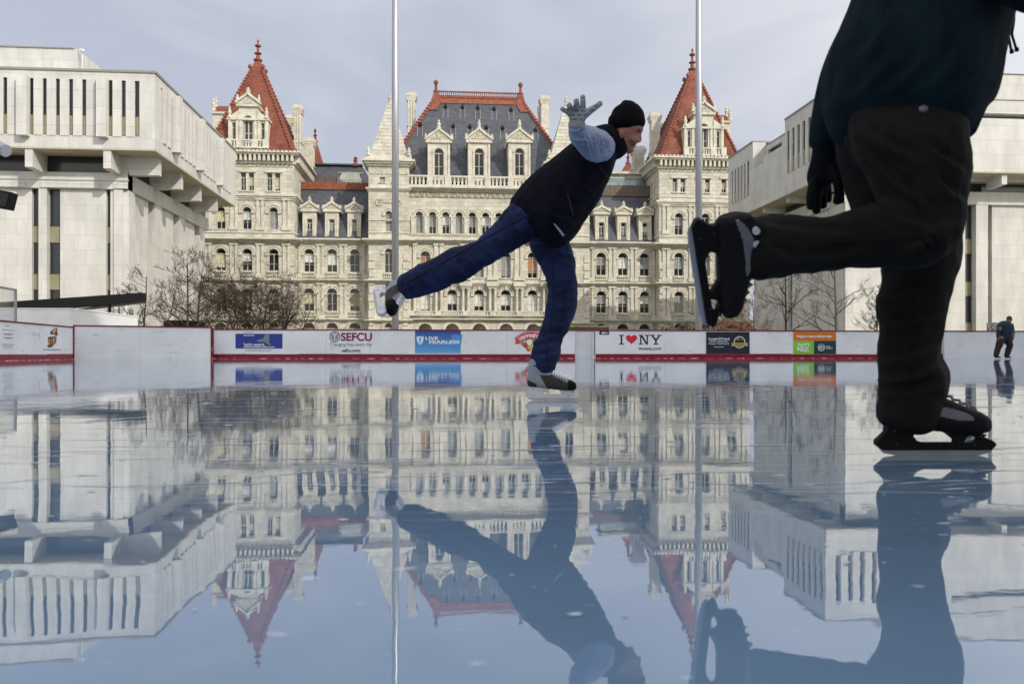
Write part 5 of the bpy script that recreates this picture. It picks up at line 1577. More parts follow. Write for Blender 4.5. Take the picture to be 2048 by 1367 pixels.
# ------------------------------------------------------------ bare winter trees
def tree(px, Y, py_top, seed, label, spread=0.8, dens=1.0, stems=1, mt='bark', r0=None, up=0.5, lean=0.0, group='bare trees round the rink'):
    rn = random.Random(seed)
    x = gx(px, Y)
    H = gz(px, py_top, Y)
    r0 = r0 or 0.016 * H
    t = thing('bare_tree', (x, Y, 0), label, 'tree', group)
    tk, br, tw = MB(), MB(), MB()
    def grow(p, d, ln, r, lv, mb):
        k = 4 if lv < 3 else 3
        path, rad = [p.copy()], [r]
        q = p.copy(); d = d.normalized()
        for i in range(k):
            d = (d + Vector((rn.uniform(-1, 1), rn.uniform(-1, 1), rn.uniform(-0.5, 0.9) * up)) * (0.16 if lv else 0.06)).normalized()
            q = q + d * (ln / k)
            path.append(q.copy()); rad.append(max(0.0075, r * (1 - 0.72 * (i + 1) / k)))
        mb.tube(path, rad, 6 if lv == 0 else (4 if lv < 3 else 3), False)
        return path, rad, d
    def branch(p, d, ln, r, lv):
        path, rad, dd = grow(p, d, ln, r, lv, br if lv < 3 else tw)
        if lv >= 4 or ln < 0.22: return
        nb = int(rn.choice([3, 4, 4, 5]) * dens) if lv < 4 else 2
        for i in range(nb):
            f = rn.uniform(0.25, 1.0)
            s = min(int(f * (len(path) - 1)), len(path) - 2)
            b = path[s].lerp(path[s + 1], f * (len(path) - 1) - s)
            side = Vector((rn.uniform(-1, 1), rn.uniform(-1, 1), rn.uniform(-0.25, 0.8))).normalized()
            nd = (dd * 0.75 + side * spread).normalized()
            branch(b, nd, ln * rn.uniform(0.42, 0.66), max(0.010, rad[s] * 0.62), lv + 1)
    for sidx in range(stems):
        base = Vector((x, Y, 0)) + Vector((rn.uniform(-0.1, 0.1), rn.uniform(-0.1, 0.1), 0)) * (stems > 1)
        d0 = Vector((lean, 0, 1)) if stems == 1 else Vector((0.45 * cos(2.4 * sidx + seed), 0.45 * sin(2.4 * sidx + seed), 1))
        th = H * (0.93 if stems == 1 else 0.66)
        path, rad, dd = grow(base, d0, th, r0 * (1 if stems == 1 else 0.75), 0, tk)
        n1 = int((17 if stems == 1 else 9) * dens)
        for i in range(n1):
            f = 0.16 + 0.84 * (i + rn.random()) / n1 if stems == 1 else rn.uniform(0.3, 1)
            s = min(int(f * (len(path) - 1)), len(path) - 2)
            b = path[s].lerp(path[s + 1], f * (len(path) - 1) - s)
            a = rn.uniform(0, 2 * pi)
            nd = Vector((cos(a), sin(a), rn.uniform(0.25, 0.9) if stems == 1 else rn.uniform(0.1, 1.0)))
            branch(b, nd, H * (0.40 * (1.1 - 0.72 * f) if stems == 1 else 0.36) * rn.uniform(0.8, 1.15), max(0.012, rad[s] * 0.5), 1)
    tk.build('trunk', M[mt], t)
    bo = br.build('crown', M[mt if mt == 'bark_pale' else 'twig'], t)
    if tw.v: tw.build('twigs', M['twig'], bo)
TR = [(285, 50, 540, 'thin bare sapling in front of the marble pier', dict(spread=0.6, dens=0.8, mt='bark')),
      (243, 52, 572, 'small bare sapling behind the end of the black canopy', dict(spread=0.7, dens=0.7, mt='bark')),
      (373, 55, 512, 'tallest bare tree at the corner of the left marble block', dict(spread=0.75, dens=1.1)),
      (394, 57, 524, 'bare tree just right of the tallest one, trunk leaning slightly', dict(spread=0.75, dens=1.0, lean=0.03)),
      (446, 72, 542, 'bushy bare tree before the first palace window', dict(spread=0.9, dens=1.1, stems=3)),
      (478, 70, 540, 'bushy bare tree with crooked low branches, second along the palace', dict(spread=0.9, dens=1.1, stems=3)),
      (518, 73, 534, 'dense brown-twigged tree in the middle of the thicket', dict(spread=0.9, dens=1.1, stems=3)),
      (548, 69, 528, 'wide bare tree with a thick dark trunk in the thicket', dict(spread=0.9, dens=1.0, stems=3, r0=0.16)),
      (585, 72, 545, 'low bare tree closing the thicket beside the palace wing', dict(spread=0.95, dens=0.8, stems=3)),
      (1573, 55, 520, 'bare tree in front of the shaded courthouse side', dict(spread=0.75, dens=0.8)),
      (1672, 52, 486, 'bare tree with a pale thick trunk at the courthouse corner', dict(spread=0.7, dens=0.8, mt='bark_pale', r0=0.14)),
      (1752, 50, 572, 'small dark bare tree against the sunlit courthouse wall', dict(spread=0.85, dens=1.0)),
      (1506, 75, 590, 'pale slender tree in the gap between palace and courthouse', dict(spread=0.7, dens=0.9, mt='bark_pale')),
      (1350, 62, 596, 'thin pale sapling before the right corner tower', dict(spread=0.6, dens=0.5, mt='bark_pale')),
      (1427, 62, 560, 'slim pale bare tree behind the near skater\'s lifted boot', dict(spread=0.6, dens=0.8, mt='bark_pale'))]
for i, (px, Y, pt, lb, kw) in enumerate(TR):
    tree(px, Y, pt, 11 + i * 7, lb, **kw)
def shrub(px0, px1, pyt, Y, seed, label, col, tw):
    rn = random.Random(seed)
    t = thing('shrub', (gx((px0 + px1) / 2, Y), Y, 0), label, 'shrub', 'shrubs before the palace')
    s, l = MB(), MB()
    zt = gz((px0 + px1) / 2, pyt, Y)
    for i in range(60):
        x0 = gx(rn.uniform(px0, px1), Y); y0 = Y + rn.uniform(-1, 1)
        p = [Vector((x0, y0, 0))]
        for k in range(3):
            p.append(p[-1] + Vector((rn.uniform(-.3, .3), rn.uniform(-.3, .3), zt / 3 * rn.uniform(0.6, 1.05))))
        s.tube(p, [0.03, 0.02, 0.015, 0.008], 3, False)
        for k in range(tw):
            q = p[1].lerp(p[3], rn.random()) + Vector((rn.uniform(-.25, .25), rn.uniform(-.25, .25), rn.uniform(-.1, .15)))
            a, e = rn.uniform(0, 6.28), rn.uniform(-.8, .8)
            u = Vector((cos(a), sin(a), e)) * 0.09; v = Vector((-sin(a), cos(a), rn.uniform(-.5, .5))) * 0.06
            l.quad(q - u, q - v, q + u, q + v)
    s.build('stems', M['twig'], t)
    l.build('foliage', col, t)
shrub(1438, 1500, 630, 70, 3, 'shrub with dry orange leaves left of the terrace wall', mat('dry_leaf', (0.32, 0.11, 0.03), 0.8, col2=(0.16, 0.05, 0.02), vscale=3), 26)
shrub(1330, 1438, 640, 68, 4, 'low dark evergreen shrub under the right corner tower', mat('evergreen', (0.035, 0.045, 0.02), 0.8, var=0.4, vscale=3), 40)
shrub(424, 470, 644, 66, 5, 'low dark evergreen shrub at the foot of the bare thicket', M['evergreen'] if 'evergreen' in M else bpy.data.materials['evergreen'], 40)
shrub(500, 566, 648, 66, 6, 'sparse green shrub under the middle of the bare thicket', bpy.data.materials['evergreen'], 26)
# ------------------------------------------------------------ skaters
def loft(mb, pts, K=18, sub=4):
    """closed limb/garment volume: pts = (position, radius in the picture plane, radius in depth)"""
    P = [(Vector(p), a, b) for p, a, b in pts]
    out = []
    for i in range(len(P) - 1):
        p0, p1, p2, p3 = P[max(i - 1, 0)], P[i], P[i + 1], P[min(i + 2, len(P) - 1)]
        for j in range(sub):
            t = j / sub
            h = lambda a, b, c, d: 0.5 * ((2 * b) + (-a + c) * t + (2 * a - 5 * b + 4 * c - d) * t * t + (-a + 3 * b - 3 * c + d) * t ** 3)
            out.append((h(p0[0], p1[0], p2[0], p3[0]), max(h(p0[1], p1[1], p2[1], p3[1]), 1e-4), max(h(p0[2], p1[2], p2[2], p3[2]), 1e-4)))
    out.append(P[-1])
    def ends(e, nx):                               # rounded ends
        d = (e[0] - nx[0]).normalized()
        r = min(e[1], e[2]) * 0.5
        return [(e[0] + d * r * s, e[1] * c, e[2] * c) for s, c in ((0.45, 0.88), (0.8, 0.6), (0.97, 0.25))]
    out = ends(out[0], out[1])[::-1] + out + ends(out[-1], out[-2])
    rings, last = [], None
    for i, (p, a, b) in enumerate(out):
        t = (out[min(i + 1, len(out) - 1)][0] - out[max(i - 1, 0)][0]).normalized()
        nn = t.cross(FWD)
        if nn.length < 0.25: nn = last if last is not None else t.cross(UP)
        if last is not None and nn.dot(last) < 0: nn = -nn
        nn = (nn - t * nn.dot(t)).normalized(); last = nn
        bb = nn.cross(t)
        rings += [p + nn * (a * cos(2 * pi * k / K)) + bb * (b * sin(2 * pi * k / K)) for k in range(K)]
    n_ = len(out)
    fs = [(i * K + k, i * K + (k + 1) % K, (i + 1) * K + (k + 1) % K, (i + 1) * K + k) for i in range(n_ - 1) for k in range(K)]
    fs += [tuple(range(K - 1, -1, -1)), tuple((n_ - 1) * K + k for k in range(K))]
    mb.add(rings, fs)
def solid_mesh(mb, voxel, smooth=4, fold=0.0, fscale=9.0, fdir=None):
    me = bpy.data.meshes.new('volume')
    me.from_pydata(mb.v, [], mb.f)
    bm = bmesh.new(); bm.from_mesh(me); bmesh.ops.recalc_face_normals(bm, faces=bm.faces); bm.to_mesh(me); bm.free()
    o = bpy.data.objects.new('volume', me); COL.objects.link(o)
    r = o.modifiers.new('remesh', 'REMESH'); r.mode = 'VOXEL'; r.voxel_size = voxel
    if smooth:
        s = o.modifiers.new('smooth', 'SMOOTH'); s.factor = 0.5; s.iterations = smooth
    bpy.context.view_layer.update()
    res = bpy.data.meshes.new_from_object(o.evaluated_get(bpy.context.evaluated_depsgraph_get()))
    bpy.data.objects.remove(o); bpy.data.meshes.remove(me)
    if fold:
        nr = [v.normal.copy() for v in res.vertices]
        for v, nn in zip(res.vertices, nr):
            c = v.co
            q = Vector((c.x, c.y, c.z)) * fscale
            if fdir is not None: q = q + fdir * (q.dot(fdir) * 1.4)
            d = noise.noise(q + Vector((0.6 * noise.noise(q * 0.5), 0, 0))) + 0.55 * (1 - 2 * abs(noise.noise(q * 1.7 + Vector((7, 3, 1)))))
            v.co += nn * (fold * d)
    res.polygons.foreach_set('use_smooth', [True] * len(res.polygons))
    return res
def solid(name, parent, mb, voxel, m, smooth=4, fold=0.0, fscale=9.0, fdir=None):
    me = solid_mesh(mb, voxel, smooth, fold, fscale, fdir)
    me.materials.clear(); me.materials.append(m)
    return put(name, me, parent)
from mathutils.bvhtree import BVHTree
def trace(mb, ob, pix, r):                         # a thin seam lying on a garment's near surface
    bv = BVHTree.FromPolygons([v.co for v in ob.data.vertices], [list(p.vertices) for p in ob.data.polygons])
    run = []
    o = Vector((0, 0, CH))
    for x, y in pix + [None] if False else list(pix):
        d = (at(x, y, 1.0) - o).normalized()
        h = bv.ray_cast(o, d)
        if h[0] is None or (run and (h[0] - run[-1]).length > 0.12):
            if len(run) > 2: mb.tube(run, r, 6)
            run = []
            if h[0] is None: continue
        run.append(h[0] - d * r * 0.25)
    if len(run) > 2: mb.tube(run, r, 6)
def crease(ob, lines, amp, w):                     # press folds into cloth: a ridge with a groove beside it along each line
    bx = (min(min(l[0], l[2]) for l in lines) - 40, max(max(l[0], l[2]) for l in lines) + 40)
    for v in ob.data.vertices:
        xq = CX + F * v.co.dot(RGT) / v.co.dot(FWD)
        if not bx[0] < xq < bx[1]: continue
        f = -v.normal.dot((v.co - Vector((0, 0, CH))).normalized())
        if f < 0.05: continue
        d = v.co.dot(FWD)
        x, y = CX + F * v.co.dot(RGT) / d, HY - F * (v.co.z - CH) / d
        s = 0.0
        for x0, y0, x1, y1 in lines:
            ux, uy = x1 - x0, y1 - y0
            l2 = ux * ux + uy * uy
            t = ((x - x0) * ux + (y - y0) * uy) / l2
            if -0.2 < t < 1.2:
                q = ((x - x0) * uy - (y - y0) * ux) / sqrt(l2) / w + 0.35 * sin(5 * t)
                if abs(q) < 4:
                    e = max(0.0, 1 - (2 * t - 1) ** 2 * 0.75)
                    s += e * (math.exp(-q * q) - 0.8 * math.exp(-(q - 1.5) ** 2))
        if s: v.co += v.normal * (amp * s * min(1, f * 2.5))
class FIG:
    def __init__(s, d0): s.d0 = d0
    def p(s, x, y, dd=0.0): return at(x, y, s.d0 + dd)
    def L(s, mb, pts, **k):                        # pts: (px, py, extra depth, half width px, depth ratio)
        loft(mb, [(s.p(x, y, dd), w * (s.d0 + dd) / F, w * q * (s.d0 + dd) / F) for x, y, dd, w, q in pts], **k)

def skate(parent, O, X, Z, sc, st):
    """ice skate in its own axes (x heel to toe, z up from the edge): boot, toe cap, side panel, laces, holder, steel runner"""
    X = X.normalized(); Z = (Z - X * Z.dot(X)).normalized(); Yv = Z.cross(X)
    T = Matrix(((X.x * sc, Yv.x * sc, Z.x * sc, O.x), (X.y * sc, Yv.y * sc, Z.y * sc, O.y), (X.z * sc, Yv.z * sc, Z.z * sc, O.z), (0, 0, 0, 1)))
    fl = front(0)
    mb = MB()
    sta = [(.006, .080, .128, .020), (.016, .070, .152, .030), (.04, .067, .160, .034), (.08, .063, .160, .035), (.12, .058, .152, .038), (.16, .054, .133, .042), (.20, .051, .116, .045), (.232, .050, .104, .042), (.25, .054, .094, .033), (.258, .062, .084, .018)]
    rings = []
    K = 20
    for x, a, b, w in sta:
        for k in range(K):
            t = 2 * pi * k / K
            ct, s_ = cos(t), sin(t)
            rings.append((x, w * abs(ct) ** 0.75 * (1 if ct > 0 else -1), (a + b) / 2 + (b - a) / 2 * abs(s_) ** 0.75 * (1 if s_ > 0 else -1)))
    n_ = len(sta)
    mb.add(rings, [(i * K + k, i * K + (k + 1) % K, (i + 1) * K + (k + 1) % K, (i + 1) * K + k) for i in range(n_ - 1) for k in range(K)] + [tuple(range(K - 1, -1, -1)), tuple((n_ - 1) * K + k for k in range(K))])
    sh = []
    for z_, cx_, rx, ry in (((.10, .056, .050, .034), (.15, .060, .052, .036), (.19, .064, .050, .037), (.212, .066, .046, .036)) if st != 'lifted' else ((.10, .058, .052, .034), (.13, .066, .052, .036), (.155, .074, .050, .037), (.172, .078, .044, .036))):
        sh += [(cx_ + rx * cos(2 * pi * k / K), ry * sin(2 * pi * k / K), z_) for k in range(K)]
    mb.add(sh, [(i * K + k, i * K + (k + 1) % K, (i + 1) * K + (k + 1) % K, (i + 1) * K + k) for i in range(3) for k in range(K)] + [tuple(range(K - 1, -1, -1)), tuple(3 * K + k for k in range(K))])
    me = solid_mesh(mb, 0.0027, 3)
    def cls(c):
        x, y, z = c
        top = 0.150 - max(0, x - .12) * 0.42
        if st == 'grey':
            if x > .214: return 'toe_cap'
            if z < 0.0665 - 0.075 * x and x < .24: return 'sole'
            if x < .055 and z < .112 - .5 * x: return 'heel_panel'
            if .055 + .5 * (.15 - z) * (z > .09) < x + (.02 if z < .09 else 0) and .060 + (.15 - z) * .55 < x < .215 and z < top - .018 - .03 * (x - .06): return 'side_panel'
            return 'boot'
        if z < 0.062 - 0.05 * x: return 'sole'
        if st == 'lifted': return 'side_panel' if (x - .03) ** 2 * .25 + (z - .128) ** 2 < .0 or (0.012 < x < .155 and abs(z - .131 + .9 * (x - .085) ** 2 * 4) < .0125 * max(0, 1 - ((x - .08) / .07) ** 2) ** .5) else 'boot'
        if .095 < x < .20 and abs(z - (.112 - .22 * (x - .1))) < .012 * max(0, 1 - ((x - .148) / .055) ** 2) ** 0.5 + 0.0: return 'side_panel'
        return 'boot'
    col = dict(boot='sk_grey', toe_cap='sk_black', sole='sk_black', heel_panel='sk_dark', side_panel='sk_olive') if st == 'grey' else dict(boot='sk_black', sole='sk_black', side_panel='sk_mid')
    groups = {}
    for p in me.polygons:
        groups.setdefault(cls(p.center), []).append(p)
    root = None
    for g in ['boot', 'sole', 'side_panel', 'heel_panel', 'toe_cap']:
        if g not in groups: continue
        idx, vs, fs = {}, [], []
        for p in groups[g]:
            f_ = []
            for i in p.vertices:
                if i not in idx: idx[i] = len(vs); vs.append(me.vertices[i].co.copy())
                f_.append(idx[i])
            fs.append(f_)
        nm = bpy.data.meshes.new(g); nm.from_pydata(vs, [], fs); nm.transform(T); nm.materials.append(M[col[g]])
        nm.polygons.foreach_set('use_smooth', [True] * len(nm.polygons))
        o = put('skate' if g == 'boot' else g, nm, root or parent)
        if root is None: root = o
    def sub(name, b, m, sm=False):
        q = b.mesh(name, M[m], sm); q.transform(T); return put(name, q, root)
    def prof(b, pts, w): b.fpoly(fl, pts, -w, w)   # fpoly on the y=0 plane: thickness along y
    h = MB()
    if st == 'grey':
        prof(h, [(.010, .071), (.088, .066), (.072, .047), (.092, .031), (.10, .013), (.012, .013), (-.004, .022), (-.004, .034), (.006, .048)], .011)
        prof(h, [(.168, .056), (.248, .052), (.262, .044), (.272, .034), (.270, .020), (.255, .013), (.165, .013), (.182, .033)], .011)
        prof(h, [(.088, .033), (.186, .033), (.186, .013), (.088, .013)], .010)
        hm, lm = 'sk_white', 'white_print'
    else:
        prof(h, [(.020, .074), (.104, .067), (.086, .058), (.080, .046), (.088, .036), (.104, .031), (.104, .013), (.012, .013), (-.004, .026), (-.003, .036), (.008, .046), (.018, .056)], .011)
        prof(h, [(.150, .058), (.222, .053), (.205, .044), (.198, .030), (.180, .030), (.180, .038), (.165, .050)], .011)
        prof(h, [(.215, .053), (.252, .050), (.246, .044), (.268, .034), (.274, .026), (.262, .013), (.224, .013), (.226, .032), (.236, .040), (.222, .046)], .011)
        prof(h, [(.10, .031), (.228, .031), (.228, .013), (.10, .013)], .010)
        hm, lm = 'sk_black', 'white_print'
    ho = sub('blade_holder', h, hm)
    b = MB(); prof(b, [(.006, .0135), (.270, .0135), (.262, .006), (.235, 0), (.045, 0), (.015, .005)], .002); sub('steel_runner', b, 'steel')
    rv = MB()
    for x, z_ in ((.042, .027), (.222, .026), (.036, .060), (.238, .045)):
        rv.tube([(x, -.0125, z_), (x, .0125, z_)], .003, 8)
    sub('rivets', rv, 'ink')
    lc = MB()
    if st == 'grey':
        for i in range(7):
            f_ = i / 6
            x = .140 + .078 * f_; z_ = .150 - .036 * f_
            for sg in (-1, 1):
                lc.tube([(x - .004, -.030 * sg, z_ - .022), (x, -.018 * sg, z_ - .002), (x + .008, .004 * sg, z_ + .006), (x + .012, .02 * sg, z_ - .004)], .0034, 6)
    else:
        for i in range(4):
            x = .165 + .018 * i; z_ = .137 - .0085 * i
            lc.tube([(x, -.028, z_ - .014), (x + .003, -.012, z_ + .001), (x + .004, .012, z_ + .001), (x, .028, z_ - .014)], .0036, 6)
    sub('laces', lc, lm if st == 'grey' else 'sk_mid')
    ey = MB()
    if st == 'grey':
        for i in range(7):
            f_ = i / 6
            x = .132 + .078 * f_; z_ = .130 - .038 * f_
            for sg in (-1, 1): ey.lathe((x, sg * (.036 + .006 * f_), z_ - .004), [(.004, 0), (.005, .004), (.004, .008)], 6)
        sub('eyelets', ey, 'ink')
    else:
        for x, z_, r_ in ((.047, .150, .0085), (.078, .147, .0085), (.104, .141, .0075)):
            for sg in (-1, 1): ey.tube([(x, sg * .028, z_), (x, sg * (.0385 if x < .1 else .0345), z_)], r_, 10)
        sub('studs', ey, 'sk_light')
    return root
for k, c, r_ in (('sk_black', (0.004, 0.004, 0.005), .7), ('sk_dark', (0.022, 0.020, 0.026), .6), ('sk_olive', (0.032, 0.030, 0.026), .8), ('sk_grey', (0.22, 0.25, 0.28), .6), ('sk_mid', (0.11, 0.11, 0.125), .6), ('sk_light', (0.42, 0.44, 0.48), .5), ('sk_white', (0.56, 0.59, 0.63), .35)):
    M[k] = mat(k, c, r_, 0.15 if k == 'sk_black' else 0.4, var=0.08, vscale=30)
M['denim'] = mat('denim', (0.0035, 0.0065, 0.026), 0.85, 0.2, col2=(0.0135, 0.026, 0.088), vscale=7.0, stretch=(1, 1, 1.5), bump=0.0006, bscale=420, ramp=(0.36, 0.66))
M['denim_seam'] = mat('denim_seam', (0.010, 0.016, 0.045), 0.85, 0.2, var=0.5, vscale=40)
M['vest'] = mat('navy_fleece', (0.0055, 0.006, 0.011), 0.95, 0.1, var=0.3, vscale=20, bump=0.002, bscale=180)
M['shirt'] = mat('pale_blue_jersey', (0.25, 0.295, 0.42), 0.9, 0.1, var=0.12, vscale=12, bump=0.001, bscale=300)
M['skin'] = mat('skin', (0.26, 0.105, 0.08), 0.5, 0.35, col2=(0.31, 0.13, 0.095), vscale=22, ramp=(0.35, 0.7))
M['lip_crease_dark'] = mat('lip_crease_dark', (0.09, 0.028, 0.025), 0.6)
M['hat'] = mat('black_knit', (0.004, 0.004, 0.005), 0.95, 0.1, bump=0.002, bscale=160, stretch=(3, 3, 0.6))
M['glove'] = mat('grip_glove', (0.16, 0.17, 0.175), 0.9, 0.1, brick=(0.026, 0.018, 0.0055, 1.9, 0.2), bump=0.001, bscale=300)
M['cuff'] = mat('ribbed_cuff', (0.26, 0.275, 0.285), 0.9, 0.1, bump=0.002, bscale=120, stretch=(2, 2, 0.3))
M['olive_cloth'] = mat('olive_cloth', (0.0088, 0.0085, 0.0078), 0.85, 0.12, col2=(0.0042, 0.0042, 0.004), vscale=5, bump=0.0008, bscale=300)
M['teal_knit'] = mat('teal_knit', (0.0035, 0.011, 0.016), 0.95, 0.1, var=0.25, vscale=8, bump=0.004, bscale=110, stretch=(2.5, 2.5, 0.25))
M['navy_glove'] = mat('navy_glove', (0.0045, 0.005, 0.008), 0.9, 0.1, var=0.3, vscale=30)

Z3 = lambda x, y: (1000 + x / 4.142, 170 + y / 4.142)
Z4 = lambda x, y: (720 + x / 3.107, 380 + y / 3.107)
ZF = lambda x, y: (1190 + x / 10.517, 190 + y / 10.517)
ZH = lambda x, y: (1100 + x / 10.51, 170 + y / 10.51)

def leaning_skater():
    g = FIG(4.0)
    foot = at(1052, 799, 4.02); foot.z = 0.0
    t = thing('person', (foot.x + 0.13, foot.y, 0), 'person in jeans, navy vest and black beanie leaning on one skate, leg stretched back', 'person', 'skaters on the rink')
    # body (skin figure under the clothes), one continuous surface
    b = MB()
    F_ = lambda y, x0, x1, q, dd=0.0: (*ZF((x0 + x1) / 2, y), dd, (x1 - x0) / 2 / 10.517, q)
    g.L(b, [F_(300, 430, 900, .8), F_(420, 330, 1000, .84), F_(560, 300, 1040, .80), F_(690, 400, 1035, .82), F_(750, 440, 985, .88), F_(790, 455, 955, .90), F_(840, 470, 938, .90), F_(900, 500, 925, .88), F_(960, 520, 890, .90), F_(1010, 540, 860, .9), F_(1060, 570, 832, .95), F_(1120, 605, 820, 1.0), F_(1180, 650, 805, 1.05), F_(1210, 685, 770, 1.1)], sub=3)
    nx, ny = ZF(968, 775)
    g.L(b, [(*ZF(935, 775), 0, 3.2, .8), (*ZF(945, 840), 0, 3.2, .8), (*ZF(944, 910), 0, 3.7, .9), (*ZF(934, 968), 0, 4.6, 1.0)], sub=3)      # nose
    for dd in (-.012, .012): g.L(b, [(*ZF(915, 975), dd, 2.4, 1), (*ZF(932, 985), dd, 2.6, 1)], sub=2)                                  # nostril wings
    for dd in (-.03, .03): g.L(b, [(*ZF(935, 735), dd * 1.1, 2.6, 1), (*ZF(985, 728), dd * .6, 3.2, 1)], sub=2)                               # brow
    for dd in (-.048, .048): g.L(b, [(*ZF(850, 905), dd, 6.5, .8), (*ZF(800, 960), dd, 7.0, .7)], sub=2)                                 # cheeks
    g.L(b, [(*ZF(845, 1022), -.022, 2.0, 1), (*ZF(862, 1020), 0, 2.4, 1), (*ZF(845, 1022), .022, 2.0, 1)], sub=2)                            # upper lip
    g.L(b, [(*ZF(812, 1075), -.02, 2.0, 1), (*ZF(832, 1078), 0, 2.4, 1), (*ZF(812, 1075), .02, 2.0, 1)], sub=2)                              # lower lip
    g.L(b, [(*ZF(770, 1165), 0, 6.0, 1.2), (*ZF(785, 1175), 0, 5.0, 1.2)], sub=2)                                                        # chin
    for dd in (-.073, .073):
        g.L(b, [(*ZF(575, 735), dd, 5.0, .35), (*ZF(560, 800), dd * 1.02, 6.2, .35), (*ZF(560, 870), dd * .97, 4.2, .4), (*ZF(575, 905), dd * .95, 3.0, .4)], sub=3)   # ears
    g.L(b, [(*ZF(640, 800), 0, 24, .95), (*ZF(560, 960), 0, 23, .95), (*ZF(400, 1080), 0, 24, 1.1), (*Z3(860, 540), 0, 28, 1.3), (*Z3(700, 720), 0, 38, 1.3), (*Z3(480, 980), 0, 44, 1.1), (1078, 430, 0, 36, 1.2)])
    g.L(b, [(1075, 435, -.06, 22, 1), (950, 518, -.085, 16, 1), (805, 577, -.07, 12, 1)])
    g.L(b, [(1095, 450, .05, 24, 1), (1124, 585, .06, 17, 1), (1086, 735, .035, 12, 1)])
    g.L(b, [(*Z3(800, 520), -.12, 20, 1), (1160, 277, -.32, 14, 1), (1153.5, 244, -.46, 10, 1)])
    g.L(b, [(*Z3(860, 540), .17, 22, 1), (1205, 308, .42, 15, 1), (1196, 300, .62, 11, 1)])
    bo = solid('body', t, b, 0.0048, M['skin'], 2)
    ey = MB()
    for dd in (-.038, .038): g.L(ey, [(*ZF(918, 778), dd * 1.12, 1.3, .9), (*ZF(945, 780), dd * .92, 1.7, .9)], sub=2)
    for dd in (-.044, .044): g.L(ey, [(*ZF(905, 740), dd * 1.1, .9, 1.2), (*ZF(950, 726), dd * .95, 1.1, 1.4), (*ZF(985, 730), dd * .7, .9, 1.2)], sub=2)
    for dd in (-.011, .011): g.L(ey, [(*ZF(905, 990), dd, .8, 1.2), (*ZF(930, 1000), dd, 1.0, 1.2)], sub=2)  # nostril shadow put in as small black strands
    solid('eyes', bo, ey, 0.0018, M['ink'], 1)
    mo = MB()
    for sg in (-1, 1): g.L(mo, [(*ZF(775, 1030), .041 * sg, .8, 1), (*ZF(812, 1048), .030 * sg, 1.5, 1), (*ZF(838, 1050), .012 * sg, 1.6, 1), (*ZF(842, 1050), 0, 1.6, 1)], sub=3)
    for sg in (-1, 1): g.L(mo, [(*ZF(885, 960), .030 * sg, .5, 1), (*ZF(835, 985), .040 * sg, .6, 1), (*ZF(800, 1020), .044 * sg, .5, 1)], sub=3)  # smile creases: their shade laid on as thin dark tubes
    solid('mouth', bo, mo, 0.0016, M['lip_crease_dark'], 1)
    te = MB()
    for sg in (-1, 1): g.L(te, [(*ZF(822, 1040), .024 * sg, .8, 1), (*ZF(845, 1041), .008 * sg, 1.0, 1)], sub=2)
    solid('teeth', bo, te, 0.0014, M['white_print'], 1)
    # hat
    h = MB()
    C = lambda y, x0, x1, q: (*ZF((x0 + x1) / 2, y), 0, (x1 - x0) / 2 / 10.517, q)
    g.L(h, [C(640, 280, 1058, .84), C(560, 268, 1062, .84), C(450, 300, 1045, .84), C(350, 335, 985, .83), C(270, 372, 925, .82), C(205, 440, 835, .8), C(165, 505, 745, .8), C(140, 550, 680, .8)], sub=4)
    g.L(h, [(*ZF(420, 640), 0, 12, 1.7), (*ZF(660, 655), 0, 12, 2.0), (*ZF(960, 660), 0, 9, 1.9), ], sub=3)
    solid('beanie', t, h, 0.0055, M['hat'], 3, 0.0015, 25)
    # jeans
    j = MB()
    def B4(tt, c, hw, dd, q): return (*Z4(1000 - .873 * tt + .489 * c, 190 + .489 * tt + .873 * c), dd, hw / 3.107, q)
    g.L(j, [B4(-130, 0, 122, -.03, 1.0), B4(0, 11, 124, -.07, .9), B4(136, 38, 103, -.09, .9), B4(280, 61, 84, -.09, .95), B4(340, 56, 84, -.088, 1.0), B4(400, 53, 97, -.085, .95), B4(500, 43, 103, -.08, .9), B4(640, 32, 93, -.075, .9), B4(740, 20, 87, -.07, .95), B4(835, 4, 76, -.065, 1.0)])
    Bs = lambda x, y, hw, dd, q: (*Z4(x, y), dd, hw / 3.107, q)
    g.L(j, [Bs(1150, 200, 125, .05, 1.0), Bs(1180, 330, 120, .075, .9), Bs(1220, 430, 106, .07, .9), Bs(1246, 530, 98, .065, .9), Bs(1263, 640, 89, .06, .95), Bs(1244, 740, 91, .055, .95), Bs(1214, 850, 77, .05, 1.0), Bs(1180, 930, 76, .045, 1.0), Bs(1160, 985, 88, .04, .95), Bs(1140, 1050, 82, .035, .95), Bs(1132, 1105, 79, .032, .95)])
    g.L(j, [(*Z4(1060, 130), 0, 42, 1.35), (*Z4(1130, 200), 0, 48, 1.3), (*Z4(1170, 260), 0, 40, 1.5)])
    jo = solid('jeans', t, j, 0.0065, M['denim'], 2, 0.0095, 12)
    crease(jo, [(950, 498, 1004, 548), (928, 508, 985, 560), (905, 520, 955, 575), (1035, 415, 1115, 470), (1000, 450, 1060, 500), (832, 556, 856, 604), (812, 562, 828, 606), (862, 543, 884, 594), (1098, 588, 1150, 572), (1096, 604, 1146, 612), (1094, 566, 1152, 538), (1072, 478, 1156, 500), (1068, 492, 1146, 532), (1062, 700, 1122, 688), (1058, 716, 1118, 711), (1068, 682, 1118, 670), (1085, 640, 1130, 655)], 0.0075, 4.5)
    sm = MB()                                      # outer seams, pocket edge and hems
    trace(sm, jo, [Z4(1000 - .873 * q_ - .489 * 12, 190 + .489 * q_ - .873 * 12) for q_ in range(-60, 830, 16)], .0042)
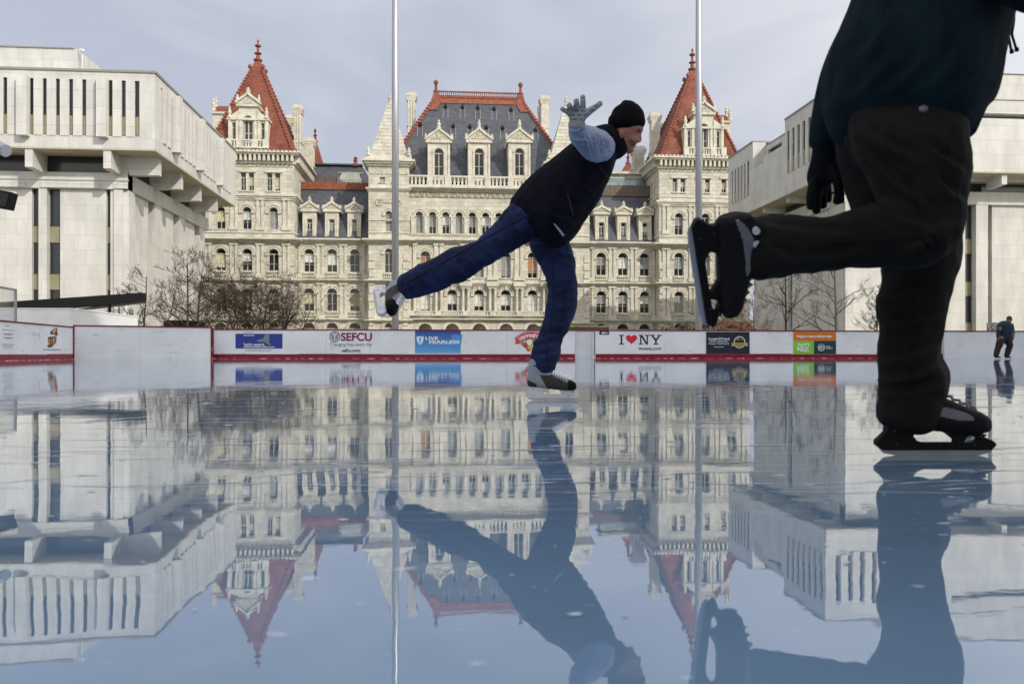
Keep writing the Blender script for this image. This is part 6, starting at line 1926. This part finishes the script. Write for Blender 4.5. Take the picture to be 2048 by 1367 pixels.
    trace(sm, jo, [Z4(1000 - .873 * 815 + .489 * q_, 190 + .489 * 815 + .873 * q_) for q_ in range(-66, 70, 8)], .0035)
    trace(sm, jo, [Z4(1195 + .0003 * (q_ - 430) ** 1 * 100 * 0.8 - (q_ - 640) * .12 * (q_ > 640), q_) for q_ in range(340, 1090, 16)], .004)
    trace(sm, jo, [Z4(1068 + q_, 1092) for q_ in range(0, 140, 8)], .0035)
    sm.build('seams', M['denim_seam'], jo)
    # vest
    v = MB()
    def V3(s_, c, hw, q, dd=0.0): return (*Z3(320 + .652 * s_ + .759 * c, 1110 - .759 * s_ + .652 * c), dd, hw / 4.142, q)
    g.L(v, [V3(-20, 18, 300, 1.06), V3(100, 15, 306, 1.02), V3(206, 10, 295, 1.02), V3(409, 18, 267, 1.1), V3(607, 10, 222, 1.3), V3(720, -4, 190, 1.45), V3(800, -8, 160, 1.5), V3(850, 5, 138, 1.2), (*Z3(925, 480), 0, 34, 1.05), (*Z3(948, 462), 0, 33.5, .98)])
    for dd in (-.15, .15): g.L(v, [(*Z3(720, 560), dd * .6, 34, 1.0), (*Z3(800, 500), dd, 33, .8)], sub=3)
    vo = solid('vest', t, v, 0.008, M['vest'], 4, 0.004, 8)
    crease(vo, [(1105, 395, 1185, 432), (1085, 418, 1150, 452), (1190, 325, 1216, 365), (1130, 350, 1190, 392), (1150, 320, 1165, 345)], 0.008, 6)
    ws_ = MB()
    trace(ws_, vo, [Z3(945 - .2 * q_ - .0016 * q_ * q_ * .25, 610 + q_) for q_ in range(0, 560, 20)], .003)
    trace(ws_, vo, [Z3(560 + q_ * .25, 900 + q_) for q_ in range(0, 190, 12)], .003)
    ws_.build('zip', M['sk_dark'], vo)
    zp = MB(); zp.tube([g.p(1108, 447, -.205), g.p(1117, 458, -.21), g.p(1127, 471, -.2)], [.002, .005, .006], 6)
    zp.build('shirt_tail', M['shirt'], vo)
    # sleeves
    s = MB()
    g.L(s, [(*Z3(812, 505), -.08, 35, .9), (*Z3(795, 505), -.17, 34, .9), (*Z3(725, 455), -.27, 28, 1), (*Z3(660, 412), -.36, 21.5, 1), (*Z3(640, 365), -.42, 17.5, 1), (*Z3(635, 325), -.455, 16, 1)])
    sl_ = solid('sleeve', t, s, 0.0042, M['shirt'], 2, 0.004, 16)
    crease(sl_, [(1184, 262, 1194, 314), (1199, 262, 1208, 306), (1168, 272, 1180, 318), (1140, 262, 1172, 256), (1142, 276, 1174, 286), (1212, 268, 1218, 300), (1152, 290, 1170, 312)], 0.009, 3.6)
    s = MB()
    g.L(s, [(*Z3(860, 520), .08, 34, .9), (*Z3(860, 540), .2, 30, .9), (*Z3(850, 560), .4, 24, 1), (*Z3(820, 540), .6, 16, 1)])
    solid('sleeve', t, s, 0.007, M['shirt'], 3, 0.004, 16)
    # gloves
    def hand(pts, palm, cuff):
        q = MB()
        for f_ in pts: g.L(q, f_, K=14, sub=3)
        g.L(q, palm, K=16, sub=3)
        o = solid('glove', t, q, 0.0032, M['glove'], 2)
        c = MB(); g.L(c, cuff, K=16, sub=3)
        solid('cuff', o, c, 0.004, M['cuff'], 2)
    D = -.47
    hand([[(*ZH(690, 520), D, 6.4, .9), (*ZH(692, 420), D - .012, 6.0, .95), (*ZH(690, 320), D - .022, 5.6, .95), (*ZH(690, 235), D - .02, 5.2, .95)],
          [(*ZH(560, 520), D, 6.4, .9), (*ZH(560, 440), D - .03, 6.2, .95), (*ZH(556, 370), D - .055, 5.8, .95), (*ZH(550, 312), D - .06, 5.4, .95)],
          [(*ZH(450, 560), D, 6.2, .9), (*ZH(430, 490), D - .035, 6.2, .95), (*ZH(408, 435), D - .062, 5.9, .95), (*ZH(398, 405), D - .066, 5.6, .95)],
          [(*ZH(440, 620), D, 6.0, .9), (*ZH(360, 565), D - .02, 5.2, .95), (*ZH(290, 525), D - .034, 4.8, .95), (*ZH(238, 497), D - .04, 4.5, .95)],
          [(*ZH(700, 640), D + .0, 9.5, .8), (*ZH(820, 555), D - .012, 7.6, .9), (*ZH(950, 470), D - .02, 6.2, .95), (*ZH(1075, 380), D - .022, 5.2, .95)]],
         [(*ZH(565, 790), D + .01, 14.5, .62), (*ZH(575, 690), D + .004, 17.5, .55), (*ZH(570, 590), D, 18.5, .5), (*ZH(565, 500), D - .004, 15.5, .5)],
         [(*ZH(560, 860), D + .016, 16.2, .9), (*ZH(562, 800), D + .012, 15.6, .85), (*ZH(566, 755), D + .008, 15.4, .75)])
    E = .66
    hand([[(1198, 300, E, 5, 1), (1194, 292, E + .05, 4.6, 1), (1191, 288, E + .1, 4.2, 1)], [(1201, 304, E, 5, 1), (1199, 300, E + .06, 4.6, 1), (1198, 298, E + .115, 4.2, 1)], [(1203, 309, E, 5, 1), (1203, 308, E + .06, 4.6, 1), (1203, 308, E + .11, 4.2, 1)], [(1203, 314, E, 4.6, 1), (1205, 315, E + .05, 4.3, 1), (1206, 316, E + .09, 4, 1)], [(1194, 305, E - .02, 5.4, 1), (1186, 300, E + .02, 4.6, 1), (1183, 296, E + .05, 4.2, 1)]],
         [(1199, 304, E - .05, 11, .6), (1200, 306, E + .02, 12, .6)], [(1198, 302, E - .09, 12, .9), (1199, 303, E - .05, 11.5, .8)])
    # skates
    skate(t, foot, RGT - FWD * 0.06, UP, 0.985, 'grey')
    a_, c_ = at(744.5, 577.8, 4.02), at(753.7, 634.8, 3.80)
    skate(t, a_, c_ - a_, RGT * 1.0 + UP * 0.12 - FWD * 0.1, 0.985, 'grey')
leaning_skater()

def near_skater():
    g = FIG(1.80)
    foot = at(1754, 910, 1.865); foot.z = 0.0
    t = thing('person', (foot.x + 0.12, foot.y, 0), 'person in dark teal sweater and olive trousers closest to the viewer, one skate lifted', 'person', 'skaters on the rink')
    b = MB()
    g.L(b, [(2050, -470, 0, 70, .8), (2055, -420, 0, 88, .8), (2060, -370, 0, 84, .8), (2075, -320, 0, 66, .85), (2085, -290, 0, 45, .9)])
    g.L(b, [(2125, -385, 0, 10, .8), (2148, -355, 0, 13, .9), (2140, -340, 0, 11, 1)], sub=2)
    for dd in (-.078, .078): g.L(b, [(2040, -395, dd, 16, .35), (2045, -350, dd, 12, .4)], sub=2)
    g.L(b, [(2050, -330, 0, 52, .95), (2000, -270, 0, 52, 1.0), (1930, -190, 0, 90, 1.2), (1880, -40, 0, 100, 1.1), (1820, 180, 0, 95, 1.0), (1808, 270, 0, 80, 1.0)])
    g.L(b, [(1825, 270, -.07, 60, .8), (1845, 440, -.1, 44, 1), (1640, 490, -.1, 34, 1), (1500, 494, -.09, 30, 1)])
    g.L(b, [(1790, 270, .07, 60, .8), (1836, 520, .07, 46, 1), (1822, 690, .065, 36, 1), (1815, 830, .065, 30, 1)])
    g.L(b, [(1930, -200, .2, 50, 1), (1730, 60, .25, 32, 1), (1656, 280, .2, 20, 1), (1645, 340, .2, 19, .6)])
    g.L(b, [(1950, -190, -.14, 42, 1), (2040, -60, -.22, 26, 1), (2120, -25, -.22, 24, 1), (2210, -70, -.2, 22, 1), (2285, -120, -.2, 20, 1)])
    g.L(b, [(2060, -292, 0, 30, 1.3), (2095, -292, 0, 22, 1.1)], sub=2)
    for dd in (-.035, .035): g.L(b, [(2112, -408, dd * 1.2, 8, 1), (2132, -412, dd * .6, 9, 1)], sub=2)
    g.L(b, [(2118, -318, -.02, 6, 1), (2126, -318, 0, 7, 1), (2118, -318, .02, 6, 1)], sub=2)
    bo = solid('body', t, b, 0.0075, M['skin'], 3)
    ey = MB()
    for dd in (-.038, .038): g.L(ey, [(2116, -394, dd * 1.1, 3.2, .9), (2126, -393, dd * .9, 3.6, .9)], sub=2)
    solid('eyes', bo, ey, 0.003, M['ink'], 1)
    mo = MB()
    for sg in (-1, 1): g.L(mo, [(2102, -304, .036 * sg, 2, 1), (2118, -307, .018 * sg, 2.6, 1), (2124, -308, 0, 2.6, 1)], sub=2)
    solid('mouth', bo, mo, 0.003, M['lip_crease_dark'], 1)
    h = MB(); g.L(h, [(2045, -520, 0, 30, .8), (2042, -495, 0, 72, .8), (2040, -455, 0, 96, .82), (2036, -415, 0, 98, .82), (2030, -390, 0, 92, .84)])
    solid('beanie', t, h, 0.007, M['hat'], 3)
    # trousers
    j = MB()
    g.L(j, [(1815, 230, -.03, 112, .8), (1820, 275, -.075, 110, .8), (1838, 330, -.09, 98, .85), (1846, 390, -.10, 84, .9), (1852, 445, -.105, 74, .95)])
    g.L(j, [(1868, 425, -.105, 62, 1), (1838, 458, -.105, 72, .95), (1760, 470, -.105, 67, .9), (1700, 481, -.105, 58, .95), (1640, 491, -.105, 53, 1), (1560, 493, -.10, 60, 1), (1524, 496, -.095, 64, .95), (1510, 497, -.095, 63, .95)])
    g.L(j, [(1755, 235, .07, 84, .9), (1765, 310, .085, 88, .85), (1806, 420, .08, 90, .85), (1836, 490, .075, 81, .9), (1838, 545, .07, 70, .95), (1825, 600, .068, 64, .95), (1819, 680, .065, 59, .95), (1820, 722, .065, 60, .95), (1827, 760, .065, 68, .9), (1820, 795, .065, 60, .95), (1813, 838, .065, 56, .9)])
    g.L(j, [(1800, 240, 0, 112, 1.0), (1810, 300, 0, 100, 1.2)])
    jo = solid('trousers', t, j, 0.006, M['olive_cloth'], 2, 0.0075, 9.5)
    crease(jo, [(1905, 448, 1800, 522), (1890, 470, 1755, 535), (1700, 285, 1868, 432), (1725, 262, 1840, 330), (1520, 452, 1700, 478), (1740, 408, 1866, 470), (1600, 520, 1720, 512), (1525, 480, 1600, 540), (1764, 762, 1892, 742), (1762, 790, 1886, 778), (1766, 722, 1886, 700), (1770, 600, 1890, 570), (1765, 650, 1880, 640), (1850, 290, 1925, 350), (1870, 360, 1925, 410)], 0.009, 9)
    sm = MB()
    trace(sm, jo, [(1780 - .00105 * (q_ - 250) ** 2 * 0.0 + .32 * (q_ - 240), q_) for q_ in range(240, 440, 8)], .0022)
    trace(sm, jo, [(q_, 474 + (1860 - q_) * .05) for q_ in range(1515, 1862, 10)], .0022)
    trace(sm, jo, [(1832 - (q_ - 520) * .03, q_) for q_ in range(520, 820, 10)], .0022)
    trace(sm, jo, [(1898 - (q_ - 300) * .25, q_) for q_ in range(250, 330, 8)], .002)
    sm.build('seams', M['olive_cloth'], jo)
    # sweater with sleeves
    s = MB()
    g.L(s, [(1800, 236, 0, 138, 1.18), (1806, 190, 0, 152, 1.15), (1822, 140, 0, 160, 1.05), (1848, 60, 0, 152, .98), (1878, -50, 0, 150, 1.05), (1915, -170, 0, 146, 1.1), (1950, -240, 0, 110, 1.3), (2000, -275, 0, 62, 1.1)])
    g.L(s, [(1890, 190, -.02, 70, 1.6), (1902, 240, -.02, 52, 1.8), (1916, 272, -.02, 24, 2.2)])
    g.L(s, [(1925, -190, .16, 74, 1), (1800, -40, .25, 62, 1), (1722, 90, .25, 54, 1), (1680, 180, .22, 42, 1), (1656, 250, .2, 34, 1), (1650, 285, .2, 30, 1)])
    g.L(s, [(1652, 268, .2, 31, 1), (1650, 288, .2, 32, 1)], sub=3)
    g.L(s, [(1940, -190, -.15, 76, 1), (2035, -62, -.22, 62, 1), (2120, -25, -.22, 53, 1), (2210, -70, -.2, 40, 1), (2270, -110, -.2, 33, 1)])
    so = solid('sweater', t, s, 0.0085, M['teal_knit'], 4, 0.005, 6)
    crease(so, [(1700, 200, 1790, 120), (1760, 190, 1860, 120), (1860, 180, 1950, 60), (1720, 120, 1800, 20), (1900, 200, 1960, 120), (1660, 220, 1690, 150)], 0.008, 13)
    d = MB()
    for a_, b_ in (((2018, 44), (2023, 104)), ((2022, 44), (2033, 100))):
        d.tube([g.p(*a_, -.05), g.p((a_[0] + b_[0]) / 2 - 3, (a_[1] + b_[1]) / 2, -.05), g.p(*b_, -.05)], .0028, 6)
        d.tube([g.p(b_[0], b_[1] - 4, -.05), g.p(b_[0] + 1, b_[1] + 3, -.05)], .0045, 6)
    d.tube([g.p(2020, 10, -.05), g.p(2020, 46, -.05), g.p(2022, 66, -.05)], [.011, .010, .005], 8)
    d.build('drawstring', M['navy_glove'], so)
    bu = MB(); bu.lathe(g.p(1846, 226, -.165), [(.004, 0), (.009, .004), (.009, .012), (.002, .016)], 10)
    bu.build('belt_clip', M['sk_mid'], jo)
    # gloves
    def hand(fs, palm):
        q = MB()
        for f_ in fs: g.L(q, f_, K=14, sub=3)
        g.L(q, palm, K=16, sub=3)
        solid('glove', t, q, 0.0045, M['navy_glove'], 2)
    Dg = .2
    hand([[(1628, 362, Dg - .02, 10, 1), (1622, 392, Dg - .03, 9.5, 1), (1622, 416, Dg - .03, 8.5, 1)], [(1637, 365, Dg, 10, 1), (1633, 398, Dg - .005, 9.5, 1), (1633, 424, Dg, 8.5, 1)], [(1646, 362, Dg + .015, 10, 1), (1645, 394, Dg + .015, 9.5, 1), (1646, 414, Dg + .02, 8.5, 1)],
          [(1652, 358, Dg + .03, 9.5, 1), (1655, 384, Dg + .035, 8.5, 1), (1656, 402, Dg + .04, 8, 1)], [(1662, 330, Dg - .01, 13, 1), (1676, 365, Dg - .03, 10.5, 1), (1677, 388, Dg - .035, 9, 1), (1673, 406, Dg - .035, 8, 1)]],
         [(1656, 258, Dg, 24, .9), (1652, 290, Dg, 26, .85), (1648, 325, Dg, 27, .7), (1640, 355, Dg, 27, .6), (1638, 372, Dg, 22, .6)])
    hand([[(2300, -140, -.2, 10, 1), (2330, -160, -.2, 9, 1), (2350, -165, -.2, 8, 1)], [(2302, -130, -.19, 10, 1), (2336, -142, -.19, 9, 1), (2360, -144, -.19, 8, 1)], [(2302, -120, -.18, 10, 1), (2334, -126, -.18, 9, 1), (2356, -124, -.18, 8, 1)], [(2300, -110, -.17, 9, 1), (2326, -112, -.17, 8.5, 1), (2344, -108, -.17, 8, 1)], [(2285, -145, -.22, 12, 1), (2296, -172, -.23, 10, 1), (2304, -190, -.23, 8, 1)]],
         [(2255, -105, -.2, 26, .8), (2285, -125, -.2, 27, .65), (2306, -132, -.19, 24, .6)])
    skate(t, foot, RGT, UP, 1.0, 'black')
    a_, c_ = at(1370, 447, 1.66), at(1402, 648, 1.76)
    skate(t, a_, c_ - a_, RGT + UP * 0.1, 0.90, 'lifted')
near_skater()

def far_skater():
    g = FIG(31.0)
    Q = lambda x, y: (1880 + x / 5.256, 560 + y / 5.256)
    t = thing('person', at(2004, 716, 31.0) * Vector((1, 1, 0)) if False else Vector((at(2004, 716, 31).x, at(2004, 716, 31).y, 0)), 'small distant person in dark jacket and brown trousers skating hunched before the far boards', 'person', 'skaters on the rink')
    P = lambda x, y, w, dd=0.0, q=1.0: (*Q(x, y), dd, w / 5.256, q)
    b = MB()
    g.L(b, [P(730, 395, 22), P(728, 420, 27), P(722, 445, 22), P(705, 480, 26), P(690, 560, 50), P(660, 600, 42)], sub=3)
    g.L(b, [P(645, 600, 30, -.1), P(612, 710, 22, -.1), P(590, 800, 16, -.1)], sub=3)
    g.L(b, [P(690, 600, 30, .1), P(735, 690, 22, .1), P(698, 800, 16, .1)], sub=3)
    g.L(b, [P(750, 480, 20, .2), P(765, 570, 15, .2), P(752, 640, 10, .1)], sub=3)
    g.L(b, [P(630, 500, 20, -.2), P(605, 570, 15, -.2), P(612, 630, 10, -.2)], sub=3)
    solid('body', t, b, 0.025, M['skin'], 2)
    j = MB()
    g.L(j, [P(660, 560, 48, 0, 1.1), P(650, 610, 44, -.06, .9), P(628, 660, 36, -.1), P(606, 730, 28, -.1), P(588, 795, 24, -.1)], sub=3)
    g.L(j, [P(680, 570, 44, 0, 1.1), P(700, 620, 42, .06, .9), P(733, 678, 32, .1), P(718, 735, 28, .1), P(698, 798, 24, .1)], sub=3)
    solid('trousers', t, j, 0.022, mat('brown_cloth', (0.030, 0.020, 0.018), 0.9), 2, 0.012, 6)
    s = MB()
    g.L(s, [P(712, 455, 40, 0, 1.3), P(692, 480, 74, 0, 1.0), P(686, 520, 78, 0, 1.0), P(678, 570, 66, 0, 1.1), P(665, 592, 58, 0, 1.1)], sub=3)
    g.L(s, [P(745, 470, 26, .15), P(766, 540, 19, .22), P(764, 590, 16, .2), P(752, 625, 14, .1)], sub=3)
    g.L(s, [P(635, 475, 26, -.15), P(612, 540, 18, -.2), P(608, 600, 15, -.2)], sub=3)
    solid('jacket', t, s, 0.022, mat('dark_teal_jacket', (0.012, 0.030, 0.050), 0.85), 2, 0.01, 6)
    h = MB(); g.L(h, [P(728, 384, 20), P(728, 398, 27), P(728, 412, 28)], sub=3); g.L(h, [P(735, 412, 22), P(757, 416, 8)], sub=2)
    solid('cap', t, h, 0.018, mat('dull_red_cap', (0.07, 0.03, 0.035), 0.9), 2)
    for px, dd in ((592, -.1), (702, .1)):
        k = MB(); g.L(k, [P(px - 18, 803, 9, dd), P(px + 12, 806, 9, dd), P(px + 40, 808, 7, dd)], sub=3)
        o = solid('skate', t, k, 0.012, M['sk_black'], 1)
        a_ = g.p(*Q(px - 24, 815), dd); a_.z = 0
        w = MB(); c = FR((a_.x, a_.y), RGT.xy); w.fpoly(c, [(0, .02), (.03, 0), (.26, 0), (.3, .02), (.28, .07), (.02, .07)], -.012, .012)
        w.build('blade_holder', M['sk_white'], o)
    for q in ([P(752, 640, 12, .1), P(750, 655, 9, .1)], [P(608, 605, 12, -.2), P(606, 622, 9, -.2)]):
        k = MB(); g.L(k, q, sub=2); solid('glove', t, k, 0.016, M['navy_glove'], 1)
far_skater()
